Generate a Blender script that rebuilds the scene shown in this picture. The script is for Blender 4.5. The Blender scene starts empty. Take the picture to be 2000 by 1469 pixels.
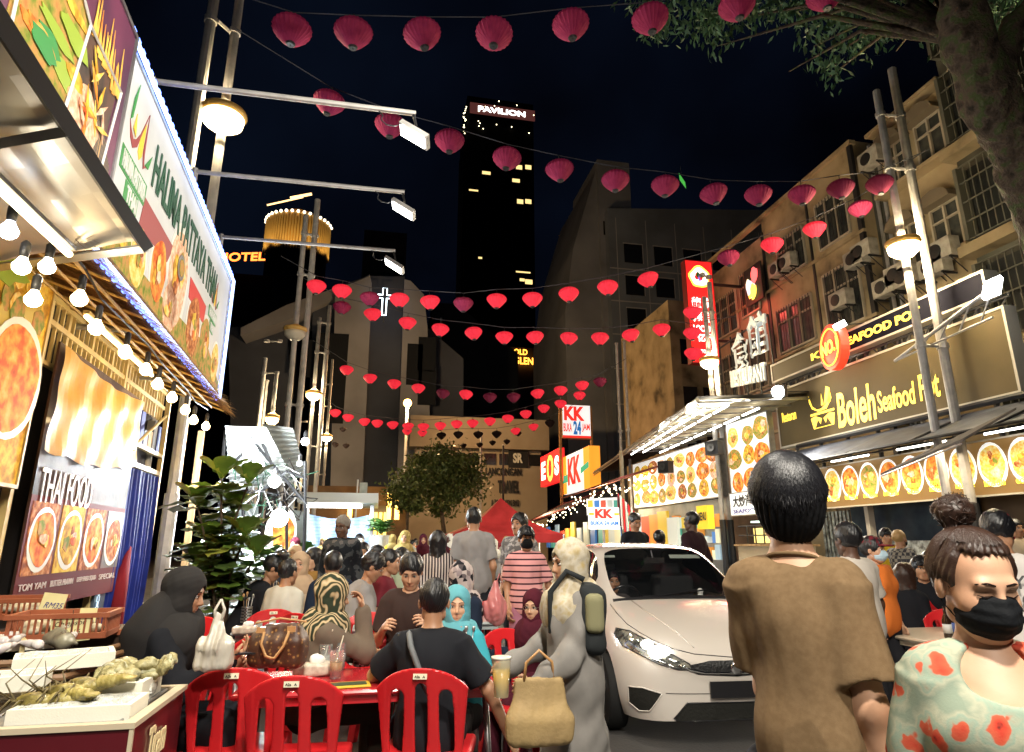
import bpy, bmesh, math, random
import numpy as np
from mathutils import Vector, Matrix
random.seed(7); RNG = np.random.RandomState(7)
SC = bpy.context.scene
COL = SC.collection
# ---------------------------------------------------------------- camera (street runs along +Y, camera turned right of it)
F = 1230.0; TH = math.radians(14.85); PS = math.radians(11.5); H = 1.5
cam_d = bpy.data.cameras.new('camera'); cam = bpy.data.objects.new('camera', cam_d); COL.objects.link(cam)
cam_d.sensor_width = 36; cam_d.lens = 36 * F / 2000; cam_d.clip_start = 0.05; cam_d.clip_end = 2000
cam.location = (0, 0, H); cam.rotation_euler = (math.pi / 2 + TH, 0, -PS); SC.camera = cam
# ---------------------------------------------------------------- night sky
w = bpy.data.worlds.new('World'); SC.world = w; w.use_nodes = True
nt = w.node_tree; nt.nodes.clear()
wo = nt.nodes.new('ShaderNodeOutputWorld'); bg = nt.nodes.new('ShaderNodeBackground')
tc = nt.nodes.new('ShaderNodeTexCoord'); nz = nt.nodes.new('ShaderNodeTexNoise'); cr = nt.nodes.new('ShaderNodeValToRGB')
nz.inputs['Scale'].default_value = 2.2; nz.inputs['Detail'].default_value = 4
cr.color_ramp.elements[0].position = 0.38; cr.color_ramp.elements[0].color = (0.0004, 0.0005, 0.0013, 1)
cr.color_ramp.elements[1].position = 0.75; cr.color_ramp.elements[1].color = (0.0022, 0.0040, 0.0095, 1)
nt.links.new(tc.outputs['Generated'], nz.inputs['Vector']); nt.links.new(nz.outputs['Fac'], cr.inputs['Fac'])
nt.links.new(cr.outputs['Color'], bg.inputs['Color']); nt.links.new(bg.outputs[0], wo.inputs['Surface'])
bg.inputs['Strength'].default_value = 1.0
SC.view_settings.view_transform = 'Standard'; SC.view_settings.look = 'None'
SC.view_settings.exposure = 0.25; SC.view_settings.gamma = 1
# ---------------------------------------------------------------- placing helpers
CP, SP, CT, ST = math.cos(PS), math.sin(PS), math.cos(TH), math.sin(TH)
def ray(px, py):
    u = (px - 1000) / F; v = (734 - py) / F
    f = CT - v * ST; z = ST + v * CT
    return Vector((u * CP + f * SP, f * CP - u * SP, z))
C0 = Vector((0, 0, H))
def at(px, py, t): return C0 + ray(px, py) * t
def onX(px, py, X): d = ray(px, py); return C0 + d * (X / d.x)
def onY(px, py, Y): d = ray(px, py); return C0 + d * (Y / d.y)
def onZ(px, py, Z): d = ray(px, py); return C0 + d * ((Z - H) / d.z)
DL = Vector((-0.06, 1, 0)).normalized()      # line of the stalls on the left
NL = Vector((DL.y, -DL.x, 0))
def onL(px, py, a, y0=4.46):
    p0 = Vector((-a, y0, 0)); d = ray(px, py)
    return C0 + d * ((p0 - C0).dot(NL) / d.dot(NL))
# ---------------------------------------------------------------- materials
MATS = {}
def mat(name, col=(.5, .5, .5), rough=.6, metal=0, emit=None, es=0, bump=0, bs=60, col2=None, ns=8, kind='noise',
        spec=.5, coat=0, trans=0, alpha=1, stops=None, scale=(1, 1, 1), rot=(0, 0, 0), det=4, bdist=.01, emtex=False, sharp=False):
    if name in MATS: return MATS[name]
    if rough >= .6 and spec == .5 and not metal: spec = .12
    m = bpy.data.materials.new(name); m.use_nodes = True; MATS[name] = m
    t = m.node_tree; b = t.nodes['Principled BSDF']; L = t.links
    b.inputs['Base Color'].default_value = (*col, 1); b.inputs['Roughness'].default_value = rough
    b.inputs['Metallic'].default_value = metal; b.inputs['Specular IOR Level'].default_value = spec
    b.inputs['Coat Weight'].default_value = coat; b.inputs['Transmission Weight'].default_value = trans
    b.inputs['Alpha'].default_value = alpha
    if emit: b.inputs['Emission Color'].default_value = (*emit, 1); b.inputs['Emission Strength'].default_value = es
    mp = None
    if col2 or stops or bump:
        c = t.nodes.new('ShaderNodeTexCoord'); mp = t.nodes.new('ShaderNodeMapping')
        mp.inputs['Scale'].default_value = scale; mp.inputs['Rotation'].default_value = rot
        L.new(c.outputs['Object'], mp.inputs['Vector'])
    if col2 or stops:
        if kind == 'noise':
            n = t.nodes.new('ShaderNodeTexNoise'); n.inputs['Scale'].default_value = ns; n.inputs['Detail'].default_value = det
            o = n.outputs['Fac']
        elif kind == 'wave':
            n = t.nodes.new('ShaderNodeTexWave'); n.inputs['Scale'].default_value = ns; n.inputs['Distortion'].default_value = det
            n.bands_direction = 'Z'; o = n.outputs['Fac']
        elif kind == 'wavex':
            n = t.nodes.new('ShaderNodeTexWave'); n.inputs['Scale'].default_value = ns; n.inputs['Distortion'].default_value = det
            n.bands_direction = 'X'; o = n.outputs['Fac']
        elif kind == 'wavey':
            n = t.nodes.new('ShaderNodeTexWave'); n.inputs['Scale'].default_value = ns; n.inputs['Distortion'].default_value = det
            n.bands_direction = 'Y'; o = n.outputs['Fac']
        elif kind == 'voro':
            n = t.nodes.new('ShaderNodeTexVoronoi'); n.inputs['Scale'].default_value = ns
            o = n.outputs['Color']
            s = t.nodes.new('ShaderNodeSeparateColor'); L.new(o, s.inputs[0]); o = s.outputs[0]
        elif kind == 'spots':
            n = t.nodes.new('ShaderNodeTexVoronoi'); n.inputs['Scale'].default_value = ns; o = n.outputs['Distance']
        elif kind == 'checker':
            n = t.nodes.new('ShaderNodeTexChecker'); n.inputs['Scale'].default_value = ns; o = n.outputs['Fac']
        elif kind == 'brick':
            n = t.nodes.new('ShaderNodeTexBrick'); n.inputs['Scale'].default_value = ns; o = n.outputs['Fac']
        L.new(mp.outputs[0], n.inputs['Vector'])
        r = t.nodes.new('ShaderNodeValToRGB'); L.new(o, r.inputs['Fac']); R = r.color_ramp
        if sharp: R.interpolation = 'CONSTANT'
        st = stops or ([(.35, col), (.65, col2)] if kind != 'checker' else [(0, col), (.5, col2)])
        while len(R.elements) < len(st): R.elements.new(.5)
        for e, (p, cc) in zip(R.elements, st): e.position = p; e.color = (*cc, 1)
        L.new(r.outputs['Color'], b.inputs['Base Color'])
        if emtex: L.new(r.outputs['Color'], b.inputs['Emission Color']); b.inputs['Emission Strength'].default_value = es
    if bump:
        n2 = t.nodes.new('ShaderNodeTexNoise'); n2.inputs['Scale'].default_value = bs; n2.inputs['Detail'].default_value = 5
        L.new(mp.outputs[0], n2.inputs['Vector'])
        bp = t.nodes.new('ShaderNodeBump'); bp.inputs['Strength'].default_value = bump; bp.inputs['Distance'].default_value = bdist
        L.new(n2.outputs['Fac'], bp.inputs['Height']); L.new(bp.outputs[0], b.inputs['Normal'])
    return m
# ---------------------------------------------------------------- mesh builder
SPLIT = dict(dish_names='dish_name', captions='caption', bracket='bracket', truss_arm='truss_arm', window_slots='window', window_panes='window', lit_windows='lit_window', post='post', column='column', goods='goods_box', rack_goods='rack', led_dots='led', arched_light='arched_light', wall_light='wall_light', light_strip='light_strip', tube_light='tube_light', slat='slat', rail='rail', shelf_rail='shelf_rail', batten='batten', rafter='rafter', shelf_goods='goods_box', dividing_lines='dividing_line', louvres='louvre', window_band='window', downpipe='downpipe', drain_pipe='drain_pipe', side_sheet='side_sheet', ledge='ledge', crown_ribs='rib', crown_lamps='crown_lamp', spark_lights='spark_light', fairy_lights='fairy_light', cross_beam='cross_beam', tube='tube', photos='photo', shelf='shelf', window='window', roof_lights='roof_light')
def V(*a): return Vector(a)
class MB:
    def __init__(s): s.v = []; s.f = []; s.m = []; s.mats = []; s.cur = 0; s.g = []
    def use(s, m):
        if m not in s.mats: s.mats.append(m)
        s.cur = s.mats.index(m); return s
    def add(s, vs, fs):
        o = len(s.v); s.g.append((o, len(s.f))); s.v += [tuple(p) for p in vs]; s.f += [tuple(i + o for i in f) for f in fs]; s.m += [s.cur] * len(fs)
    def hexa(s, p):   # 8 corners: bottom 4 ccw, top 4
        s.add(p, [(3, 2, 1, 0), (4, 5, 6, 7), (0, 1, 5, 4), (1, 2, 6, 5), (2, 3, 7, 6), (3, 0, 4, 7)])
    def box(s, c, d, u=None, v=None):
        u = (u or V(1, 0, 0)).normalized(); v = (v or V(0, 1, 0)).normalized(); n = u.cross(v); c = Vector(c)
        a, b, e = u * d[0] / 2, v * d[1] / 2, n * d[2] / 2
        s.hexa([c - a - b - e, c + a - b - e, c + a + b - e, c - a + b - e, c - a - b + e, c + a - b + e, c + a + b + e, c - a + b + e])
    def bb(s, x0, x1, y0, y1, z0, z1): s.box(((x0 + x1) / 2, (y0 + y1) / 2, (z0 + z1) / 2), (abs(x1 - x0), abs(y1 - y0), abs(z1 - z0)))
    def slab(s, o, U, W, w, h, t, x0=0, y0=0):   # board: lower left o, along U (w) and W (h), thickness t behind
        U = U.normalized(); W = W.normalized(); n = U.cross(W); o = Vector(o) + U * x0 + W * y0
        s.box(o + U * w / 2 + W * h / 2 - n * t / 2, (w, h, t), U, W)
    def tube(s, pts, r, n=8, cap=True):
        pts = [Vector(p) for p in pts]; rs = r if isinstance(r, (list, tuple)) else [r] * len(pts)
        vs = []; ref = None
        for i, p in enumerate(pts):
            d = (pts[min(i + 1, len(pts) - 1)] - pts[max(i - 1, 0)])
            d = d.normalized() if d.length > 1e-9 else V(0, 0, 1)
            if ref is None: ref = d.cross(V(0, 0, 1)); ref = ref if ref.length > .1 else d.cross(V(1, 0, 0))
            a = (ref - d * ref.dot(d)).normalized(); b = d.cross(a); ref = a
            vs += [p + (a * math.cos(k * 2 * math.pi / n) + b * math.sin(k * 2 * math.pi / n)) * rs[i] for k in range(n)]
        fs = [(i * n + k, i * n + (k + 1) % n, (i + 1) * n + (k + 1) % n, (i + 1) * n + k) for i in range(len(pts) - 1) for k in range(n)]
        if cap: fs += [tuple(range(n))[::-1], tuple((len(pts) - 1) * n + k for k in range(n))]
        s.add(vs, fs)
    def lathe(s, c, prof, n=20, ax=None, rib=0, up=None):   # prof: (r, z)
        c = Vector(c); q = (up or V(0, 0, 1)).normalized(); a = q.cross(V(0, 1, 0.01)).normalized(); b = q.cross(a)
        vs = []
        for r, z in prof:
            for k in range(n):
                t = k * 2 * math.pi / n; rr = r * (1 - (rib if k % 2 else 0))
                vs.append(c + a * math.cos(t) * rr + b * math.sin(t) * rr + q * z)
        fs = [(i * n + k, i * n + (k + 1) % n, (i + 1) * n + (k + 1) % n, (i + 1) * n + k) for i in range(len(prof) - 1) for k in range(n)]
        fs += [tuple(range(n))[::-1], tuple((len(prof) - 1) * n + k for k in range(n))]
        s.add(vs, fs)
    def ball(s, c, r, n=12, m=8):
        r = r if isinstance(r, (tuple, list)) else (r, r, r); c = Vector(c); vs = [c + V(0, 0, -r[2])]; 
        for i in range(1, m):
            p = -math.pi / 2 + math.pi * i / m
            vs += [c + V(math.cos(p) * math.cos(2 * math.pi * k / n) * r[0], math.cos(p) * math.sin(2 * math.pi * k / n) * r[1], math.sin(p) * r[2]) for k in range(n)]
        vs.append(c + V(0, 0, r[2])); T = len(vs) - 1
        fs = [(0, 1 + (k + 1) % n, 1 + k) for k in range(n)] + [(T, T - n + k, T - n + (k + 1) % n) for k in range(n)]
        fs += [(1 + i * n + k, 1 + i * n + (k + 1) % n, 1 + (i + 1) * n + (k + 1) % n, 1 + (i + 1) * n + k) for i in range(m - 2) for k in range(n)]
        s.add(vs, fs)
    def poly(s, o, U, W, pts, t=.01):   # flat outline extruded backwards by t
        U = U.normalized(); W = W.normalized(); n = U.cross(W); o = Vector(o)
        f = [o + U * x + W * y for x, y in pts]; k = len(f)
        s.add(f + [p - n * t for p in f], [tuple(range(k)), tuple(range(2 * k - 1, k - 1, -1))] + [(i, i + k, (i + 1) % k + k, (i + 1) % k) for i in range(k)])
    def quad(s, a, b, c, d): s.add([a, b, c, d], [(0, 1, 2, 3)])
    def text(s, txt, o, U, W, w, h, ext=.004, bold=.0, off=.004, shear=0, keep=False):
        vs, fs = text_geo(txt, bold, shear)
        xs = [p[0] for p in vs]; ys = [p[1] for p in vs]
        if not xs: return
        U = U.normalized(); W = W.normalized(); n = U.cross(W); o = Vector(o) + n * off
        sx = w / (max(xs) - min(xs)); sy = h / (max(ys) - min(ys))
        s.add([o + U * (p[0] - min(xs)) * sx + W * (p[1] - min(ys)) * sy + n * (p[2] * ext / .02) for p in vs], fs)
    def build(s, name, m=None, parent=None, smooth=False, local=False):
        if not s.v: return None
        if parent is not None and name in SPLIT and 1 < len(s.g) <= 100:
            out = []; G = s.g + [(len(s.v), len(s.f))]
            for (a, c), (b_, d) in zip(G[:-1], G[1:]):
                q = MB(); q.v = s.v[a:b_]; q.f = [tuple(i - a for i in f) for f in s.f[c:d]]; q.mats = [s.mats[s.m[c]]] if s.mats else []; q.m = [0] * len(q.f); out.append(q.build(SPLIT[name], m, parent, smooth, local))
            return out[0]
        off = parent.location if (parent is not None and not local) else Vector((0, 0, 0))
        root = parent
        if parent is not None and not local:
            while root.parent is not None: root = root.parent
            off = root.location
        me = bpy.data.meshes.new(name)
        A = np.array(s.v, dtype=float) - np.array(off)[None, :]
        me.from_pydata(A.tolist(), [], s.f)
        ml = s.mats if s.mats else [m]
        for x in ml: me.materials.append(x)
        if s.mats: me.polygons.foreach_set('material_index', s.m)
        if smooth: me.polygons.foreach_set('use_smooth', [True] * len(me.polygons))
        me.update()
        if smooth == 'auto': me.set_sharp_from_angle(angle=math.radians(35))
        o = bpy.data.objects.new(name, me); COL.objects.link(o)
        if parent is not None: o.parent = parent
        return o
_tc = {}
def text_geo(txt, bold=0, shear=0):
    k = (txt, bold, shear)
    if k in _tc: return _tc[k]
    c = bpy.data.curves.new('writing', 'FONT'); c.body = txt; c.extrude = .01; c.offset = bold; c.shear = shear; c.resolution_u = 4
    c.align_x = 'CENTER'; c.space_line = .95
    o = bpy.data.objects.new('writing', c); COL.objects.link(o)
    bpy.context.view_layer.update()
    me = bpy.data.meshes.new_from_object(o.evaluated_get(bpy.context.evaluated_depsgraph_get()))
    vs = [tuple(v.co) for v in me.vertices]; fs = [tuple(p.vertices) for p in me.polygons]
    bpy.data.objects.remove(o); bpy.data.curves.remove(c); bpy.data.meshes.remove(me)
    _tc[k] = (vs, fs); return _tc[k]
def tag(o, label=None, cat=None, group=None, kind=None):
    if label: o['label'] = label
    if cat: o['category'] = cat
    if group: o['group'] = group
    if kind: o['kind'] = kind
    return o
def thing(name, label, cat, loc=(0, 0, 0), rz=0, group=None):
    o = bpy.data.objects.new(name, None); COL.objects.link(o); o.empty_display_size = .2
    o.location = loc; o.rotation_euler = (0, 0, rz); return tag(o, label, cat, group)
KIDS = {}
def dup(root, loc, rz=0, label=None, scale=None, group=None):
    def cp(o, par):
        c = o.copy(); COL.objects.link(c)
        if par is not None: c.parent = par
        for ch in kids(o): cp(ch, c)
        return c
    r = cp(root, None); r.location = loc; r.rotation_euler = (0, 0, rz)
    if label: r['label'] = label
    if group: r['group'] = group
    if scale: r.scale = (scale,) * 3
    return r
def kids(o):
    if o.name not in KIDS or not KIDS[o.name]: KIDS[o.name] = [c for c in bpy.data.objects if c.parent == o]
    return KIDS[o.name]
LIGHTN = [0]
def light(kind, loc, power, col, size=.1, parent=None, aim=None, size_y=None, spot=None, blend=.6):
    d = bpy.data.lights.new('light', kind); d.energy = power; d.color = col
    if kind == 'AREA':
        d.size = size
        if size_y: d.shape = 'RECTANGLE'; d.size_y = size_y
    else: d.shadow_soft_size = size
    if kind == 'SPOT': d.spot_size = math.radians(spot or 120); d.spot_blend = blend
    o = bpy.data.objects.new('light', d); COL.objects.link(o)
    off = Vector((0, 0, 0))
    if parent is not None: o.parent = parent; off = parent.location
    o.location = Vector(loc) - off
    if aim is not None: o.rotation_euler = (Vector(aim) - Vector(loc)).to_track_quat('-Z', 'Y').to_euler()
    return o
# ---------------------------------------------------------------- sculpting with smoothly blended distance fields (surface nets)
def _cone(P, a, b, ra, rb, flat=False):
    a = np.array(a, float); b = np.array(b, float); ab = b - a; L2 = max(ab @ ab, 1e-9)
    t = ((P - a) @ ab) / L2; tc_ = np.clip(t, 0, 1)
    if flat:
        L_ = math.sqrt(L2); q = P - a - t[..., None] * ab
        d = np.sqrt((q ** 2).sum(-1)) - (ra + (rb - ra) * tc_)
        return np.maximum(d, np.maximum((t - 1) * L_, -t * L_))
    q = P - a - tc_[..., None] * ab
    return np.sqrt((q ** 2).sum(-1)) - (ra + (rb - ra) * tc_)
def _ell(P, c, r, R=None):
    q = P - np.array(c, float)
    if R is not None: q = q @ R
    r = np.array(r, float); k0 = np.sqrt(((q / r) ** 2).sum(-1)); k1 = np.sqrt(((q / r ** 2) ** 2).sum(-1)) + 1e-9
    return k0 * (k0 - 1) / k1
def _box(P, c, h, R=None, rd=0.0):
    q = P - np.array(c, float)
    if R is not None: q = q @ R
    q = np.abs(q) - (np.array(h, float) - rd)
    return np.sqrt((np.maximum(q, 0) ** 2).sum(-1)) + np.minimum(q.max(-1), 0) - rd
def prim(kind, *a, op='+', k=.03, R=None, rd=.0, flat=False): return (kind, a, op, k, R, rd, flat)
def pbounds(p):
    kind, a = p[0], p[1]
    if kind == 'c':
        m = max(a[2], a[3]); A = np.minimum(a[0], a[1]) - m; B = np.maximum(a[0], a[1]) + m
    else:
        r = np.array(a[1], float)
        if p[4] is not None: r = np.full(3, np.sqrt((r ** 2).sum()))
        A = np.array(a[0]) - r; B = np.array(a[0]) + r
    return A, B
def field_mesh(prims, res, fold=None, pad=None):
    """prims -> (verts, quads)"""
    lo = np.full(3, 1e9); hi = -lo
    for p in prims:
        if p[2] == '+': A, B = pbounds(p); lo = np.minimum(lo, A); hi = np.maximum(hi, B)
    lo -= res * 3; hi += res * 3
    n = np.ceil((hi - lo) / res).astype(int) + 1
    D = np.full(n, .25)
    ax = [lo[i] + res * np.arange(n[i]) for i in range(3)]
    for p in prims:
        kind, a, op, k, R, rd, flat = p
        A, B = pbounds(p); mg = k * 1.2 + res * 3 + .02
        i0 = np.clip(((A - mg - lo) / res).astype(int), 0, n); i1 = np.clip(((B + mg - lo) / res).astype(int) + 2, 0, n)
        if (i1 <= i0).any(): continue
        sl = tuple(slice(i0[i], i1[i]) for i in range(3))
        P = np.stack(np.meshgrid(*[ax[i][sl[i]] for i in range(3)], indexing='ij'), -1)
        if kind == 'c': d = _cone(P, *a, flat=flat)
        elif kind == 'e': d = _ell(P, a[0], a[1], R)
        else: d = _box(P, a[0], a[1], R, rd)
        E_ = D[sl]
        if op == '+':
            h_ = np.maximum(k - np.abs(E_ - d), 0) / max(k, 1e-6); D[sl] = np.minimum(E_, d) - h_ * h_ * k * .25
        else:
            h_ = np.maximum(k - np.abs(E_ + d), 0) / max(k, 1e-6); D[sl] = np.maximum(E_, -d) + h_ * h_ * k * .25
    if fold is not None:
        idx = np.nonzero(np.abs(D) < .05)
        P = np.stack([ax[i][idx[i]] for i in range(3)], -1); D[idx] += fold(P)
    return nets(D, lo, res)
def nets(D, lo, res):
    D = D.copy(); D[0] = D[-1] = .2; D[:, 0] = D[:, -1] = .2; D[:, :, 0] = D[:, :, -1] = .2
    n = np.array(D.shape); S = D < 0; c = np.zeros(n - 1, int); cor = [(i, j, k2) for i in (0, 1) for j in (0, 1) for k2 in (0, 1)]
    for o in cor: c += S[o[0]:n[0] - 1 + o[0], o[1]:n[1] - 1 + o[1], o[2]:n[2] - 1 + o[2]]
    I = np.nonzero((c > 0) & (c < 8)); N = len(I[0]); ids = np.full(n - 1, -1); ids[I] = np.arange(N); acc = np.zeros((N, 3)); cnt = np.zeros(N)
    dv = {o: D[I[0] + o[0], I[1] + o[1], I[2] + o[2]] for o in cor}
    for o in cor:
        for a in range(3):
            if o[a] == 0:
                o2 = list(o); o2[a] = 1; d0, d1 = dv[o], dv[tuple(o2)]; mk = (d0 < 0) != (d1 < 0); t = np.where(mk, d0 / np.where(mk, d0 - d1, 1), 0)
                pos = np.tile(np.array(o, float), (N, 1)); pos[:, a] += t; acc[mk] += pos[mk]; cnt[mk] += 1
    vs = lo + (np.stack(I, -1) + acc / cnt[:, None]) * res; fs = []
    for a in range(3):
        u, v = [(1, 2), (2, 0), (0, 1)][a]; s0 = [slice(1, -1)] * 3; s1 = [slice(1, -1)] * 3; s0[a] = slice(0, -1); s1[a] = slice(1, None)
        A, B = S[tuple(s0)], S[tuple(s1)]; X = np.nonzero(A != B); st = A[X]; base = [X[i] + (0 if i == a else 1) for i in range(3)]
        def g(du, dw):
            q = list(base); q[u] = q[u] - du; q[v] = q[v] - dw; return ids[tuple(q)]
        f = np.stack([g(1, 1), g(0, 1), g(0, 0), g(1, 0)], -1); f[~st] = f[~st][:, ::-1]; fs.append(f[(f >= 0).all(1)])
    return vs, np.concatenate(fs)
def mb_field(mb, prims, res, fold=None, T=None):
    v, f = field_mesh(prims, res, fold)
    if T is not None: v = v @ T[:3, :3].T + T[:3, 3]
    mb.add(v.tolist(), f.tolist()); return mb
# ================================================================ people
def rotm(yaw=0, pitch=0, roll=0):
    return (Matrix.Rotation(yaw, 3, 'Z') @ Matrix.Rotation(-pitch, 3, 'X') @ Matrix.Rotation(roll, 3, 'Y'))
def T4(R, p):
    T = np.eye(4); T[:3, :3] = np.array(R); T[:3, 3] = np.array(p); return T
def folds(amp, f, seed=0, sx=1, sy=1, sz=.45):
    r = np.random.RandomState(seed); W = [(r.randn(3) * np.array([sx, sy, sz]) * f * (2.7 if j > 3 else 1), r.rand() * 6.28, r.randn(3) * f * .35, .35 if j > 3 else 1) for j in range(8)]
    def fn(P):
        d = 0
        for w_, ph, w2, aa in W: d = d + aa * np.sin(P @ w_ + ph + 1.3 * np.sin(P @ w2 + ph * 2))
        return d * amp / 3
    return fn
SK = dict(light=mat('skin_light', (.58, .34, .22), .5, col2=(.52, .28, .17), ns=9, bump=.15, bs=300, bdist=.001),
          mid=mat('skin_mid', (.42, .22, .125), .5, col2=(.36, .18, .10), ns=9, bump=.15, bs=300, bdist=.001),
          tan=mat('skin_tan', (.27, .135, .075), .5, col2=(.22, .105, .06), ns=9, bump=.15, bs=300, bdist=.001),
          dark=mat('skin_dark', (.11, .055, .034), .5, col2=(.085, .04, .025), ns=9, bump=.15, bs=300, bdist=.001))
HAIR = mat('hair_black', (.006, .006, .008), .38, bump=.4, bs=220, bdist=.003, spec=.6)
HAIRB = mat('hair_brown', (.030, .013, .008), .45, bump=.4, bs=220, bdist=.003)
HAIRG = mat('hair_grey', (.20, .18, .16), .6, bump=.5, bs=200, bdist=.004)
EYEW = mat('eye_white', (.75, .72, .68), .25); EYEB = mat('iris_dark', (.01, .006, .004), .15)
LIP = mat('lip', (.38, .09, .07), .4); BROW = mat('brow', (.02, .012, .01), .8); MASKK = mat('mask_black', (.008, .009, .011), .75, bump=.2, bs=90)
MASKB = mat('mask_blue', (.45, .60, .70), .7); TEETH = mat('teeth', (.8, .78, .7), .3)
def cloth(name, col=(.3, .3, .3), col2=None, **k):
    k.setdefault('bump', .35); k.setdefault('bs', 220); k.setdefault('bdist', .0015); k.setdefault('rough', .9)
    return mat('cloth_' + name, col, col2=col2, **k)
def face_bits(mb, T, skin, female=False, eyes='open', mask=None, glasses=False, beard=False, res=.006, lips=True, fat=1.0, ears=True):
    c = lambda a, b, ra, rb, **k: prim('c', a, b, ra, rb, **k)
    e = lambda a, r, **k: prim('e', a, r, **k)
    w_ = fat
    P = [e((0, -.012, .032), (.076 * w_, .096, .092), k=.02), e((0, .022, -.035), (.062 * w_, .072, .078), k=.03),
         e((0, .052, -.092), (.030 * w_, .028, .024), k=.03),
         e((.036, .052, -.030), (.026 * w_, .026, .026), k=.03), e((-.036, .052, -.030), (.026 * w_, .026, .026), k=.03),
         c((.045, .0, -.070), (.018, .058, -.098), .020, .018, k=.03), c((-.045, .0, -.070), (-.018, .058, -.098), .020, .018, k=.03),
         c((-.034, .078, .024), (.034, .078, .024), .012, .012, k=.02),
         e((.031, .094, .003), (.019, .013, .011), op='-', k=.016), e((-.031, .094, .003), (.019, .013, .011), op='-', k=.016),
         c((0, .088, .010), (0, .108, -.030), .007, .011, k=.012), c((-.013, .093, -.036), (.013, .093, -.036), .008, .008, k=.010),
         c((-.018, .083, -.063), (.018, .083, -.063), .010, .010, k=.014),
         e((.080 * w_, -.006, -.006), (.010, .018, .030), k=.008), e((-.080 * w_, -.006, -.006), (.010, .018, .030), k=.008)]
    mb.use(skin); mb_field(mb, P if ears else P[:-2], res, None, T)
    tp = lambda p: Vector((T[:3, :3] @ np.array(p) + T[:3, 3]).tolist())
    R = T[:3, :3]
    def el(c0, r, m, n=10, q=7):
        b = MB(); b.ball((0, 0, 0), r, n, q); mb.use(m)
        vs = [tp((np.array(v) + np.array(c0))) for v in b.v]; mb.add(vs, b.f)
    for s in (-1, 1):
        if eyes == 'open':
            el((s * .031, .0800, .003), (.0145, .0095, .0075), EYEW); el((s * .031, .0868, .003), (.0062, .0040, .0064), EYEB)
            mb.use(BROW); mb.tube([tp((s * .016, .0885, .005)), tp((s * .030, .0915, .0115)), tp((s * .046, .082, .004))], [.0012, .0022, .0012], 5)
        else:
            mb.use(BROW); mb.tube([tp((s * .016, .0870, .001)), tp((s * .030, .0895, -.003)), tp((s * .046, .080, .001))], [.001, .0018, .001], 5)
        mb.use(BROW); mb.tube([tp((s * .012, .0925, .026)), tp((s * .030, .0935, .032)), tp((s * .050, .078, .025))], [.0022, .0032 if not female else .0022, .0014], 5)
    if lips and mask is None:
        mb.use(LIP); mb.tube([tp((-.022, .0860, -.063)), tp((-.006, .0925, -.0600)), tp((.006, .0925, -.0600)), tp((.022, .0860, -.063))], [.0015, .0036, .0036, .0015], 6)
        mb.tube([tp((-.020, .0855, -.066)), tp((0, .0915, -.0700)), tp((.020, .0855, -.066))], [.0015, .0046, .0015], 6)
    if beard:
        mb.use(BROW if beard is True else beard); mb.tube([tp((-.024, .090, -.053)), tp((0, .0975, -.049)), tp((.024, .090, -.053))], [.002, .004, .002], 6)
def hand_bits(mb, skin, wrist, fwd, palm, side, curl=.7, res=.005, spread=.02, s=1.0):
    """side +1: thumb towards +x of the hand frame; palm = direction the palm looks"""
    f = Vector(fwd).normalized(); p = Vector(palm); p = (p - f * p.dot(f)).normalized(); x = f.cross(p)  # right handed: x, f, -p
    R = np.array([list(x), list(f), list(-p)]).T * s
    T = np.eye(4); T[:3, :3] = R; T[:3, 3] = np.array(wrist)
    P = [prim('e', (0, .045, 0), (.040, .050, .015), k=.015), prim('c', (0, -.02, 0), (0, .02, 0), .024, .022, k=.02)]
    for i, (xx, L, dz) in enumerate([(-.030, .070, 0), (-.010, .080, 0), (.011, .075, 0), (.030, .058, 0)]):
        xx = -xx * side
        a = np.array([xx, .082 - abs(xx) * .15, 0.0]); th = .15; pts = [a]
        for sg in (.44, .31, .25):
            th += curl * (.9 + .12 * i) * .9
            a = a + np.array([xx * spread * 8 * .1, math.cos(th) * L * sg, -math.sin(th) * L * sg]); pts.append(a)
        for j in range(3): P.append(prim('c', pts[j], pts[j + 1], .0092 - j * .001, .0084 - j * .001, k=.004))
    tx = side
    P += [prim('c', (tx * .028, .020, -.004), (tx * .052, .050, -.018), .013, .0105, k=.012), prim('c', (tx * .052, .050, -.018), (tx * .050, .078, -.032), .0105, .0085, k=.005)]
    mb.use(skin); mb_field(mb, P, res / s * 1.0, None, T)
def ik(S, W, a, b, pole):
    S = Vector(S); W = Vector(W); d = W - S; L = min(d.length, (a + b) * .995); W = S + d.normalized() * L
    u = d.normalized(); x = (a * a - b * b + L * L) / (2 * L); h = math.sqrt(max(a * a - x * x, 0)); p = Vector(pole); p = (p - u * p.dot(u)).normalized()
    return S + u * x + p * h, W
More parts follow.
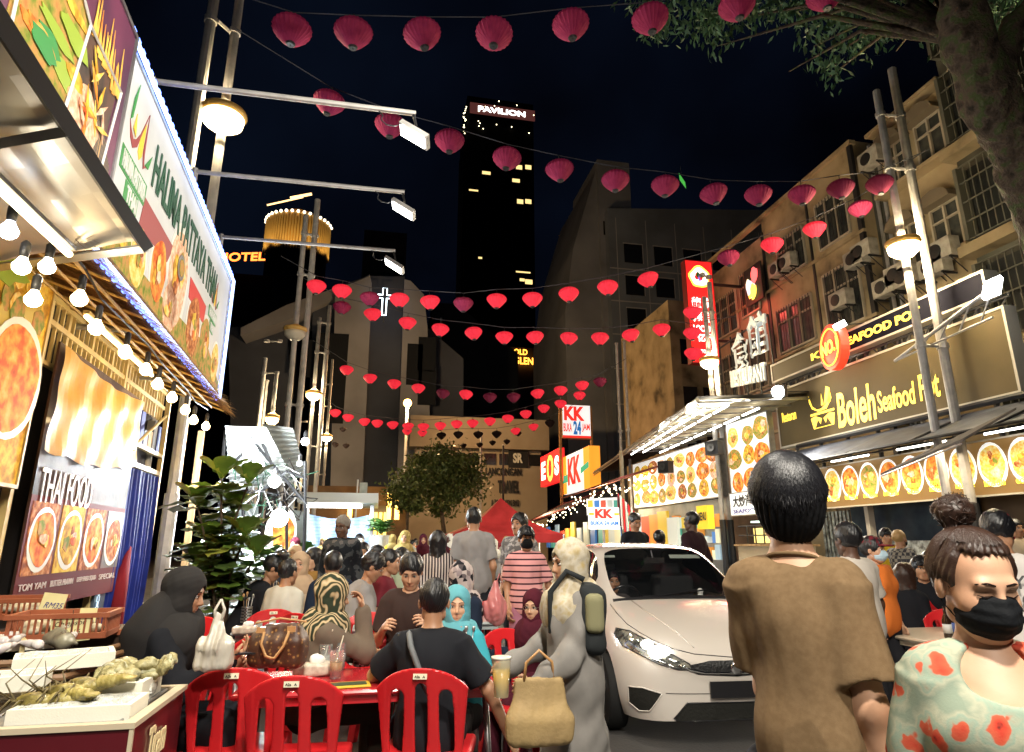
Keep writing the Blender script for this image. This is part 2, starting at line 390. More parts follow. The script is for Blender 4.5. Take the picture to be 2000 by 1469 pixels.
def hair_prims(style):
    e = lambda a, r, **k: prim('e', a, r, **k)
    if style in ('short', 'crop', 'long', 'bun', 'pony'):
        g = {'short': .014, 'crop': .005, 'long': .013, 'bun': .009, 'pony': .009}[style]
        P = [e((0, -.016, .036), (.078 + g, .099 + g, .094 + g), k=.01)]
        if style == 'long': P += [prim('c', (.055, -.03, .02), (.06, -.035, -.22), .045, .04, k=.05), prim('c', (-.055, -.03, .02), (-.06, -.035, -.22), .045, .04, k=.05), prim('c', (0, -.06, .0), (0, -.075, -.26), .06, .05, k=.05)]
        if style == 'bun': P += [prim('c', (0, -.06, .09), (0, -.075, .15), .02, .025, k=.02), e((0, -.08, .165), (.048, .044, .042), k=.01)]
        if style == 'pony': P += [prim('c', (0, -.09, .03), (0, -.15, -.02), .025, .03, k=.03), prim('c', (0, -.15, -.02), (0, -.16, -.2), .03, .012, k=.03)]
        if style == 'long':
            P += [e((0, .10, -.060), (.058, .085, .122), op='-', k=.01)]
        elif style == 'bun': P += [prim('b', (0, .125, -.06), (.12, .090, .150), op='-', k=.012), prim('b', (0, 0, -.15), (.2, .2, .075), op='-', k=.01), e((.092, .012, -.035), (.03, .036, .05), op='-', k=.01), e((-.092, .012, -.035), (.03, .036, .05), op='-', k=.01)]
        else:
            P += [e((0, .105, -.055), (.085, .085, .115), op='-', k=.01), prim('b', (0, 0, -.13), (.2, .2, .075), op='-', k=.01),
                  e((.092, .012, -.035), (.03, .032, .045), op='-', k=.01), e((-.092, .012, -.035), (.03, .032, .045), op='-', k=.01)]
        return P
    return []
def hijab_prims(s=1, long=False):
    e = lambda a, r, **k: prim('e', a, r, **k)
    P = [e((0, -.016, .034), (.094, .116, .110), k=.02), e((0, .0, -.055), (.084, .088, .095), k=.04), prim('c', (0, .0, -.08), (0, -.012, -.20), .075, .10, k=.06)]
    P += [e((0, .125, -.012), (.054, .075, .086), op='-', k=.008)]
    return P
NPER = [0]
def person(label, loc, rz=0, sit=False, s=1.0, lean=0.0, hy=0, hp=0, rh=None, lh=None, skin='mid', top=None, sleeve='short', bottom=None,
           hair='short', hairm=None, hijab=None, female=False, mask=None, glasses=False, beard=None, eyes='open', lod=1, robe=False, fat=1.0,
           foldamp=.009, stride=.0, curl=.6, cap=None, hem=.80, palms=None, group=None, legs=True, rpole=None, lpole=None, shoe=None, scoop=False, swf=1.0, lips=True, twist=0, seed=None):
    NPER[0] += 1; seed = seed or NPER[0]
    t = thing('person', label, 'person', loc, rz, group); t.scale = (s, s, s)
    res = {0: .009, 1: .014, 2: .022}[lod]; hres = {0: .0045, 1: .006, 2: .009}[lod]
    sk = SK[skin]; u = Vector((0, math.sin(lean), math.cos(lean)))
    pel = Vector((0, 0, .52 if sit else .95)); sw = swf * (.130 if female else .150) * (1 + (fat - 1) * .5)
    wst = pel + u * .16; che = pel + u * .34; sho = pel + u * .455; nb = pel + u * .50
    cx, sx_ = math.cos(twist), math.sin(twist)
    SL, SR = sho + Vector((-sw * cx, -sw * sx_, -.02)), sho + Vector((sw * cx, sw * sx_, -.02))
    hc = nb + Vector((0, math.sin(lean) * .12 + .015, .150)); R = rotm(hy, hp + lean * .25); TT = T4(R, hc)
    wr = Vector(rh) if rh else SR + Vector((.05, .06, -.50)); wl = Vector(lh) if lh else SL + Vector((-.05, .06, -.50))
    ER, wr = ik(SR, wr, .285, .255, rpole or (.25, -.9, -.3)); EL, wl = ik(SL, wl, .285, .255, lpole or (-.25, -.9, -.3))
    if sit:
        hipj = [(-.09, .02, .50), (.09, .02, .50)]; kn = [(-.12, .44, .50), (.12, .44, .50)]; an = [(-.13, .42, .09), (.13, .42, .09)]
    else:
        hipj = [(-.09, 0, .90), (.09, 0, .90)]; kn = [(-.10, .03 + stride * .5, .50), (.10, .03 - stride * .3, .50)]; an = [(-.105, stride, .09), (.105, -stride, .09 + abs(stride) * .2)]
    f_ = fat
    torso = lambda g: [prim('e', tuple(pel), (.155 * f_ + g, .115 * f_ + g, .12 + g), k=.08), prim('c', tuple(pel), tuple(che), .118 * f_ + g, .125 * f_ + g, k=.08),
                       prim('e', tuple(che), (.142 * f_ + g, .108 * f_ + g, .165 + g), k=.06), prim('e', tuple(pel + u * .10), (.13 * f_ + g, .11 * f_ + g, .14), k=.08),
                       prim('c', tuple(SL + Vector((.03, 0, .01))), tuple(SR + Vector((-.03, 0, .01))), .047 + g * .8, .047 + g * .8, k=.06)] + \
        ([prim('e', tuple(che + Vector((.065, .085, -.02))), (.06 + g, .05 + g, .06 + g), k=.05), prim('e', tuple(che + Vector((-.065, .085, -.02))), (.06 + g, .05 + g, .06 + g), k=.05)] if female else [])
    arm = lambda S_, E_, W_, g: [prim('c', tuple(S_), tuple(E_), .044 + g, .036 + g, k=.03), prim('c', tuple(E_), tuple(W_), .037 + g, .025 + g, k=.03)]
    # ---- body: one surface from feet to neck, with the head and the hands modelled finer in the same mesh
    mb = MB(); mb.use(sk)
    P = torso(0) + arm(SL, EL, wl, 0) + arm(SR, ER, wr, 0) + [prim('c', tuple(nb - u * .04), tuple(hc + Vector((0, -.02, -.03))), .054, .050, k=.05)]
    if legs:
        for i in (0, 1):
            P += [prim('c', hipj[i], kn[i], .082, .056, k=.05), prim('c', kn[i], an[i], .054, .036, k=.04), prim('e', (an[i][0], an[i][1] + .06, .045), (.042, .12, .04), k=.03)]
    mb_field(mb, P, res)
    face_bits(mb, TT, sk, female, eyes, mask, glasses, beard, hres, lips, 1.0, hijab is None)
    pr = (palms or {})
    hand_bits(mb, sk, wr, wr - ER, pr.get('r', (-1, 0, -.2)), pr.get('rs', 1), pr.get('rc', curl), .0045 if lod == 0 else .0055 if lod == 1 else .0075)
    hand_bits(mb, sk, wl, wl - EL, pr.get('l', (1, 0, -.2)), pr.get('ls', -1), pr.get('lc', curl), .0045 if lod == 0 else .0055 if lod == 1 else .0075)
    mb.build('body', None, t, True, local=True)
    # ---- top
    g = .022 if lod else .02
    if top is not None:
        m = MB(); P = torso(g)
        if robe:
            P += [prim('c', tuple(pel), (0, .02, .12 if not sit else .3), .15, .23 if not sit else .15, k=.08)]
            if sit:
                for i in (0, 1): P += [prim('c', hipj[i], kn[i], .105, .085, k=.08), prim('c', kn[i], an[i], .085, .09, k=.05)]
        for S_, E_, W_ in ((SL, EL, wl), (SR, ER, wr)):
            if sleeve == 'long': P += [prim('c', tuple(S_), tuple(E_), .047 + g, .041 + g, k=.03), prim('c', tuple(E_), tuple(E_.lerp(W_, .93)), .041 + g, .031 + g, k=.03, flat=False)]
            elif sleeve == 'short':
                P += [prim('e', tuple(S_ + Vector((0, 0, .002))), (.050 + g * .7,) * 3, k=.03)]
                e1 = S_.lerp(E_, .78); P += [prim('c', tuple(S_), tuple(e1), .045 + g * .8 + .010 * (lod == 0), .047 + g + .012 * (lod == 0), k=.028, flat=True)]
                P += [prim('c', tuple(S_.lerp(E_, .62)), tuple(S_.lerp(E_, .84)), .040, .052, op='-', k=.004, flat=True)] if lod == 0 else []
            elif sleeve == 'none': pass
        P += [prim('c', tuple(nb + u * .035), tuple(nb + u * .12), .062, .085, op='-', k=.008)]
        if scoop: P += [prim('e', (0, .11, 1.42), (.085, .09, .075), op='-', k=.01)]
        if not robe: P += [prim('b', (0, 0, pel.z - .5 - (.95 - hem) * (0 if sit else 1) - (.08 if sit else 0)), (.8, .8, .5), op='-', k=.005)]
        mb_field(m, P, res * .8, folds(foldamp, 22, seed)); m.build('robe' if robe else 'shirt', top, t, True, local=True)
    if bottom is not None and not robe and legs:
        m = MB(); P = [prim('e', tuple(pel + Vector((0, 0, -.03))), (.165 * f_, .13 * f_, .13), k=.06)]
        for i in (0, 1): P += [prim('c', hipj[i], kn[i], .098, .076, k=.04), prim('c', kn[i], (an[i][0], an[i][1], an[i][2] + .02), .074, .062, k=.03)]
        mb_field(m, P, res, folds(.006, 20, seed + 50)); m.build('trousers', bottom, t, True, local=True)
    if shoe is not None:
        for i in (0, 1):
            m = MB(); mb_field(m, [prim('e', (an[i][0], an[i][1] + .065, .045), (.052, .135, .05), k=.03), prim('b', (an[i][0], an[i][1], -.1), (.3, .4, .1), op='-', k=.005)], .012)
            m.build('shoe', shoe, t, True, local=True)
    # ---- head cover
    if hijab is not None:
        m = MB(); mb_field(m, hijab_prims(), hres, folds(.004, 38, seed, 1, 1, .8), TT)
        P = [prim('c', tuple(hc + Vector((0, -.0, -.15))), tuple(nb + Vector((0, -.01, -.03))), .085, .125, k=.07), prim('e', tuple(sho + Vector((0, .01, -.03))), (sw + .045, .14, .12), k=.10),
             prim('e', tuple(che + Vector((0, .05, .02))), (.15, .115, .15), k=.08), prim('e', tuple(hc + R @ Vector((0, .125, -.012))), (.06, .075, .09), op='-', k=.01)]
        mb_field(m, P, res * .8, folds(foldamp * 1.3, 22, seed + 9, 1, 1, .7)); m.build('headscarf', hijab, t, True, local=True)
    elif hair:
        m = MB(); ff = folds(.0035, 70, seed, 1, 1, .5); fz = lambda P_: .0022 * np.sin(np.arctan2(P_[:, 0], P_[:, 1] + .02) * 34 + 9 * P_[:, 2] / .1) + ff(P_)
        mb_field(m, hair_prims(hair), hres, fz, TT); m.build('hair', hairm or HAIR, t, True, local=True)
    if cap is not None:
        m = MB(); mb_field(m, [prim('e', (0, -.014, .045), (.088, .108, .098), k=.01), prim('b', (0, 0, -.05), (.2, .2, .08), op='-', k=.006),
                               prim('e', (0, .12, .045), (.07, .075, .010), k=.012)], .006, None, TT)
        m.build('cap', cap, t, True, local=True)
    if mask is not None:
        m = MB(); mb_field(m, [prim('e', (0, .038, -.056), (.068, .078, .060), k=.02), prim('c', (0, .098, -.012), (0, .112, -.045), .009, .013, k=.03), prim('c', (-.030, .078, -.022), (.030, .078, -.022), .010, .010, k=.03), prim('b', (0, -.06, -.05), (.2, .08, .2), op='-', k=.004)], hres,
                           lambda P_: .0012 * np.sin(P_[:, 2] * 260), TT)
        tp = lambda p: Vector((TT[:3, :3] @ np.array(p) + TT[:3, 3]).tolist())
        for sg in (-1, 1):
            m.tube([tp((sg * .060, .040, -.025)), tp((sg * .076, .0, .012)), tp((sg * .083, -.022, .0))], .0016, 5)
            m.tube([tp((sg * .058, .035, -.080)), tp((sg * .076, -.005, -.045)), tp((sg * .083, -.022, -.015))], .0016, 5)
        m.build('face_mask', mask, t, True, local=True)
    if glasses:
        m = MB(); tp = lambda p: Vector((TT[:3, :3] @ np.array(p) + TT[:3, 3]).tolist())
        for sg in (-1, 1):
            m.tube([tp((sg * .032 + .023 * math.cos(a), .101, .002 + .017 * math.sin(a))) for a in [k * math.pi / 8 for k in range(17)]], .0013, 5)
            m.tube([tp((sg * .055, .100, .004)), tp((sg * .080, .01, .006))], .0013, 5)
        m.tube([tp((-.009, .101, .006)), tp((.009, .101, .006))], .0013, 5)
        m.build('glasses', mat('metal_thin', (.5, .45, .35), .3, 1), t, True, local=True)
    t['_wr'] = list(wr); t['_wl'] = list(wl); t['_hc'] = list(hc); t['_seat'] = 0
    for k_ in ('_seat',): del t[k_]
    wr_w = Vector(loc) + Matrix.Rotation(rz, 3, 'Z') @ (wr * s); wl_w = Vector(loc) + Matrix.Rotation(rz, 3, 'Z') @ (wl * s)
    del t['_wr'], t['_wl'], t['_hc']
    return t, wr_w, wl_w, TT
def face_to(frm, to):  # yaw that turns +Y from 'frm' towards 'to'
    d = Vector(to) - Vector(frm); return math.atan2(-d.x, d.y)
def seat_at(px, py, t_, rz=0, lean=0.0, s=1.0, sit=True, hfac=None):
    """base position so that the head of a figure shows where it does in the photograph at optical depth t_; returns (loc, s)"""
    p = at(px, py, t_); up = .50; hz = (.52 if sit else .95) + up * math.cos(lean) + .150
    hyy = up * math.sin(lean) + math.sin(lean) * .12 + .015
    if sit: sc = s; base_z = p.z - hz * sc
    else: sc = p.z / hz; base_z = 0
    off = Matrix.Rotation(rz, 3, 'Z') @ Vector((0, hyy * sc, 0))
    return Vector((p.x - off.x, p.y - off.y, max(base_z, -.03) if sit else 0)), sc
# ================================================================ shared materials
X_, Y_, Z_ = V(1, 0, 0), V(0, 1, 0), V(0, 0, 1)
STEEL = mat('steel_grey', (.42, .42, .42), .35, .8, bump=.1, bs=30, col2=(.3, .3, .31), ns=6)
GALV = mat('galvanised_pole', (.46, .44, .42), .5, .3, col2=(.34, .33, .32), ns=5, bump=.1, bs=60)
BLKM = mat('black_metal', (.02, .02, .022), .5, .3)
DARKP = mat('dark_pole', (.035, .035, .038), .4, .4)
WHITE = mat('white_paint', (.72, .72, .70), .5, col2=(.6, .6, .57), ns=3)
WOOD = mat('pale_wood', (.42, .27, .13), .7, col2=(.25, .15, .07), ns=3, scale=(6, 6, .6), bump=.2, bs=40)
RUBBER = mat('rubber', (.015, .015, .015), .8)
def glow(name, col, s): return mat('glow_' + name, col, .5, emit=col, es=s)
G_TUBE = glow('tube', (1, .97, .88), 9); G_WARM = glow('warm_bulb', (1, .74, .36), 14); G_COOL = glow('cool_bulb', (.93, .97, 1), 14)
G_LAMP = glow('street_lamp', (1, .80, .42), 9); G_BLUE = glow('blue_strip', (.12, .22, 1), 5); G_BLUEW = glow('blue_white_strip', (.45, .6, 1), 3.0)
# food prints
FOOD = []
for i, st in enumerate([[(.0, (.25, .02, .01)), (.35, (.60, .10, .02)), (.6, (.80, .32, .05)), (1, (.85, .62, .25))],
                        [(.0, (.10, .05, .01)), (.4, (.55, .28, .03)), (.65, (.85, .58, .08)), (1, (.30, .40, .05))],
                        [(.0, (.05, .07, .01)), (.35, (.18, .24, .03)), (.6, (.48, .27, .08)), (1, (.50, .12, .04))],
                        [(.0, (.06, .02, .01)), (.4, (.28, .07, .02)), (.6, (.55, .20, .06)), (1, (.80, .60, .35))],
                        [(.0, (.45, .16, .03)), (.4, (.80, .48, .07)), (.7, (.88, .70, .30)), (1, (.35, .45, .10))],
                        [(.0, (.30, .10, .06)), (.4, (.72, .38, .24)), (.7, (.85, .62, .45)), (1, (.9, .85, .7))]]):
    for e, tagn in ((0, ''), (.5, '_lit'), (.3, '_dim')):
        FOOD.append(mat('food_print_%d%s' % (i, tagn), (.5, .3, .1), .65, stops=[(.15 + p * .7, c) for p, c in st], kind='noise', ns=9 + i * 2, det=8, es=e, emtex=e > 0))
def food(i, lit=0): return FOOD[(i % 6) * 3 + lit]
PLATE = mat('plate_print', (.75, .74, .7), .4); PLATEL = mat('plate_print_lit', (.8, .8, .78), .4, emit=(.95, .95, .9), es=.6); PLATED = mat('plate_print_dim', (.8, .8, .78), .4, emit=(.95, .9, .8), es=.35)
def ellpts(cx, cy, rx, ry, n=22, wob=0): return [(cx + rx * math.cos(a) * (1 + wob * math.sin(a * 5 + cx * 9)), cy + ry * math.sin(a) * (1 + wob * math.cos(a * 3 + cy * 7))) for a in [k * 2 * math.pi / n for k in range(n)]]
def dish(mb, o, U, W, cx, cy, rx, ry, i, lit=0, plate=True, lay=0):
    n = U.normalized().cross(W.normalized())
    if plate: mb.use([PLATE, PLATEL, PLATED][lit]); mb.poly(Vector(o) + n * (.003 + lay), U, W, ellpts(cx, cy, rx, ry), .002)
    mb.use(food(i, lit)); mb.poly(Vector(o) + n * (.006 + lay), U, W, ellpts(cx, cy + ry * .03, rx * .84, ry * .84, 26, .05), .002)
    for k in range(5):
        a = RNG.rand() * 6.28; q = RNG.rand() * .5
        mb.use(food(i + 1 + k, lit)); mb.poly(Vector(o) + n * (.009 + .0015 * k + lay), U, W, ellpts(cx + rx * q * math.cos(a), cy + ry * q * math.sin(a), rx * (.12 + .2 * RNG.rand()), ry * (.12 + .2 * RNG.rand()), 10, .2), .001)
# ================================================================ ground
def ground():
    m = MB(); n = 40
    g = bpy.data.meshes.new('ground'); s = 600
    ASPH = mat('asphalt', (.045, .043, .042), .55, col2=(.075, .07, .065), ns=.9, bump=.5, bs=40, bdist=.01, spec=.5, det=6)
    m.use(ASPH); m.quad((-s, -60, 0), (s, -60, 0), (s, s, 0), (-s, s, 0)); o = m.build('ground'); tag(o, kind='structure')
    m = MB(); m.bb(-9, -3.3, -4, 30, 0.0005, .12); o = m.build('pavement', mat('pavement_tile', (.20, .18, .16), .7, col2=(.14, .13, .12), ns=4, bump=.2)); tag(o, kind='structure')
    m = MB(); m.bb(8.9, 16, -4, 60, 0.0005, .12); o = m.build('pavement', mat('pavement_tile')); tag(o, kind='structure')
ground()
# ================================================================ left stall: signs
class Board:
    def __init__(s, name, label, A, B, ztop, zbot, right=False, t=.06, m=None, cat='sign', frame=None, fw=.03):
        """A near/left end, B right end (as read), ground points"""
        A = Vector((A[0], A[1], 0)); B = Vector((B[0], B[1], 0)); s.U = (B - A).normalized(); s.W = Z_; s.n = s.U.cross(Z_)
        s.o = Vector((A.x, A.y, zbot)); s.w = (B - A).length; s.h = ztop - zbot
        c = (A + B) / 2; s.t = thing(name, label, cat, (c.x, c.y, zbot))
        mb = MB(); mb.slab(s.o, s.U, s.W, s.w, s.h, t); mb.build('panel', m or WHITE, s.t)
        if frame:
            mb = MB(); q = s.o + s.n * .012
            mb.slab(q, s.U, s.W, s.w + 2 * fw, fw, t + .03, -fw, -fw); mb.slab(q, s.U, s.W, s.w + 2 * fw, fw, t + .03, -fw, s.h)
            mb.slab(q, s.U, s.W, fw, s.h, t + .03, -fw, 0); mb.slab(q, s.U, s.W, fw, s.h, t + .03, s.w, 0); mb.build('frame', frame, s.t)
    def P(s, x, y, off=0): return s.o + s.U * x + s.W * y + s.n * off
    def uv(s, px, py):
        d = ray(px, py); q = C0 + d * ((s.o - C0).dot(s.n) / d.dot(s.n)) - s.o; return q.dot(s.U), q.z
    def polypx(s, pts, m, name='panel_print', off=.005, mb=None):
        b = mb or MB(); b.use(m); b.poly(s.o + s.n * off, s.U, s.W, [s.uv(*p) for p in pts], .004)
        if mb is None: b.build(name, None, s.t)
    def poly(s, pts, m, name='panel_print', off=.005, mb=None):
        b = mb or MB(); b.use(m); b.poly(s.o + s.n * off, s.U, s.W, pts, .004)
        if mb is None: b.build(name, None, s.t)
    def text(s, txt, x, y, w, h, m, name='lettering', bold=.02, off=.008, shear=0, ext=.006, mb=None):
        b = mb or MB(); b.use(m); b.text(txt, s.P(x, y), s.U, s.W, w, h, ext, bold, off, shear)
        if mb is None: b.build(name, None, s.t)
def lx(a, Y): return -a - .06 * (Y - 4.46)
p1, p2 = onL(262, 110, 2.0), onL(450, 545, 2.0)
zt = (p1.z + p2.z) / 2; zb = (onL(215, 505, 2).z + onL(410, 760, 2).z) / 2
SGN = mat('sign_white', (.60, .62, .63), .5, col2=(.52, .54, .55), ns=2)
GRN = mat('dark_green_paint', (.005, .075, .035), .5); GRN2 = mat('green_paint', (.03, .26, .05), .5); RED = mat('red_paint', (.55, .02, .02), .5)
REDD = mat('maroon_paint', (.30, .045, .045), .5); YEL = mat('yellow_paint', (.85, .55, .04), .5)
hs = Board('restaurant_sign', 'long white stall sign with green HALIMA PATTAYA THAI lettering edged by a blue light strip', (p1.x, p1.y - .15), (p2.x, p2.y), zt, zb, m=SGN, frame=STEEL)
b0 = hs.uv(292, 345); b1 = hs.uv(312, 285); b2 = hs.uv(424, 548)
hs.text('HALIMA PATTAYA THAI', b0[0] + .05, hs.h * .60, b2[0] - b0[0] - .1, hs.h * .24, GRN, bold=.018)
hs.polypx([(283, 385), (338, 483), (325, 512), (270, 440)], REDD); hs.polypx([(372, 540), (402, 598), (396, 632), (368, 580)], RED)
# swoosh logo and its green name plate
def logo(x, y, k):
    b = MB(); P = lambda L: [(x + a * k, y + c * k) for a, c in L]
    hs.poly(P([(0, .30), (.10, .10), (.22, .02), (.36, .12), (.62, .80), (.42, .36), (.30, .20), (.2, .14), (.1, .2)]), REDD, mb=b)
    hs.poly(P([(.62, .80), (.60, .2), (.68, .0), (.80, .10), (.70, .06), (.66, .2)]), REDD, mb=b, off=.007)
    hs.poly(P([(.02, .62), (.0, .30), (.06, .36), (.12, .9)]), GRN2, mb=b, off=.009); hs.poly(P([(.18, .5), (.14, .26), (.26, .2)]), YEL, mb=b, off=.009)
    hs.poly(P([(.44, .34), (.58, .62), (.58, .12), (.5, .02), (.42, .1)]), YEL, mb=b, off=.004); hs.poly(P([(.72, .08), (.95, .36), (.86, .1)]), GRN2, mb=b, off=.009)
    hs.poly(P([(-.08, -.10), (.95, -.10), (.95, -.42), (-.08, -.42)]), GRN2, mb=b, off=.004); hs.poly(P([(.2, -.44), (.72, -.44), (.72, -.74), (.2, -.74)]), GRN2, mb=b, off=.004)
    hs.text('HALIMA PATTAYA', x - .02 * k, y - .38 * k, .91 * k, .24 * k, WHITE, mb=b); hs.text('THAI', x + .27 * k, y - .70 * k, .4 * k, .22 * k, WHITE, mb=b)
    b.build('logo', None, hs.t)
q = hs.uv(238, 330); logo(q[0] - .02, hs.h * .60, .60); q = hs.uv(408, 610); logo(q[0], hs.h * .58, .46)
b = MB()
hs.poly([(0.0, 0), (hs.w, 0), (hs.w, hs.h * .10), (hs.w * .8, hs.h * .26), (hs.w * .62, hs.h * .2), (hs.w * .4, hs.h * .16), (0.0, hs.h * .12)], food(2), mb=b, off=.004)
for (px, py, rx, ry, i) in [(268, 505, .22, .30, 4), (308, 530, .26, .34, 0), (346, 545, .40, .62, 5), (376, 640, .34, .40, 3), (398, 668, .30, .34, 2), (418, 710, .25, .3, 4), (236, 470, .25, .2, 2), (330, 600, .28, .3, 5)]:
    x, y = hs.uv(px, py); y = max(y, ry * .8); dish(b, hs.o, hs.U, hs.W, x, y, rx, min(ry, hs.h * .36), i)
x, y = hs.uv(346, 515); hs.poly(ellpts(x + .1, y, .13, .13), STEEL, mb=b, off=.02); hs.poly(ellpts(x + .1, y, .09, .09), food(2), mb=b, off=.025)
b.build('food_pictures', None, hs.t)
b = MB(); P = hs.P
b.tube([P(-.05, hs.h + .03, .04), P(hs.w + .04, hs.h + .03, .04), P(hs.w + .04, -.05, .04), P(-.05, -.05, .04)], .02, 6); b.build('light_strip', G_BLUEW, hs.t)
b = MB()
for k in range(96):
    f = k / 96 * (2 * hs.w + hs.h)
    if f < hs.w: p = P(f, hs.h + .07, .03)
    elif f < hs.w + hs.h: p = P(hs.w + .075, hs.h - (f - hs.w), .03)
    else: p = P(hs.w - (f - hs.w - hs.h), -.085, .03)
    b.box(p, (.05, .03, .03), hs.U, hs.W)
b.build('led_dots', G_BLUE, hs.t)
b = MB()
for f in (.06, .5, .94):
    b.tube([hs.P(hs.w * f, .1, -.08), hs.P(hs.w * f, .1, -1.2)], .03, 6); b.tube([hs.P(hs.w * f, hs.h - .1, -.08), hs.P(hs.w * f, .2, -1.2)], .03, 6)
b.build('bracket', STEEL, hs.t)
# upper food poster
q = onL(265, 75, 1.9); q2 = onL(190, 335, 1.9)
PURP = mat('purple_print', (.16, .03, .08), .5, col2=(.07, .012, .05), ns=2, det=2)
ps = Board('food_poster', 'large purple poster of fish and prawns above the steel canopy', (lx(1.9, .9), .9), (q.x, q.y), q.z, q2.z - .1, m=PURP, frame=STEEL)
b = MB()
DKF = mat('dark_print', (.03, .018, .012), .5, col2=(.10, .04, .02), ns=9)
ps.polypx([(0, 60), (36, -60), (150, -60), (172, 48), (115, 225), (60, 210)], food(2), mb=b); ps.polypx([(172, 48), (226, 178), (190, 330), (118, 232)], DKF, mb=b)
for k in range(10):   # fish, leaves, prawns as printed shapes
    px, py = 60 + RNG.rand() * 90, 10 + RNG.rand() * 170; x, y = ps.uv(px, py); ps.poly(ellpts(x, y, .10 + .14 * RNG.rand(), .035 + .05 * RNG.rand(), 14, .15), [GRN2, mat('leaf_print', (.30, .42, .03), .5), food(0), food(1)][k % 4], mb=b, off=.008 + k * .0006)
for k in range(16):
    x, y = ps.uv(150 + RNG.rand() * 45, 120 + RNG.rand() * 160); a = RNG.rand() * 3
    ps.poly([(x + .12 * math.cos(a), y + .12 * math.sin(a)), (x + .02 * math.cos(a + 1.6), y + .02 * math.sin(a + 1.6)), (x - .1 * math.cos(a), y - .1 * math.sin(a)), (x - .02 * math.cos(a + 1.6), y - .02 * math.sin(a + 1.6))], [food(1), food(5), food(4), food(0)][k % 4], mb=b, off=.016 + k * .0006)
x, y = ps.uv(158, 235); ps.poly(ellpts(x, y, .22, .20, 26, .12), food(5), mb=b, off=.012); x, y = ps.uv(180, 290); ps.poly(ellpts(x, y, .24, .18, 26, .1), mat('grill_print', (.04, .03, .03), .5, col2=(.5, .3, .1), kind='brick', ns=14), mb=b, off=.011)
FIRE = mat('fire_print', (.75, .25, .03), .5, col2=(.85, .6, .1), ns=8)
for k in range(16):
    x, y = ps.uv(176 + k * 3.2, 55 + k * 9 + RNG.rand() * 20); L = .18 + .2 * RNG.rand(); ps.poly([(x, y), (x - .03 + .06 * RNG.rand(), y + L), (x + .035, y + .01)], FIRE, mb=b, off=.009 + k * .0003)
b.build('food_pictures', None, ps.t)
b = MB(); b.use(WHITE)
for a_, c_ in (((150, -40), (172, 48)), ((172, 48), (232, 180)), ((172, 48), (115, 230)), ((38, -60), (8, 75)), ((232, 180), (190, 335))):
    b.tube([ps.P(*ps.uv(*a_), .014), ps.P(*ps.uv(*c_), .014)], .010, 4)
b.build('dividing_lines', None, ps.t)
# steel canopy with folded sheet
SHEET = mat('stainless_sheet', (.40, .41, .42), .42, .8, col2=(.30, .30, .31), ns=1.5, bump=.3, bs=1.8, bdist=.03)
zc = 3.24; c1 = onZ(283, 485, zc); c2 = onZ(85, 510, zc); c2 = c1 + (c2 - c1).normalized() * 1.9; back = -DL * 4.2
t = thing('steel_canopy', 'shiny stainless steel canopy with a black edge beam over the seafood counter', 'canopy', (c1.x, c1.y, zc))
b = MB(); n = 14; g = [[(c1 + (c2 - c1) * (i / n) + back * (j / n)) + Z_ * (.05 + .012 * math.sin(i * 1.3 + j * .9)) for j in range(n + 1)] for i in range(n + 1)]
for i in range(n):
    for j in range(n): b.quad(g[i][j], g[i][j + 1], g[i + 1][j + 1], g[i + 1][j])
b.build('sheet', SHEET, t, True)
b = MB(); b.tube([c1 + Z_ * .02, c1 + back + Z_ * .02], .045, 4); b.build('edge_beam', BLKM, t)
b = MB(); b.tube([c1 + Z_ * .0, c2 + Z_ * .0], .032, 4)
for f in (.28, .55, .8): b.tube([c1 + back * f, c2 + back * f], .03, 4)
b.build('cross_beam', STEEL, t)
# light bulbs on a cord under the thatch
def bulb(loc, label, r=.05, g=G_WARM, pw=14, col=(1, .72, .36), lit=True):
    t = thing('light_bulb', label, 'light bulb', loc, 0, 'bulbs strung along the thatched stall')
    b = MB(); b.lathe(loc, [(.010, r * 2.1), (.018, r * 1.7), (.020, r * 1.1), (r * .55, r * .85), (r, r * .1), (r * .9, -r * .5), (r * .5, -r * .9), (.004, -r)], 14); b.build('glass', g, t, True)
    b = MB(); b.lathe(loc, [(.021, r * 1.15), (.024, r * 2.0), (.024, r * 3.0), (.008, r * 3.4)], 10); b.build('socket', BLKM, t, True)
    if lit: light('POINT', Vector(loc) + Vector((.0, 0, -r - .02)), pw, col, .04, t)
    return t
BP = [(155, 583), (188, 640), (245, 688), (285, 722), (308, 750), (336, 776), (362, 800), (378, 820), (402, 832)]
ords = ['first', 'second', 'third', 'fourth', 'fifth', 'sixth', 'seventh', 'eighth', 'ninth', 'tenth', 'eleventh', 'twelfth']
bpts = []
for i, p in enumerate(BP):
    q = onL(p[0], p[1], 2.05); bpts.append(q + Z_ * .22)
    bulb(q, ['nearest and largest warm bulb hanging under the thatch edge'][0] if i == 0 else '%s warm bulb from the camera in the row under the thatch' % ords[i], .052, G_WARM, 6 if i < 5 else 20)
for i, p in enumerate([(17, 450), (42, 520), (92, 520), (65, 584)]):
    q = onL(p[0], p[1], 1.98, 3.6); bulb(q, ['white bulb at the left end under the steel canopy', 'upper left bulb of the cluster before the mussel poster', 'upper right bulb of the cluster before the mussel poster', 'lowest bulb of the cluster before the mussel poster'][i], .045, G_COOL if i == 0 else glow('mid_bulb', (1, .9, .65), 14), 4, (1, .85, .6))
b = MB(); b.tube([bpts[0] - DL * 1.6 + Z_ * .05] + bpts, .009, 5); tag(b.build('cable', BLKM), 'black cable that carries the warm bulbs under the thatch', 'cable')
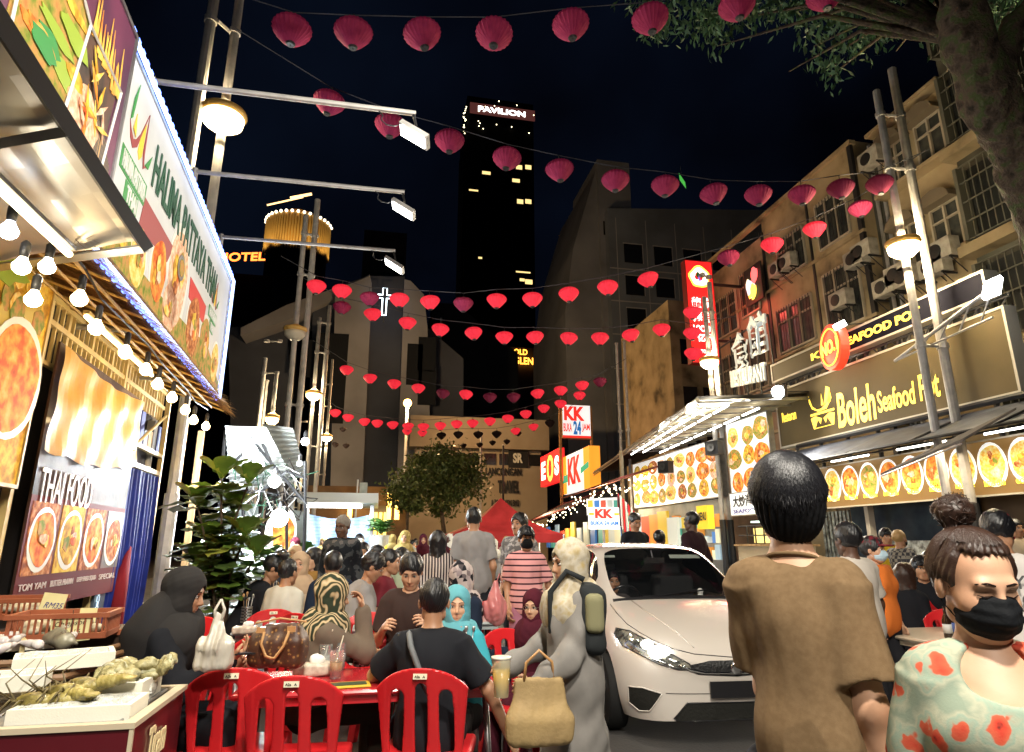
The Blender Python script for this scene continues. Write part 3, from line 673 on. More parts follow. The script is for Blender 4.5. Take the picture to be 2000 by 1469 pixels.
# thatched awning
STRAW = mat('straw', (.36, .20, .07), .9, col2=(.20, .10, .035), ns=14, spec=.1); STRAW2 = mat('straw_pale', (.46, .28, .11), .9); BAMB = mat('bamboo', (.45, .30, .10), .6)
t = thing('thatched_awning', 'straw thatched awning with a ragged fringe under the long white sign', 'awning', (lx(2.4, 6.6), 6.6, 3.3))
def thp(f, g, dz=0): Y = 3.9 + 5.6 * f; a = 1.96 + .95 * g; return V(lx(a, Y), Y, 3.34 + .34 * g + dz)
b = MB(); n = 12
for i in range(n): b.quad(thp(i / n, 0, .05), thp((i + 1) / n, 0, .05), thp((i + 1) / n, 1, .05), thp(i / n, 1, .05)); b.quad(thp(i / n, 0, .11), thp(i / n, 1, .11), thp((i + 1) / n, 1, .11), thp((i + 1) / n, 0, .11))
b.build('backing', STRAW, t)
b = MB()
for k in range(5200):
    f = RNG.rand(); g = RNG.rand() ** 1.4; p = thp(f, g, .04 - .05 * RNG.rand()); L = .10 + .16 * RNG.rand()
    d = V(.75 + .5 * RNG.rand(), (RNG.rand() - .5) * .5, -.22 - (.55 * RNG.rand() if g < .12 else .1 * RNG.rand())).normalized() * L
    w_ = V(0, .004 + .004 * RNG.rand(), .002); b.use(STRAW if RNG.rand() < .65 else STRAW2); m_ = p + d * .5 + Z_ * (-.01 + .02 * RNG.rand())
    b.add([p - w_, p + w_, m_ + w_, m_ - w_, p + d], [(0, 1, 2, 3), (3, 2, 4)])
b.build('straw_fringe', None, t)
b = MB()
for k in range(15): b.tube([thp(k / 14, .02, -.02), thp(k / 14, .98, -.02)], .012, 5)
for g in (.2, .5, .85): b.tube([thp(0, g, -.035), thp(1, g, -.035)], .014, 5)
b.build('batten', BAMB, t)
# stall wall behind: frame, slats, banner, poster, blue shutter, posts
def wl(Y, z, off=0, a=2.9): return V(lx(a, Y) + off, Y, z)
t = thing('market_stall', 'thai food stall with a yellow slatted frame below the thatch', 'stall', (lx(2.9, 7), 7, 0))
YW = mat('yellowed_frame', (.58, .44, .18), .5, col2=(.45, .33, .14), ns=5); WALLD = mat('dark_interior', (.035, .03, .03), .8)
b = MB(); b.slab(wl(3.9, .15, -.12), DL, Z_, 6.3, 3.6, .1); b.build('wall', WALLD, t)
b = MB(); b.slab(wl(5.7, 3.38, .04), DL, Z_, 4.2, .05, .05); b.slab(wl(5.7, 3.60, .04), DL, Z_, 4.2, .05, .05); b.slab(wl(5.7, 3.02, .03), DL, Z_, 2.6, .04, .04); b.build('rail', YW, t)
b = MB()
for k in range(34): b.slab(wl(5.75 + k * .123, 3.05 if k < 20 else 3.2, .03), DL, Z_, .022 if k % 5 else .05, .58 if k < 20 else .42, .03)
b.build('slat', YW, t)
b = MB()
for Y in (5.84, 8.03, 10.1): b.slab(wl(Y, .12, .05), DL, Z_, .06, 3.6, .06)
b.build('post', YW, t)
for (px, dpx, w_, yb) in ((330, 0, .10, .12), (368, 0, .08, .12)):
    Y0 = onL(px, 1000, 2.85).y; b = MB(); b.slab(wl(Y0, yb, .09, 2.85), DL, Z_, w_, 3.35, .10); b.build('wooden_post', WOOD, t)
b = MB(); Y0 = 8.3; b.slab(wl(8.1, 2.44, .06), DL, Z_, 2.0, .06, .06); b.slab(wl(8.1, 2.70, .06), DL, Z_, 2.0, .05, .06); b.tube([wl(8.3, 2.5, .07), wl(9.9, 3.3, .07)], .02, 6); b.build('shelf_rail', YW, t)
b = MB()
for k in range(9):
    b.use([mat('box_blue', (.04, .05, .2), .6), mat('box_dark', (.03, .03, .03), .6), WOOD, mat('box_grey', (.2, .2, .22), .6)][k % 4]); b.slab(wl(8.2 + k * .21, 2.76, .0), DL, Z_, .17, .22 + .25 * RNG.rand(), .1)
b.build('shelf_goods', None, t)
b = MB(); b.slab(wl(8.3, 2.48, .11), DL, Z_, .34, .3, .02); b.use(mat('notice_yellow', (.65, .42, .05), .5, emit=(.65, .42, .05), es=.3)); b.build('notice', mat('notice_yellow'), t)
b = MB(); b.text('BBC', wl(8.35, 2.6, .12), DL, Z_, .22, .09, .004, .01, .004); b.build('notice_lettering', BLKM, t)
# blue shutter curtain
t = thing('blue_curtain', 'deep blue corrugated curtain hanging between the banner and the wooden posts', 'curtain', (lx(2.8, 9), 9, .15))
b = MB(); n = 90; BLU = mat('blue_tarp', (.010, .018, .15), .5, col2=(.014, .028, .22), ns=3, spec=.15)
vs = []
for k in range(n + 1):
    Y = 8.45 + 1.55 * k / n; x = .02 + .022 * math.sin(k * .9) + .02 * math.sin(k * .23)
    vs += [wl(Y, .2, x, 2.86), wl(Y, 1.3, x * 1.2 + .01, 2.86), wl(Y, 2.42, x * .7, 2.86)]
for k in range(n): 
    for j in (0, 1): b.add([vs[3 * k + j], vs[3 * k + 3 + j], vs[3 * k + 4 + j], vs[3 * k + 1 + j]], [(0, 1, 2, 3)])
b.build('fabric', BLU, t, True)
t = thing('glass_panel', 'narrow glass panel with a chequered blue white light beside the blue curtain', 'glass panel', (lx(2.8, 8.2), 8.2, .15))
b = MB(); b.slab(wl(8.08, .3, .02, 2.84), DL, Z_, .34, 2.1, .04); b.build('panel', mat('pale_blue_panel', (.10, .14, .18), .2, col2=(.05, .08, .12), ns=3), t)
b = MB(); b.use(mat('chequer_light', (.5, .65, .75), .4, kind='checker', ns=18, col2=(.06, .12, .2), es=.7, emtex=True)); b.slab(wl(8.13, .7, .03, 2.84), DL, Z_, .09, 1.6, .006); b.build('light_panel', None, t)
# banner THAI FOOD
A = onL(100, 640, 2.9); Bq = onL(262, 770, 2.9)
BAN = mat('banner_brown', (.07, .035, .025), .42, col2=(.035, .02, .015), ns=2.5, coat=.12, bump=.3, bs=3, bdist=.03, spec=.05)
bn = Board('food_banner', 'glossy brown THAI FOOD banner with four dish photos and yellow plastic draped over its top', (A.x + .1, A.y), (Bq.x + .1, Bq.y), 3.25, .95, t=.02, m=BAN, cat='banner')
x0, y0 = bn.uv(42, 930); x1, _ = bn.uv(146, 985)
bn.text('THAI FOOD', max(x0, .1), bn.uv(90, 950)[1] - .14, 1.22, .30, mat('banner_letter', (.7, .62, .56), .4), bold=.0)
bn.text('HALAL\nFOOD', 1.42, 2.0 - .42, .2, .16, WHITE, 'small_lettering', bold=.0)
b = MB(); bn.poly([(1.39, 1.54), (1.66, 1.54), (1.66, 1.78), (1.39, 1.78)], mat('dark_green_card', (.02, .08, .04), .4), mb=b, off=.004); b.build('badge', None, bn.t)

b = MB(); yy = bn.uv(120, 1165)[1]
bn.poly([(0, 0), (bn.w, 0), (bn.w, .95), (0, .95)], mat('banner_red', (.11, .010, .010), .6), mb=b, off=.003)
for k in range(4):
    xx = .05 + k * bn.w / 4; ww = bn.w / 4 - .06
    bn.poly([(xx, .28), (xx + ww, .28), (xx + ww, .90), (xx, .90)], [food(3), food(1), food(3), DKF][k], mb=b, off=.007)
    dish(b, bn.o, bn.U, bn.W, xx + ww / 2, .58, ww * .48, .28, [0, 1, 0, 3][k], lay=.008)
b.build('dish_pictures', None, bn.t)
b = MB()
for k, s_ in enumerate(['TOM YAM', 'BUTTER PRAWN', 'DEEP FRIED SQUID', 'SPECIAL']):
    bn.text(s_, .06 + k * bn.w / 4, .16, bn.w / 4 - .1, .055, mat('caption', (.6, .5, .48), .5), mb=b, bold=.0)
b.build('captions', None, bn.t)
b = MB(); n = 26; PLAS = mat('yellow_plastic', (.52, .31, .07), .42, spec=.12, col2=(.38, .20, .035), ns=2.5, bump=.4, bs=4, bdist=.03, alpha=.88)
vs = [[bn.P(bn.w * (.01 + .99 * i / n), 2.28 - .07 * math.sin(i / n * 3.1) - j / n * (.95 - .12 * (i / n) + .02 * math.sin(i * .9)), .03 + .014 * math.sin(i * 1.1 + j * .16) + .008 * math.sin(j * .5 + i * .3)) for j in range(n + 1)] for i in range(n + 1)]
for i in range(n):
    for j in range(n): b.quad(vs[i][j], vs[i][j + 1], vs[i + 1][j + 1], vs[i + 1][j])
o = b.build('draped_plastic', PLAS, bn.t, True)
# mussel poster
A = onL(-60, 700, 2.85); Bq = onL(72, 700, 2.85)
ms = Board('mussel_poster', 'poster of yellow mussels and fried noodles behind the cluster of bulbs', (lx(2.8, 4.0), 4.0), (lx(2.8, 5.78), 5.78), 3.72, 1.95, t=.03, m=food(1), frame=YW)
b = MB()
for k in range(24):
    x, y = ms.uv(5 + RNG.rand() * 85, 480 + RNG.rand() * 170); ms.poly(ellpts(x, y, .07 + .06 * RNG.rand(), .10 + .08 * RNG.rand(), 12, .1), [food(1), food(4), mat('mussel_print', (.5, .36, .03), .4), food(2)][k % 4], mb=b, off=.006 + k * .0005)
x, y = ms.uv(28, 740); ms.poly(ellpts(x - .05, y, .44, .48), PLATE, mb=b, off=.02); ms.poly(ellpts(x - .05, y, .38, .42, 24, .04), food(0), mb=b, off=.024)
x, y = ms.uv(10, 515); ms.poly(ellpts(x, y, .3, .12, 14, .3), mat('leaf_print'), mb=b, off=.019)
b.build('food_pictures', None, ms.t)
light('AREA', wl(7.0, 3.40, .32), 1.2, (1, .74, .38), 2.6, None, wl(7.0, 1.2, .05), size_y=.1)   # tube under the thatch
bpy.data.objects[-1] if False else None
t = thing('tube_light', 'warm tube light fixed above the thai food banner', 'lamp', tuple(wl(7.0, 3.46, .32)))
b = MB(); b.tube([wl(5.9, 3.44, .34), wl(8.0, 3.44, .34)], .022, 8); b.build('tube', glow('tube_warm', (1, .8, .45), 5), t)
b = MB(); b.slab(wl(5.9, 3.465, .36), DL, Z_, 2.1, .03, .05); b.build('fitting', YW, t)
# red folded parasol leaning
t = thing('folded_parasol', 'dark red folded parasol leaning at the foot of the blue curtain', 'parasol', (lx(2.6, 8.6), 8.6, 0))
b = MB(); b.tube([wl(8.3, .12, .3), wl(8.75, 1.0, .12), wl(9.0, 1.45, .1)], [.05, .09, .02], 8); b.build('fabric', mat('dark_red_fabric', (.16, .012, .02), .8), t, True)
b = MB(); b.tube([wl(8.25, .02, .32), wl(8.32, .16, .3)], .02, 6); b.build('pole', WOOD, t)
# ---------------- floodlights on long arms over the sign, more of the same row behind the camera
def flood(Y, z, xe, label, aim, pw, group=None, col=(1, .97, .88), s=1):
    x0 = lx(2.15, Y)
    t = thing('floodlight', label, 'floodlight', (x0, Y, z), 0, 'floodlights on long steel arms above the sign')
    b = MB(); b.tube([V(x0 - .1, Y, z), V(xe, Y, z + .02)], .026, 8); b.tube([V(x0 + .02, Y, z - .6), V(x0 + .02, Y, z + .04)], .03, 6); b.build('arm', GALV, t)
    h = V(xe - .02, Y + .02, z - .22); u = V(.25, .95, -.1).normalized(); n_ = (Vector(aim) - h).normalized(); v = n_.cross(u).normalized(); u = v.cross(n_)
    b = MB(); b.box(h - n_ * .03, (.16, .33, .05), u, v); b.build('housing', GALV, t)
    b = MB(); b.box(h + n_ * .002, (.12, .29, .012), u, v); b.build('lens', G_TUBE, t)
    b = MB(); b.tube([V(xe - .02, Y, z), V(xe + .01, Y, z - .12), h - n_ * .03], .014, 6); b.tube([V(xe - .35, Y, z)] + [V(xe - .22 + .10 * math.cos(a), Y, z - .08 + .07 * math.sin(a)) for a in (2.6, 3.4, 4.2, 5.0, 5.8)] + [h - n_ * .05], .006, 5); b.build('bracket', BLKM, t)
    light('AREA', h + n_ * .03, pw, col, .3, t, aim)
for px, py, Y, i in ((812, 225, 5.25, 0), (790, 378, 6.95, 1), (772, 492, 8.65, 2)):
    q = onY(px, py, Y); flood(Y, q.z, q.x, ['nearest floodlight arm reaching over the street from the sign', 'middle floodlight arm reaching over the street from the sign', 'farthest floodlight arm reaching over the street from the sign'][i], (lx(2, Y), Y - .4, 2.6), 14)
# ================================================================ street lamps: double poles, mushroom lamps
def lamp_post(px, py, t_, label, htop=11.5, z=7.2, pw=500, lit=True, off=(.42, .15), dark=True, rl=.33, top2=None):
    d = ray(px, py); q = C0 + d * ((z - H) / d.z) if t_ is None else at(px, py, t_)
    z = q.z; x, y = q.x, q.y
    t = thing('street_lamp', label, 'street lamp', (x, y, 0), 0, 'mushroom street lamps with twin poles')
    b = MB(); b.tube([V(x, y, 2.2), V(x, y, top2 or htop - .6)], .075, 10)
    b.tube([V(x + off[0], y + off[1], 2.2), V(x + off[0], y + off[1], htop)], .085, 10)
    for zz in (z + 1.9, z - 2, z + 3.2):
        b.tube([V(x - .1, y, zz), V(x + off[0] + .12, y + off[1], zz)], .035, 6); b.lathe((x, y, zz - .05), [(.1, 0), (.1, .1)], 10); b.lathe((x + off[0], y + off[1], zz - .05), [(.11, 0), (.11, .1)], 10)
    b.build('pole', GALV, t, 'auto')
    b = MB(); b.tube([V(x, y, 0), V(x, y, 2.2)], .10, 10); b.tube([V(x + off[0], y + off[1], 0), V(x + off[0], y + off[1], 2.2)], .11, 10); b.build('base', DARKP if dark else GALV, t, 'auto')
    b = MB(); b.lathe((x, y, z), [(.08, -.02), (rl * .9, .12), (rl, .17), (rl * .97, .22), (rl * .4, .30), (.08, .33)], 24); b.build('shade', mat('lamp_shade_ochre', (.55, .33, .08), .5), t, True)
    b = MB(); b.lathe((x, y, z - .16), [(.1, .03), (rl * .5, .05), (rl * .84, .15), (rl * .90, .262), (.1, .27)], 24); b.build('diffuser', G_LAMP if lit else mat('dull_glass', (.55, .5, .4), .3), t, True)
    if lit: light('POINT', (x, y, z - .42), pw, (1, .80, .48), .22, t); light('POINT', (x, y, z + .5), pw * .5, (1, .80, .48), .2, t)
    return t
lamp_post(435, 240, None, 'near street lamp with a glowing dish behind the white sign', 14.5, z=8.5, pw=420, dark=False, off=(-.36, -.2), rl=.38)
lamp_post(1766, 490, None, 'street lamp before the NO.1 seafood signboards', 11.6, pw=850, off=(.45, -.05))
lamp_post(1386, 712, None, 'street lamp beside the red vertical sign board', 10.2, pw=650, off=(.3, .1))
lamp_post(576, 655, None, 'tall pale lamp post with an unlit dish before the church', 11.6, lit=False, off=(.28, .1))
lamp_post(612, 775, None, 'lit lamp post right of the pale post with the unlit dish', 11.2, pw=500, off=(.35, .1))
lamp_post(638, 857, None, 'small lit lamp post before the grey church pier', 12.5, pw=500, off=(-.35, .1))
lamp_post(531, 822, 24, 'lamp dish just above the bright white stall', 8.5, pw=300, rl=.27, off=(-.5, .1))
lamp_post(589, 925, 38, 'distant small lamp low beside the white stall', 6.5, pw=300, rl=.27, off=(-.35, .1))
q = at(796, 787, 42); t = thing('street_lamp', 'bare glowing orange lamp before the cream travel office', 'street lamp', (q.x, q.y, 0))
b = MB(); b.tube([V(q.x, q.y, 0), V(q.x, q.y, q.z)], .1, 8); b.build('pole', GALV, t); b = MB(); b.ball(q, .28); b.build('globe', glow('orange', (1, .5, .12), 9), t, True); light('POINT', q + V(0, -.6, 0), 5000, (1, .6, .25), .3, t)
for (px0, py0, px1, py1, T_, lab) in ((1204, 672, 1214, 870, 30, 'left one of two thin pale poles before the grey block'), (1219, 668, 1223, 865, 30, 'right one of two thin pale poles before the grey block'), (940, 845, 948, 985, 40, 'thin pole left of the travel lettering'), (983, 870, 986, 985, 40, 'thin dark pole in front of the travel lettering'), (521, 745, 512, 835, 26, 'thin white pole above the bright stall')):
    a = at(px0, py0, T_); o_ = thing('thin_pole', lab, 'pole', (a.x, a.y, 0)); b = MB(); b.tube([V(a.x, a.y, 0), V(a.x, a.y, a.z)], .07, 8); b.lathe((a.x, a.y, a.z * .6), [(.12, 0), (.12, .12)], 10); b.build('shaft', GALV if 'dark' not in lab else DARKP, o_)
    b = MB(); b.lathe((a.x, a.y, a.z), [(.09, 0), (.09, .05), (.02, .1)], 10); b.build('finial', GALV, o_)
# ================================================================ far buildings
def windows(t, o, U, n_, cols, rows, w, h, dx, dz, x0, z0, pane, frame=None, dep=.12, skip=0):
    m = MB(); f = MB()
    for i in range(cols):
        for j in range(rows):
            if skip and RNG.rand() < skip: continue
            p = o + U * (x0 + i * dx) + Z_ * (z0 + j * dz)
            m.slab(p + n_ * .03, U, Z_, w, h, .02)
            if frame: f.slab(p + n_ * .1, U, Z_, w + .2, .1, .12, -.1, -.1); f.slab(p + n_ * .1, U, Z_, w + .2, .1, .12, -.1, h); f.slab(p + n_ * .1, U, Z_, .08, h, .12, -.08, 0); f.slab(p + n_ * .1, U, Z_, .08, h, .12, w, 0)
    m.build('window_panes', pane, t)
    if frame: f.build('window_frames', frame, t)
WPANE = mat('night_window', (.012, .014, .018), .15); 
def concrete(n, c=(.05, .05, .05), c2=None, **k): return mat('wall_' + n, c, .85, col2=c2 or tuple(x * .7 for x in c), ns=k.pop('ns', .25), bump=.2, bs=8, det=8, **k)
# church: curved piers, neon cross
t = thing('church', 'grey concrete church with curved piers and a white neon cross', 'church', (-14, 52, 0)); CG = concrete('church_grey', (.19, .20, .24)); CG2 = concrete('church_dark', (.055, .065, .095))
Yc = 52.0
def front(pts, Y, dep, m, name='wall'):
    b = MB(); q = [onY(px, py, Y) for px, py in pts]; b.poly(V(0, Y, 0), X_, Z_, [(p.x, p.z if (py < 1100) else 0) for p, (px, py) in zip(q, pts)], dep); return b.build(name, m, t)
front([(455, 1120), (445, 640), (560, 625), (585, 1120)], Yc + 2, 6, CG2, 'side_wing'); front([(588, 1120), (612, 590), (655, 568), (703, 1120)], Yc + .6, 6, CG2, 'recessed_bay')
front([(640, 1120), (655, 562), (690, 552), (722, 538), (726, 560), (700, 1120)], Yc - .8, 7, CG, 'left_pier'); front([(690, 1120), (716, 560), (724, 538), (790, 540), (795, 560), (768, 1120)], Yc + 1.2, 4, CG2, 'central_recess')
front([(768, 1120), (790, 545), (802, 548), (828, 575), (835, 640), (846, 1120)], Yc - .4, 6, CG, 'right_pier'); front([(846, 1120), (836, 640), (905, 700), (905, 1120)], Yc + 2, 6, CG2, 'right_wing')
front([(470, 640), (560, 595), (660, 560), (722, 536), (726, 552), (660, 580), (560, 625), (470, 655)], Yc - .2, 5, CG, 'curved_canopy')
b = MB(); 
for (px, py, w_, h_) in ((650, 650, 2.6, 7.5), (612, 660, 1.2, 3.2), (812, 668, 1.3, 3.6), (836, 655, 1.5, 3), (836, 720, 1.5, 3)):
    q = onY(px, py, Yc - .9); b.slab(V(q.x - w_ / 2, Yc - .83 if px == 650 else Yc - .43, q.z - h_), X_, Z_, w_, h_, .05)
b.build('window_slots', WPANE, t)
b = MB(); q = onY(751, 585, Yc - 1.5); 
for dx, dz, w_, h_ in ((0, 0, .28, 2.0), (0, .35, 1.1, .28)): 
    pts = [(q.x - w_ / 2, q.z + dz - h_ / 2), (q.x + w_ / 2, q.z + dz - h_ / 2), (q.x + w_ / 2, q.z + dz + h_ / 2), (q.x - w_ / 2, q.z + dz + h_ / 2)]
x, z = q.x, q.z; e = .17
L = [(-e, -1.25), (e, -1.25), (e, .25), (.8, .25), (.8, .55), (e, .55), (e, 1.15), (-e, 1.15), (-e, .55), (-.8, .55), (-.8, .25), (-e, .25), (-e, -1.25)]
b = MB(); b.tube([V(x + p[0], Yc - 1.2, z + p[1]) for p in L], .055, 6); b.build('neon_cross', glow('neon_cross', (.75, .9, 1), 5), t)
b = MB(); b.tube([V(x, Yc - 1.15, z - 1), V(x, Yc + 1.5, z - 1)], .06, 6); b.build('cross_bracket', STEEL, t)
b = MB(); b.bb(*[onY(620, 1000, 44).x, onY(790, 1000, 44).x], 44, 46, 0, 4.2); b.build('porch', CG2, t)
b = MB()
for px in (685, 760): q = onY(px, 985, 43.9); b.slab(V(q.x - .2, 43.95, 2.9), X_, Z_, .45, 1.7, .06)
b.build('arched_light', glow('arch_light', (1, .62, .15), 4), t)
# tower behind the church, dark slab
t = thing('office_block', 'dark slab block rising behind the church roof', 'building', (onY(752, 900, 90).x, 90, 0))
a, c = onY(712, 448, 90), onY(795, 455, 90); b = MB(); b.bb(a.x, c.x, 90, 104, 0, a.z); b.build('wall', concrete('slab', (.045, .045, .055)), t)
windows(t, V(a.x + 1, 90, 0), X_, -Y_, 6, 14, .8, 1.0, (c.x - a.x - 1.5) / 6, 3, .2, 4, WPANE)
# round gold tower with the hotel lettering
Yg = 260.0; q0, q1 = onY(507, 460, Yg), onY(637, 455, Yg); cx = (q0.x + q1.x) / 2; R_ = (q1.x - q0.x) / 2; zb_ = onY(560, 470, Yg).z; zt_ = onY(560, 410, Yg).z
t = thing('round_tower', 'round hotel tower with a floodlit golden crown', 'building', (cx, Yg + R_, 0))
b = MB(); b.lathe((cx, Yg + R_, 0), [(R_ * .96, 0), (R_ * .96, zb_ - 1)], 40); b.build('shaft', concrete('round', (.02, .02, .03)), t, 'auto')
GOLD = mat('golden_wall', (.75, .45, .12), .6, col2=(.5, .28, .06), ns=.3, bump=.1, bs=1)
b = MB(); b.lathe((cx, Yg + R_, 0), [(R_, zb_ - 1), (R_ * 1.03, zb_), (R_, zb_ + .5), (R_, zt_ - 2), (R_ * .97, zt_), (R_ * .6, zt_ + 4), (R_ * .2, zt_ + 7)], 40); b.build('crown', GOLD, t, 'auto')
b = MB()
for k in range(36):
    a = math.pi * (1.02 + .96 * k / 35); x, y = cx + R_ * 1.02 * math.cos(a), Yg + R_ + R_ * 1.02 * math.sin(a); b.tube([V(x, y, zb_ - 3), V(x, y, zt_ - .5)], .45, 6)
b.build('crown_ribs', mat('golden_rib', (.8, .6, .3), .5), t)
b = MB()
for k in range(18): 
    a = math.pi * (1.02 + .96 * k / 17); b.ball((cx + R_ * 1.05 * math.cos(a), Yg + R_ + R_ * 1.05 * math.sin(a), zt_ - .2), .7, 6, 4)
b.build('crown_lamps', glow('crown_lamp', (1, .85, .6), 3), t)
b = MB(); b.tube([V(cx - R_ * .9, Yg + R_ * .1, zt_ + 2.2), V(cx + R_ * .2, Yg - 1, zt_ + 6.5)], .35, 5); b.tube([V(cx - R_ * .2, Yg, zt_ + 6), V(cx + R_ * .45, Yg, zt_ + 9)], .6, 5); b.build('roof_lights', glow('roof_gold', (1, .6, .25), 2.5), t)
for k in range(7):
    a = math.pi * (1.05 + .9 * k / 6); light('SPOT', (cx + (R_ + 7) * math.cos(a), Yg + R_ + (R_ + 7) * math.sin(a), zb_ - 5), 3500, (1, .62, .18), .5, t, (cx + R_ * math.cos(a), Yg + R_ + R_ * math.sin(a), zb_ + 8), spot=80)
Yh = 150.0; q0, q1 = onY(420, 512, Yh), onY(520, 495, Yh)
t = thing('hotel_sign', 'orange neon JI HOTEL letters on a dark roof far behind', 'sign', (q0.x, Yh, 0)); b = MB(); b.use(glow('neon_orange', (1, .20, .03), 3.5)); b.text('IJI HOTEL', V(q0.x - 3, Yh, q0.z - .9), V(1, 0, .12), Z_, q1.x - q0.x + 3, 2.9, .2, .02, .1); b.build('neon_letters', None, t)
b = MB(); b.bb(q0.x - 8, q1.x + 2, Yh + .5, Yh + 12, 0, q0.z - 2.2); b.build('roof_block', concrete('round'), t)
# pavilion tower
Yp = 230.0; q0, q1 = onY(905, 560, Yp), onY(1045, 560, Yp); zt_ = onY(975, 195, Yp).z
t = thing('skyscraper', 'black skyscraper with PAVILION lettering at its top', 'skyscraper', (q0.x, Yp, 0))
b = MB(); b.bb(q0.x, q1.x, Yp, Yp + 24, 0, zt_); b.bb(q0.x - .8, q0.x, Yp + 2, Yp + 20, 0, zt_ - 20); b.build('tower', concrete('night_tower', (.006, .006, .009)), t)
b = MB(); a, c = onY(918, 212, Yp - .6), onY(1040, 212, Yp - .6); b.bb(a.x, c.x + 1, Yp - .8, Yp - .2, a.z - 1.8, a.z + 3.2); b.build('sign_band', mat('brown_band', (.05, .02, .015), .6, emit=(.12, .035, .03), es=.6), t)
b = MB(); b.use(glow('white_letter', (1, .95, .9), 4)); b.text('PAVILION', V(onY(934, 217, Yp - 1).x, Yp - .9, a.z - .8), X_, Z_, onY(1026, 217, Yp - 1).x - onY(934, 217, Yp - 1).x, 2.6, .2, .03, .1); b.build('lettering', None, t)
b = MB()
for k in range(34):
    px, py = (905 + RNG.rand() * 140, 195 + RNG.rand() * 65) if k < 16 else (905 + RNG.rand() * 5, 210 + RNG.rand() * 50); q = onY(px, py, Yp - .9); b.ball(q, .24, 6, 4)
b.build('spark_lights', glow('spark', (1, .85, .5), 5), t)
b = MB()
for px, py, w_, h_ in ((1014, 326, 2.6, 2), (1032, 326, 2.6, 2), (950, 337, 3.5, 1.4), (1008, 352, 3.2, 1.6), (925, 371, 3.8, .7), (1016, 393, 2.6, 2), (1032, 393, 2.6, 2), (1022, 531, 6, .6), (1033, 550, 3, 2), (1020, 546, 2, 1.2), (938, 503, 1.5, .8)): q = onY(px, py, Yp - .2); b.slab(V(q.x - w_ / 2, Yp - .15, q.z - h_ / 2), X_, Z_, w_, h_, .1)
b.build('lit_windows', glow('lit_window', (1, .72, .28), 1.2), t)
# GLENS neon on slim tower
q = onY(1015, 700, 120); t = thing('neon_sign', 'small orange neon reading OLD GLENS below the black skyscraper', 'sign', (q.x, 120, 0)); b = MB(); b.use(glow('neon_amber', (1, .38, .04), 3.5))
b.text('OLD', V(q.x - 1.2, 120, q.z + .8), X_, Z_, 2.8, 1.2, .1, .02, .1); b.text('GLENS', V(q.x - 1.2, 120, q.z - 1.2), X_, Z_, 4.8, 1.5, .1, .02, .1); b.build('neon_letters', None, t); b = MB(); b.bb(q.x - 2, q.x + 5, 120.6, 130, 0, q.z + 2.6); b.build('tower', concrete('purple_block', (.06, .055, .085)), t)
# dark central block
t = thing('apartment_block', 'dark blue flat fronted block between church and cream office', 'building', (onY(900, 900, 75).x, 75, 0)); a, c = onY(845, 590, 75), onY(1012, 690, 75); b = MB(); b.poly(V(0, 75, 0), X_, Z_, [(a.x, 0), (c.x, 0), (c.x, c.z), (a.x + 3, a.z), (a.x, a.z)], 12); b.build('wall', concrete('night_blue', (.022, .028, .042)), t)
b = MB(); b.slab(V(a.x + 1, 74.9, a.z - 6), X_, Z_, .25, 4, .1); b.build('pipe', STEEL, t)
# cream travel office
Yt = 49.5; t = thing('travel_office', 'cream two tier office with TRAVEL lettering and a blank parapet', 'building', (onY(930, 900, Yt).x, Yt, 0)); CR = concrete('cream', (.34, .29, .23), (.28, .23, .18), ns=.4)
a, c, d_, e_ = onY(802, 810, Yt), onY(1072, 825, Yt), onY(940, 875, Yt), onY(940, 912, Yt)
b = MB(); b.bb(a.x, c.x, Yt, Yt + 9, d_.z, a.z); b.bb(a.x + .5, c.x - .5, Yt + .8, Yt + 9, e_.z, d_.z); b.bb(a.x + .2, c.x - .2, Yt + .1, Yt + 9, 0, e_.z); b.build('wall', CR, t)
b = MB()
for k in range(9): b.bb(a.x + 1 + k * (c.x - a.x) / 9, a.x + 1 + (k + .78) * (c.x - a.x) / 9, Yt + .7, Yt + .75, e_.z + .3, d_.z - .3)
b.build('window_band', WPANE, t)
b = MB(); b.use(BLKM); q = onY(948, 920, Yt); q2 = onY(1018, 920, Yt); b.text('LANCONGAN', V(q.x, Yt + .05, q.z - .3), X_, Z_, q2.x - q.x, .6, .05, .02, .06); q = onY(972, 950, Yt); b.text('TRAVEL', V(q.x, Yt + .05, q.z - .5), X_, Z_, onY(1014, 950, Yt).x - q.x, 1.0, .05, .03, .06); b.text('& TOURS SDN BHD', V(q.x - .5, Yt + .05, q.z - 1.5), X_, Z_, onY(1014, 950, Yt).x - q.x + .5, .5, .05, .01, .06); b.build('lettering', None, t)
b = MB(); q = onY(1015, 893, Yt); b.bb(q.x - .8, q.x + .8, Yt + .55, Yt + .65, q.z - 1.2, q.z + 1.2); b.build('monogram_panel', BLKM, t); b = MB(); b.use(WHITE); b.text('SR', V(q.x - .45, Yt + .5, q.z - .4), X_, Z_, .8, .8, .05, .04, .06); b.build('monogram', None, t)
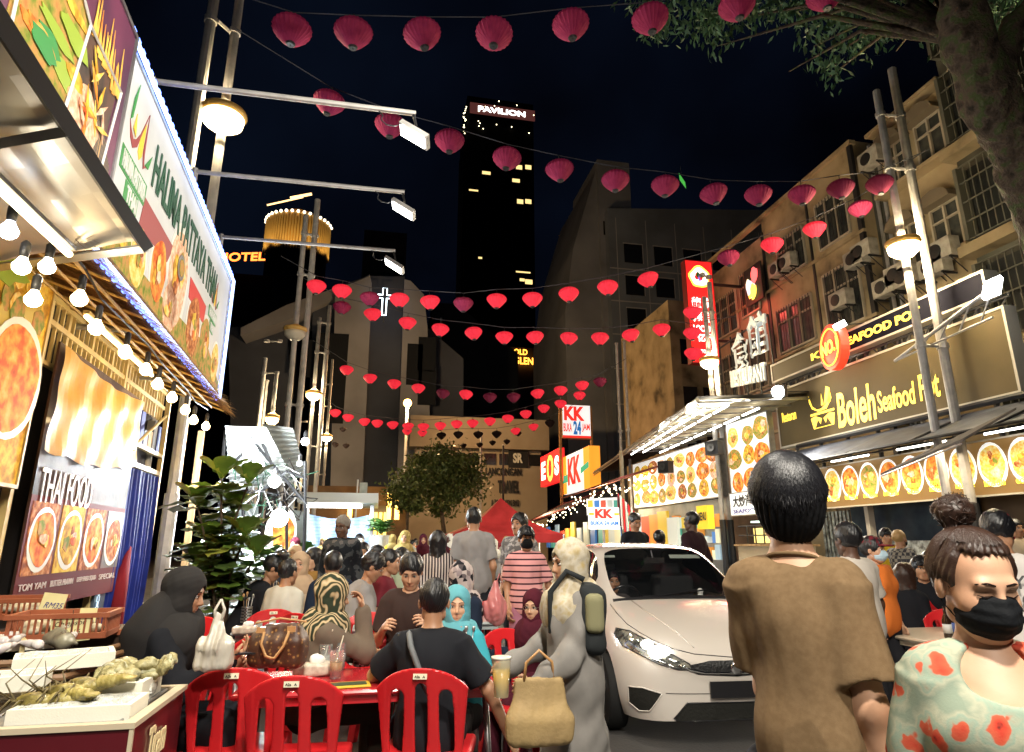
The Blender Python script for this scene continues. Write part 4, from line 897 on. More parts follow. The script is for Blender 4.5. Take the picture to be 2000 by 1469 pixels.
# grey office block on the right
Yb = 56.0; t = thing('office_block', 'tall grey office block with square windows and a stair tower on its left', 'building', (onY(1300, 900, Yb).x, Yb, 0)); OG = concrete('office_grey', (.20, .235, .29)); OG2 = concrete('office_side', (.26, .28, .32))
a, c = onY(1172, 300, Yb), onY(1235, 305, Yb); d_, e_ = onY(1188, 440, Yb), onY(1500, 400, Yb); l_ = onY(1108, 420, Yb)
b = MB(); b.poly(V(0, Yb, 0), X_, Z_, [(d_.x, 0), (e_.x + 6, 0), (e_.x + 6, e_.z), (d_.x, d_.z + 2)], 18); b.build('wall', OG, t)
b = MB(); b.bb(a.x, c.x, Yb + 1, Yb + 10, 0, a.z); b.build('stair_tower', OG2, t); b = MB(); b.poly(V(0, Yb + 1.5, 0), X_, Z_, [(l_.x, 0), (a.x, 0), (a.x, a.z - 1), (l_.x + 1, l_.z - 3), (l_.x, l_.z - 10)], 14); b.build('side_wall', OG2, t)
b = MB(); 
for r in range(9):
    zz = d_.z - 4 - r * 3.55
    for k in range(6): x = d_.x + 1.6 + k * 3.3; b.slab(V(x, Yb - .04, zz), X_, Z_, 2.0, 2.1, .05)
b.build('window_panes', WPANE, t); b = MB()
for r in range(9):
    zz = d_.z - 4 - r * 3.55
    for k in range(6):
        x = d_.x + 1.6 + k * 3.3; b.slab(V(x - .1, Yb - .05, zz + 2.1), X_, Z_, 2.2, .12, .12); b.slab(V(x + 2, Yb - .05, zz), X_, Z_, .1, 2.1, .12)
    b.slab(V(d_.x, Yb - .02, zz - .8), X_, Z_, 28, .12, .1)
for k in range(8): b.slab(V(d_.x + k * 3.3 + .8, Yb - .012, 0), X_, Z_, .08, d_.z + 1, .06)
b.build('facade_joints', mat('joint_grey', (.40, .41, .43), .7), t)
b = MB(); 
for k in range(5): b.slab(V(a.x + .4 + k * .55, Yb + .96, a.z - 9), X_, Z_, .3, 1.6, .05)
b.build('louvres', WPANE, t)
# ================================================================ shophouse terrace on the right (X = 15)
FX = 15.0
def fx(px, py): q = onX(px, py, FX); return q.y, q.z
t = thing('shophouse_terrace', 'ochre four storey shophouse terrace with barred windows and air conditioners', 'building', (FX, 16, 0))
OC = mat('ochre_render', (.46, .30, .14), .85, stops=[(.30, (.08, .065, .045)), (.46, (.28, .22, .13)), (.7, (.40, .32, .20))], ns=.8, det=10, bump=.3, bs=12)
OC2 = mat('pink_render', (.42, .27, .19), .85, stops=[(.3, (.11, .08, .06)), (.45, (.28, .20, .14)), (.7, (.38, .27, .20))], ns=.7, det=10, bump=.3, bs=12)
DG = mat('green_grey_render', (.12, .115, .09), .85, col2=(.07, .07, .055), ns=1, det=8, bump=.2, bs=10)
b = MB(); b.use(OC2); b.bb(FX, FX + 9, 21.3, 26.2, 0, 13.9); b.use(OC); b.bb(FX - .02, FX + 9, 16.0, 21.3, 0, 14.75); b.bb(FX + .3, FX + 9, 12.6, 15.2, 0, 14.5); b.build('wall', None, t)
b = MB(); b.bb(FX + .5, FX + 9, 15.2, 16.0, 0, 14.2); b.bb(FX + .15, FX + 9, 2, 12.6, 0, 17.5); b.build('dark_wall', DG, t)
b = MB()
for z in (12.05, 9.15, 6.4):
    b.bb(FX - .12, FX + .02, 15.9, 26.2, z - .75, z - .65); b.bb(FX - .1, FX + .35, 12.6, 15.3, z, z + .14); b.bb(FX - .3, FX + .2, 2, 12.7, z - .35, z - .05)
b.bb(FX - .15, FX + .1, 15.9, 26.3, 14.55, 14.7); b.bb(FX - .1, FX + .4, 12.5, 15.3, 14.3, 14.42); b.build('ledge', OC, t)
b = MB(); b.bb(FX - .1, FX + .02, 15.95, 16.12, 0, 14.7); b.bb(FX - .06, FX + .02, 18.45, 18.55, 5, 14.6); b.bb(FX - .06, FX + .02, 21.25, 21.4, 5, 14); b.build('downpipe', BLKM, t)
b = MB()
for Y, z in ((15.4, 0), (15.7, 0)): b.tube([V(FX + .4, Y, z), V(FX + .4, Y, 14.4)], .06, 6)
b.build('drain_pipe', GALV, t)
WG = mat('grimy_glass', (.03, .035, .035), .2, col2=(.07, .07, .06), ns=3); FRM = mat('window_frame_pale', (.35, .31, .24), .6)
def win(Y0, Y1, z0, z1, x=FX, nm=3, bars=True, hood=False, trans=True):
    b = MB(); b.slab(V(x - .03, Y1, z0), -Y_, Z_, Y1 - Y0, z1 - z0, .03); w_ = b.build('window', WG, t)
    b = MB(); 
    for k in range(nm + 1): b.bb(x - .12, x - .04, Y0 + (Y1 - Y0) * k / nm - .03, Y0 + (Y1 - Y0) * k / nm + .03, z0, z1)
    b.bb(x - .13, x - .04, Y0, Y1, z0 - .05, z0 + .02); b.bb(x - .13, x - .04, Y0, Y1, z1 - .03, z1 + .05)
    if trans: b.bb(x - .11, x - .04, Y0, Y1, z0 + (z1 - z0) * .68, z0 + (z1 - z0) * .68 + .05)
    b.build('frame', FRM, w_)
    if bars:
        b = MB()
        for k in range(int((Y1 - Y0) / .16)): b.bb(x - .20, x - .18, Y0 + k * .16, Y0 + k * .16 + .02, z0, z1)
        b.build('bars', BLKM, w_)
    if hood:
        b = MB(); ym = (Y0 + Y1) / 2; r = (Y1 - Y0) / 2 + .1; P = [(r * math.cos(a), .75 * r * math.sin(a)) for a in [math.pi * k / 6 for k in range(7)]]
        b.poly(V(x - .45, ym, z1), -Y_, Z_, P, .45); b.build('hood', mat('hood_metal', (.16, .13, .09), .6), w_)
for Y0, Y1, z0, z1 in ((16.5, 18.0, 11.6, 13.3), (18.8, 20.4, 11.5, 13.0), (16.4, 18.1, 8.5, 10.6), (18.8, 20.9, 8.6, 10.3), (21.9, 23.2, 10.9, 12.8), (23.6, 25.6, 10.6, 12.4), (21.8, 23.6, 7.6, 9.8), (24.0, 25.8, 7.6, 9.6), (16.5, 18.0, 5.6, 7.6), (19.0, 20.8, 5.6, 7.6)): win(Y0, Y1, z0, z1, FX, 3)
for Y0 in (12.75, 14.0):
    for z0 in (12.1 - .02, 9.25, 6.4): win(Y0 + .1, Y0 + 1.0, z0 + .1, z0 + 1.55, FX + .3, 2, False, True)
GRL = mat('grille_metal', (.14, .14, .11), .5, .3)
for r, z0 in enumerate((3.5, 6.4, 9.2, 12.1, 14.9)):    # near section: recessed caged balconies
    b = MB(); b.slab(V(FX + .12, 12.4, z0), -Y_, Z_, 9, 2.1, .03); b.build('recess', mat('recess_dark', (.02, .022, .02), .5), t)
    b = MB()
    for k in range(46): b.bb(FX - .2, FX - .18, 12.4 - k * .2 - .02, 12.4 - k * .2, z0, z0 + 2.1)
    for zz in (0, .5, 1.05, 1.6, 2.08): b.bb(FX - .21, FX - .17, 3.3, 12.4, z0 + zz, z0 + zz + .03)
    for k in range(5): b.bb(FX - .25, FX + .1, 12.4 - k * 2.1 - .05, 12.4 - k * 2.1 + .05, z0, z0 + 2.1)
    b.build('balcony_cage', GRL, t)
for k, (px, py) in enumerate([(1535, 525), (1553, 512), (1860, 490), (1845, 520), (1775, 535), (1720, 310), (1705, 490), (1660, 585), (1690, 505), (1750, 560), (1790, 540)]):
    Y, z = fx(px, py); a = thing('air_conditioner', ['air conditioner unit on the facade left of the barred window pair', 'air conditioner right beside another one below the red lantern', 'air conditioner under the right window hood', 'lower air conditioner under the right window hood', 'air conditioner between lamp post and dark sign', 'air conditioner at the top by the thick drain pipe', 'air conditioner behind the upper barred window', 'air conditioner low above the dark seafood sign', 'air conditioner left of the thick drain pipe', 'air conditioner right above the dark seafood sign', 'air conditioner low right of the lamp post'][k], 'air conditioner', (FX, Y, z), 0, 'air conditioners on the terrace')
    b = MB(); b.bb(FX - .50, FX - .16, Y - .4, Y + .4, z - .3, z + .25); b.build('casing', mat('ac_casing', (.40, .38, .33), .6, col2=(.22, .2, .17), ns=3), a)
    b = MB(); b.lathe((FX - .505, Y + .08, z - .03), [(.20, 0), (.20, .02), (.05, .03)], 16, up=-X_); b.build('fan_grille', BLKM, a)
    b = MB(); b.bb(FX - .5, FX, Y - .35, Y - .31, z - .36, z - .31); b.bb(FX - .5, FX, Y + .31, Y + .35, z - .36, z - .31); b.tube([V(FX - .48, Y - .33, z - .34), V(FX, Y - .33, z - .75)], .015, 5); b.tube([V(FX - .48, Y + .33, z - .34), V(FX, Y + .33, z - .75)], .015, 5); b.build('bracket', BLKM, a)
# ochre end block behind the red sign
t = thing('corner_building', 'narrow ochre building behind the red vertical sign', 'building', (16, 30, 0)); q0 = onY(1305, 600, 34); q1 = onY(1400, 560, 34)
b = MB(); b.bb(q0.x, q1.x + 3, 34, 42, 0, q0.z + .5); b.build('wall', OC, t); b = MB()
for r in range(4): b.bb(q0.x + .6, q0.x + 1.5, 33.93, 33.97, 3 + r * 3, 4.6 + r * 3); b.bb(q0.x + 1.9, q0.x + 2.8, 33.93, 33.97, 3 + r * 3, 4.6 + r * 3)
b.build('window_panes', WPANE, t)
# ================================================================ right: seafood signs
RX = 11.0
def rb(name, label, px0, py0, px1, py1, X=RX, **k):   # far top-left (x0,y0) and near bottom-right (x1,y1)
    a = onX(px0, py0, X); c = onX(px1, py1, X); return Board(name, label, (X, a.y), (X, c.y), a.z, c.z, **k)
TAN = mat('tan_panel', (.13, .095, .045), .6, col2=(.10, .075, .035), ns=.8); DKN = mat('dark_navy_panel', (.008, .008, .014), .9, spec=.1)
GOLDL = glow('gold_letter', (1, .72, .08), 1.3); RIM = mat('pale_rim', (.5, .45, .36), .5)
s1 = rb('restaurant_sign', 'broad tan sign with the golden words Boleh Seafood Pot', 1515, 768, 1990, 762, m=TAN, t=.25, frame=RIM, fw=.05)
s1h = onX(1515, 890, RX).z
x, y = s1.uv(1530, 822); s1.text('Restoran', s1.uv(1528, 815)[0], s1.uv(1545, 808)[1] - .18, .62, .28, GOLDL, bold=.01)
xa, _ = s1.uv(1640, 840); xb, _ = s1.uv(1712, 800); s1.text('Boleh', xa, s1.h * .07, xb - xa, s1.h * .56, GOLDL, bold=.02, shear=.15)
xa, _ = s1.uv(1716, 800); xb, _ = s1.uv(1790, 780); s1.text('Seafood', xa, s1.h * .15, xb - xa, s1.h * .32, GOLDL, bold=.015, shear=.12); xa, _ = s1.uv(1800, 790); xb, _ = s1.uv(1838, 765); s1.text('Pot', xa, s1.h * .16, xb - xa, s1.h * .36, GOLDL, bold=.02, shear=.12)
b = MB(); xa, _ = s1.uv(1586, 830); xb, _ = s1.uv(1632, 815); k = xb - xa; yb = s1.h * .16
for L in ([(0, .30), (.08, 0), (.92, 0), (1, .30), (.8, .34), (.5, .22), (.2, .34)], [(0, .36), (1, .36), (1, .42), (0, .42)], [(0, .75), (.0, .95), (.12, .62), (.3, .5), (.5, .5), (.75, .62), (.9, .95), (.95, .7), (.7, .46), (.35, .44), (.1, .55)], [(.62, .60), (.78, 1.05), (.92, .98), (.9, .62)], [(.50, .58), (.55, .9), (.60, .58)]):
    s1.poly([(xa + u * k, yb + v * s1.h * .62) for u, v in L], GOLDL, mb=b, off=.01)
for c_ in (.3, .5, .7): s1.poly([(xa + (c_ - .14) * k, yb + .02), (xa + (c_ + .14) * k, yb + .02), (xa + c_ * k, yb + s1.h * (.14 + .05 * (c_ == .5)))], TAN, mb=b, off=.016)
b.build('bowl_logo', None, s1.t)
s2 = rb('restaurant_sign', 'dark upper sign reading KING NO.1 SEAFOOD POT in yellow', 1507, 716, 1925, 575, m=TAN, t=.3, frame=RIM, fw=.05)
b = MB(); xa = s2.uv(1640, 640)[0]; s2.poly([(xa, 0), (s2.w, 0), (s2.w, s2.h), (xa, s2.h)], DKN, mb=b, off=.006); b.build('dark_panel', None, s2.t)
xa = s2.uv(1585, 700)[0]; xb = s2.uv(1602, 690)[0]; s2.text('KI', xa, s2.h * .28, xb - xa + .1, s2.h * .42, GOLDL, bold=.03, off=.012)
xa = s2.uv(1644, 660)[0]; xb = s2.uv(1795, 590)[0]; s2.text('SEAFOOD POT', xa, s2.h * .27, xb - xa, s2.h * .46, GOLDL, bold=.04, off=.012)
q = onX(1621, 678, RX - .5); t = thing('round_sign', 'round red NO.1 sign in front of the seafood sign', 'sign', tuple(q)); n_ = V(-1, .24, 0).normalized(); u = Z_.cross(n_) * 1.0; Rr = .56
b = MB(); b.use(glow('red_sign', (.9, .035, .015), 1.0)); b.poly(q, u, Z_, ellpts(0, 0, Rr, Rr, 32), .2); b.build('disc', None, t)
b = MB(); b.tube([q + n_ * .02 + u * (Rr * .8 * math.cos(a)) + Z_ * (Rr * .8 * math.sin(a)) for a in [k * math.pi / 16 for k in range(33)]], .018, 5); b.build('ring', GOLDL, t)
b = MB(); b.use(GOLDL); b.text('NO.1', q - u * .42 - Z_ * .16, u, Z_, .84, .34, .01, .04, .02); b.build('lettering', None, t)
q = onX(1520, 765, RX - .9); t = thing('floodlight', 'round white floodlight glaring at the corner of the tan sign', 'floodlight', tuple(q)); b = MB(); b.ball(q, .17, 14, 10); b.build('lens', G_COOL, t, True); b = MB(); b.tube([q, q + V(.9, 0, .05)], .02, 6); b.box(q + V(.12, 0, .0), (.1, .3, .3)); b.build('arm', BLKM, t)
light('SPOT', q + V(-.2, -.15, 0), 140, (1, .93, .75), .2, t, q + V(.95, -2.5, -.8), spot=150, blend=1)
q = onX(1938, 562, RX - .9); t = thing('floodlight', 'white floodlight on a trussed steel arm beside the dark upper sign', 'floodlight', tuple(q)); b = MB(); b.box(q, (.10, .3, .34), V(1, .3, -.4), Y_); b.build('lens', G_COOL, t); b = MB()
e = q + V(.3, 2.6, -.55); b.tube([q, e], .035, 6); b.tube([q + V(0, .1, -.5), e], .02, 6)
for k in range(5): b.tube([q.lerp(e, k / 5), (q + V(0, .1, -.5)).lerp(e, (k + .5) / 5)], .015, 5)
b.build('truss_arm', GALV, t); light('SPOT', q + V(-.1, 0, 0), 8, (.9, 1, .98), .2, t, q + V(.9, 1.5, -.6), spot=140, blend=1)
q = onX(1640, 635, RX - .6); t = thing('floodlight', 'small floodlight above the round NO.1 sign', 'floodlight', tuple(q)); b = MB(); b.box(q, (.12, .3, .14), V(1, .2, .6), Y_); b.build('lens', G_COOL, t); b = MB(); b.tube([q, q + V(.7, 0, .1)], .02, 5); b.build('arm', BLKM, t)
# truss between the signs
t = thing('sign_truss', 'steel truss holding the two seafood signs', 'truss', (RX + .3, 14, s1.o.z + s1.h)); b = MB(); za, zb2 = s1.o.z + s1.h + .02, s2.o.z - .02
y0_, y1_ = s1.o.y, s1.o.y - s1.w
for zz in (za + .06, zb2 - .06): b.tube([V(RX + .25, y0_, zz), V(RX + .25, y1_, zz)], .03, 6)
for k in range(24): Ya = y0_ + (y1_ - y0_) * k / 24; Yb_ = y0_ + (y1_ - y0_) * (k + 1) / 24; b.tube([V(RX + .25, Ya, za if k % 2 else zb2), V(RX + .25, Yb_, zb2 if k % 2 else za)], .018, 5)
for k in range(7): Ya = y0_ + (y1_ - y0_) * (k + .3) / 7; b.tube([V(RX + .28, Ya, 2.4), V(RX + .28, Ya, s2.o.z + .3)], .05, 6)
b.build('bars', mat('truss_grey', (.10, .10, .10), .5, .5), t)
# awnings and menu strip below
mb_ = onX(1625, 990, 10.7).z; mt_ = mb_ + .95
s3 = Board('menu_sign', 'long lit menu strip of orange seafood dishes under the blue black awning', (10.7, 14.5), (10.7, 7.3), mt_, mb_, m=mat('menu_brown', (.16, .09, .03), .4, emit=(.5, .26, .06), es=.25), t=.1, frame=RIM)
b = MB(); nm = ['CHILLI CRAB', 'SALTED EGG', 'CHILLI LALA', 'GARLIC\nLALA PRAWN', 'SAMBAL SOTONG', 'KAM HEONG\nCHICKEN', 'BUTTER\nSOTONG', 'SQUID RICE', 'BUTTER CRAB', 'MEE\nGORENG', 'NASI GORENG', 'TOM YAM']
for k in range(12):
    cx_ = .32 + k * .6; dish(b, s3.o, s3.U, s3.W, cx_, .52, .29, .40, [0, 4, 0, 2, 0, 0, 0, 4, 4, 4, 5, 0][k], 1)
b.build('dish_pictures', None, s3.t)
b = MB()
for k in range(12): s3.text(nm[k], .12 + k * .6, .14, .40, .20 if '\n' in nm[k] else .10, glow('yellow_letter', (1, .8, .05), 1.2), mb=b, off=.03, bold=.03)
b.build('dish_names', None, s3.t)
t = thing('awning', 'navy blue canvas awning sloping out above the orange menu strip', 'awning', (10.2, 11, mt_)); b = MB(); NAVY = mat('navy_canvas', (.05, .06, .09), .55, col2=(.025, .03, .05), ns=2.5, bump=.4, bs=4, bdist=.04)
n = 20
for i in range(n):
    for j in range(6):
        g = lambda a, c: V(10.95 - 1.5 * c / 6, 15 - 8.6 * a / n, mt_ + .62 - .62 * c / 6 - .05 * math.sin(a * math.pi / 2.5) * math.sin(c / 6 * math.pi)); b.quad(g(i, j), g(i, j + 1), g(i + 1, j + 1), g(i + 1, j))
b.build('canvas', NAVY, t, True); b = MB(); b.tube([V(9.45, 15, mt_), V(9.45, 6.4, mt_)], .03, 6)
for k in range(6): b.tube([V(9.45, 15 - k * 1.7, mt_), V(10.95, 15 - k * 1.7, mt_ + .6)], .02, 5)
b.tube([V(10.9, 15, mt_ + .72), V(10.9, 6.4, mt_ + .72)], .06, 6); b.build('frame', BLKM, t)
q = onX(1880, 860, 9.3); t = thing('awning_flap', 'small brown grey flap jutting over the awning at the twin poles', 'awning', tuple(q)); b = MB(); b.hexa([onX(1720, 928, 9.4), onX(1860, 868, 9.6), onX(1985, 800, 9.0), onX(1880, 862, 8.9), onX(1720, 924, 9.4), onX(1860, 862, 9.6), onX(1985, 795, 9.0), onX(1880, 856, 8.9)]); b.build('canvas', mat('brown_canvas', (.10, .085, .075), .8, col2=(.06, .055, .05), ns=4), t); b = MB(); b.tube([onX(1720, 930, 9.4), onX(1880, 866, 8.9)], .015, 5); b.build('rail', STEEL, t)
# restaurant front below
t = thing('seafood_restaurant', 'open seafood restaurant front with dark hangings and pale rear walls', 'restaurant', (11.2, 12, .12)); b = MB(); b.bb(12.6, 12.7, 5, 16, .12, 3); b.build('rear_wall', mat('brown_wall', (.19, .13, .08), .8, col2=(.13, .09, .06), ns=1.4, bump=.1, bs=10), t)
b = MB(); b.bb(11.6, 12.5, 11.4, 14.2, .12, 2.5); b.build('kitchen_block', mat('dark_blue_fabric', (.018, .024, .04), .7, col2=(.03, .045, .06), ns=3), t)
b = MB()
for Y in (15.6, 12.9, 10.4, 7.6): b.bb(11.0, 11.15, Y, Y + .12, .12, 3.3)
b.build('column', mat('pale_column', (.42, .38, .32), .6), t)
b = MB()
for k in range(8): b.bb(11.62, 11.66, 14.3 + k * .14, 14.38 + k * .14, .9, 2.3)
b.bb(11.3, 11.6, 11.6, 12.9, 1.0, 1.55); b.build('rack_goods', mat('grey_goods', (.35, .38, .38), .5, col2=(.05, .05, .05), ns=9), t)
light('AREA', (10.0, 10.5, mt_ - .1), 160, (1, .84, .58), 6.5, None, (9.6, 10.5, 0), size_y=.15)
t = thing('tube_light', 'tube lights along the underside of the navy awning', 'lamp', (10.4, 10.5, mt_ - .1)); b = MB()
for Y in (8, 10, 12, 14): b.tube([V(10.45, Y, mt_ + .08), V(10.45, Y + 1.2, mt_ + .08)], .02, 6)
b.build('tube', G_TUBE, t); b = MB(); b.bb(10.42, 10.48, 7.8, 15.4, mt_ + .1, mt_ + .13); b.build('fitting', BLKM, t)
# ================================================================ lit menu boards with tube-lit roof, further along
BX = 10.5
def bx(px, py): q = onX(px, py, BX); return q.y, q.z
LIT = mat('lightbox_white', (.8, .82, .82), .4, emit=(1, .99, .95), es=.5)
s4 = rb('menu_lightbox', 'glowing white menu lightbox of dishes behind the lamp post, nearest the tan sign', 1418, 830, 1512, 955, X=BX, m=LIT, t=.15, frame=STEEL)
s5 = rb('menu_lightbox', 'long glowing white menu lightbox of seafood behind the two speakers', 1236, 908, 1412, 968, X=BX, m=LIT, t=.15, frame=STEEL)
for s_, nx, ny, seed in ((s4, 3, 3, 1), (s5, 9, 3, 2)):
    b = MB(); r = np.random.RandomState(seed)
    for i in range(nx):
        for j in range(ny):
            w_, h_ = s_.w / nx, s_.h / ny; 
            big = r.rand() < .35; dish(b, s_.o, s_.U, s_.W, (i + .5 + .2 * (r.rand() - .5)) * w_, (j * .92 + .45 + .15 * r.rand()) * h_, w_ * (.50 if not big else .66), h_ * (.46 + .12 * r.rand()), r.randint(6), 1, False, .001 * (i + j))
    b.build('dish_pictures', None, s_.t)
s6 = rb('menu_sign', 'white strip with dark Chinese characters below the nearer lightbox', 1425, 965, 1490, 1002, X=BX - .02, m=LIT, t=.05, frame=STEEL)
s6.text('大炒海鮮', .15, s6.h * .35, s6.w - .3, s6.h * .55, BLKM, bold=.03); s6.text('SEAFOOD', .15, s6.h * .08, s6.w - .3, s6.h * .18, mat('purple_ink', (.06, .05, .3), .5))
# roof with tube lights
pA, pB, pC = onX(1377, 769, 7.6), onX(1200, 886, 9.2), onX(1100, 943, 11.6)
rz_ = (pA.z + pB.z) / 2
t = thing('stall_roof', 'dark corrugated stall roof with rows of white tube lights beneath', 'roof', (9, 18, rz_)); 
E0, E1 = V(7.75, 14.4, rz_), V(11.0, 33, rz_); I0, I1 = V(11.0, 14.4, rz_ + .25), V(12.6, 33, rz_ + .25)
b = MB(); n = 40
for k in range(n):
    a, c, d_, e_ = E0.lerp(E1, k / n), E0.lerp(E1, (k + 1) / n), I0.lerp(I1, (k + 1) / n), I0.lerp(I1, k / n); m_ = Z_ * (.06 if k % 2 else .10); m2 = Z_ * (.10 if k % 2 else .06)
    b.quad(a + m_, c + m2, d_ + m2, e_ + m_)
b.build('sheet', mat('dark_roof_sheet', (.05, .05, .05), .6, col2=(.09, .085, .08), ns=2), t)
b = MB(); b.quad(E0, E0.lerp(E1, .5), I0.lerp(I1, .5), I0); b.build('ceiling', mat('ceiling_cream', (.50, .44, .30), .7, col2=(.4, .35, .24), ns=2), t)
b = MB(); b.tube([E0, E1], .06, 6); b.tube([E0 - Z_ * .12, E1 - Z_ * .12], .03, 5); b.build('gutter', mat('pale_gutter', (.40, .36, .28), .5), t)
b = MB()
for k in range(12): 
    f = k / 22; a, c = E0.lerp(E1, f), I0.lerp(I1, f); b.tube([a - Z_ * .06, c - Z_ * .06], .025, 5)
b.build('rafter', STEEL, t)
b = MB()
for row, f0 in ((.10, .02), (.26, .0), (.62, .03)):
    for k in range(7): a = E0.lerp(E1, f0 + k * .068).lerp(I0.lerp(I1, f0 + k * .068), row); c = E0.lerp(E1, f0 + k * .068 + .054).lerp(I0.lerp(I1, f0 + k * .068 + .054), row); b.tube([a - Z_ * .16, c - Z_ * .16], .028, 6)
b.build('tube_light', G_TUBE, t)
light('AREA', (8.7, 17.5, rz_ - .2), 600, (1, .95, .84), 9, t, (5.0, 16.5, 0), size_y=1.0)
light('AREA', (8.6, 15, rz_ - .2), 330, (1, .93, .78), 3, t, (6.5, 12, 0), size_y=1.0)
t = thing('support_post', 'pale square posts under the tube lit roof edge', 'post', (8.9, 20, 0)); b = MB(); q = onX(1218, 1000, 9.15); b.bb(q.x - .06, q.x + .06, q.y - .06, q.y + .06, 0, rz_); b.build('shaft', mat('post_cream', (.48, .42, .28), .6), t); b = MB(); b.bb(q.x - .1, q.x + .1, q.y - .1, q.y + .1, 0, .2); b.build('foot', DARKP, t)
for k, (px, py) in enumerate([(1300, 912), (1395, 875)]):
    q = onX(px, py, 9.6); t = thing('loudspeaker', ['far black box speaker hanging before the long lightbox', 'near black box speaker hanging before the long lightbox'][k], 'speaker', tuple(q)); b = MB(); u = V(.5, -.8, 0).normalized(); b.box(q, (.42, .34, .40), u, Z_.cross(u)); b.build('cabinet', BLKM, t); b = MB(); b.tube([q + Z_ * .15, q + Z_ * .8], .012, 5); b.build('bracket', STEEL, t); b = MB(); b.lathe(q + V(-.18, -.12, 0), [(.12, 0), (.12, .02), (.04, .0)], 14, up=V(-.8, -.5, 0)); b.build('cone', mat('cone_grey', (.06, .06, .06), .6), t)
# stall counters, goods and back walls beneath the lightboxes
t = thing('food_stall', 'hawker stall with cream counter and glass cases below the near lightbox', 'stall', (10, 13, 0)); b = MB(); q0, q1 = onX(1440, 1050, 9.9).y, onX(1535, 1050, 9.9).y; b.bb(9.9, 10.7, q1, q0, .12, 1.42); b.build('counter', mat('cream_counter', (.48, .40, .27), .5, col2=(.40, .33, .22), ns=2), t)
b = MB(); b.bb(9.8, 10.8, q1 - .05, q0 + .05, 1.42, 1.47); b.build('counter_top', WOOD, t)
b = MB()
for k in range(5): b.tube([V(9.95, q1 + .2 + k * .4, 1.5), V(9.95, q1 + .2 + k * .4, 1.95)], .02, 5)
b.tube([V(9.95, q1, 1.7), V(9.95, q0, 1.7)], .02, 5); b.tube([V(9.95, q1, 1.95), V(9.95, q0, 1.95)], .02, 5); b.build('rail', BLKM, t)
b = MB(); b.use(mat('yellow_light_case', (.8, .65, .2), .4, emit=(.9, .7, .2), es=.7)); b.bb(10.3, 10.6, q1 + .3, q0 - .2, 1.5, 1.9); b.build('lit_case', None, t); b = MB(); b.bb(10.3, 10.5, q1 + .1, q0 - .1, 2.3, 2.4); b.bb(10.3, 10.5, q1 + .1, q0 - .1, 2.05, 2.1); b.build('shelf', mat('pale_green_light', (.6, .8, .75), .4, emit=(.6, .85, .8), es=.7), t)
t = thing('food_stall', 'bright drinks stall with stacked goods behind the men at the car', 'stall', (10.2, 18, 0)); y0_, y1_ = s5.o.y - s5.w, s5.o.y
b = MB(); b.bb(10.65, 10.75, y0_, y1_, .12, s5.o.z - .05); b.build('rear_wall', mat('bright_wall', (.52, .52, .46), .6, col2=(.34, .36, .33), ns=1.5), t)
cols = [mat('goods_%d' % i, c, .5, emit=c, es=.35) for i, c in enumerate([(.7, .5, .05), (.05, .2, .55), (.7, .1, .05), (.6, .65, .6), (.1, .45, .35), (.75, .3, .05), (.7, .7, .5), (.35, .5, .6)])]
b = MB(); r = np.random.RandomState(5)
for i in range(26):
    for j in range(3):
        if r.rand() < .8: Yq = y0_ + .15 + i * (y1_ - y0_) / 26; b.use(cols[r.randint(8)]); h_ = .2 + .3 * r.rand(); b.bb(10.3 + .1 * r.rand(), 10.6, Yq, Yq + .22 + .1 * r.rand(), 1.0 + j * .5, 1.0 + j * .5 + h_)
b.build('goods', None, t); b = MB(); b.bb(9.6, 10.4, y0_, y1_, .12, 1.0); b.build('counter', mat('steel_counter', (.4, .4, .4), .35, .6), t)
b = MB(); b.use(mat('yellow_box', (.75, .48, .02), .5, emit=(.8, .5, .02), es=.5)); q = onX(1372, 1010, 9.6); b.bb(9.6, 9.8, q.y - .35, q.y + .35, q.z - .35, q.z + .35); b.build('yellow_sign_box', None, t)
b = MB(); b.use(BLKM); b.text('MENU', V(9.59, q.y + .25, q.z - .1), -Y_, Z_, .5, .25, .004, .03, .004); b.build('lettering', None, t)
# ---- restaurant letters, red vertical sign, KK signs, red shop sign
t = thing('restaurant_sign', 'open frame sign with silver RESTAURANT letters and two Chinese characters', 'sign', (13, 20, 5)); X = 12.0; a = onX(1430, 752, X); c = onX(1498, 722, X); SIL = mat('silver_letter', (.66, .70, .70), .35, .3, emit=(.5, .55, .55), es=.25)
b = MB(); b.use(SIL); b.text('RESTAURANT', V(X, a.y, a.z - .1), V(0, c.y - a.y, c.z - a.z - .25), Z_, (c - a).length, .62, .08, .02, .02); a = onX(1435, 728, X); b.text('食', V(X, a.y, a.z), -Y_, Z_, 1.0, 1.35, .08, .03, .02); a = onX(1466, 690, X); b.text('館', V(X, a.y, a.z - .2), -Y_, Z_, 1.05, 1.45, .08, .03, .02); b.build('lettering', None, t)
b = MB(); a = onX(1405, 700, X + .1); c = onX(1500, 640, X + .1); zb_ = onX(1430, 770, X).z
for k in range(5): Yq = a.y + (c.y - a.y) * k / 4; b.tube([V(X + .15, Yq, zb_ - .4), V(X + .15, Yq, a.z + .6)], .03, 5)
b.tube([V(X + .15, a.y, a.z + .4), V(X + .15, c.y, a.z + .6)], .04, 5); b.tube([V(X + .15, a.y, zb_ - .3), V(X + .15, c.y, zb_ - .3)], .04, 5); b.build('frame', BLKM, t)
YV = 23.0; a = onY(1338, 508, YV); c = onY(1388, 508, YV); zb_ = onY(1375, 708, YV).z
REDG = glow('red_board', (.85, .02, .02), .75)
t_ = Board('vertical_sign', 'tall red vertical sign with a dragon roundel and white neon characters', (a.x, YV), (c.x, YV), a.z, zb_, m=REDG, t=.35, frame=mat('maroon_frame', (.25, .01, .01), .5))
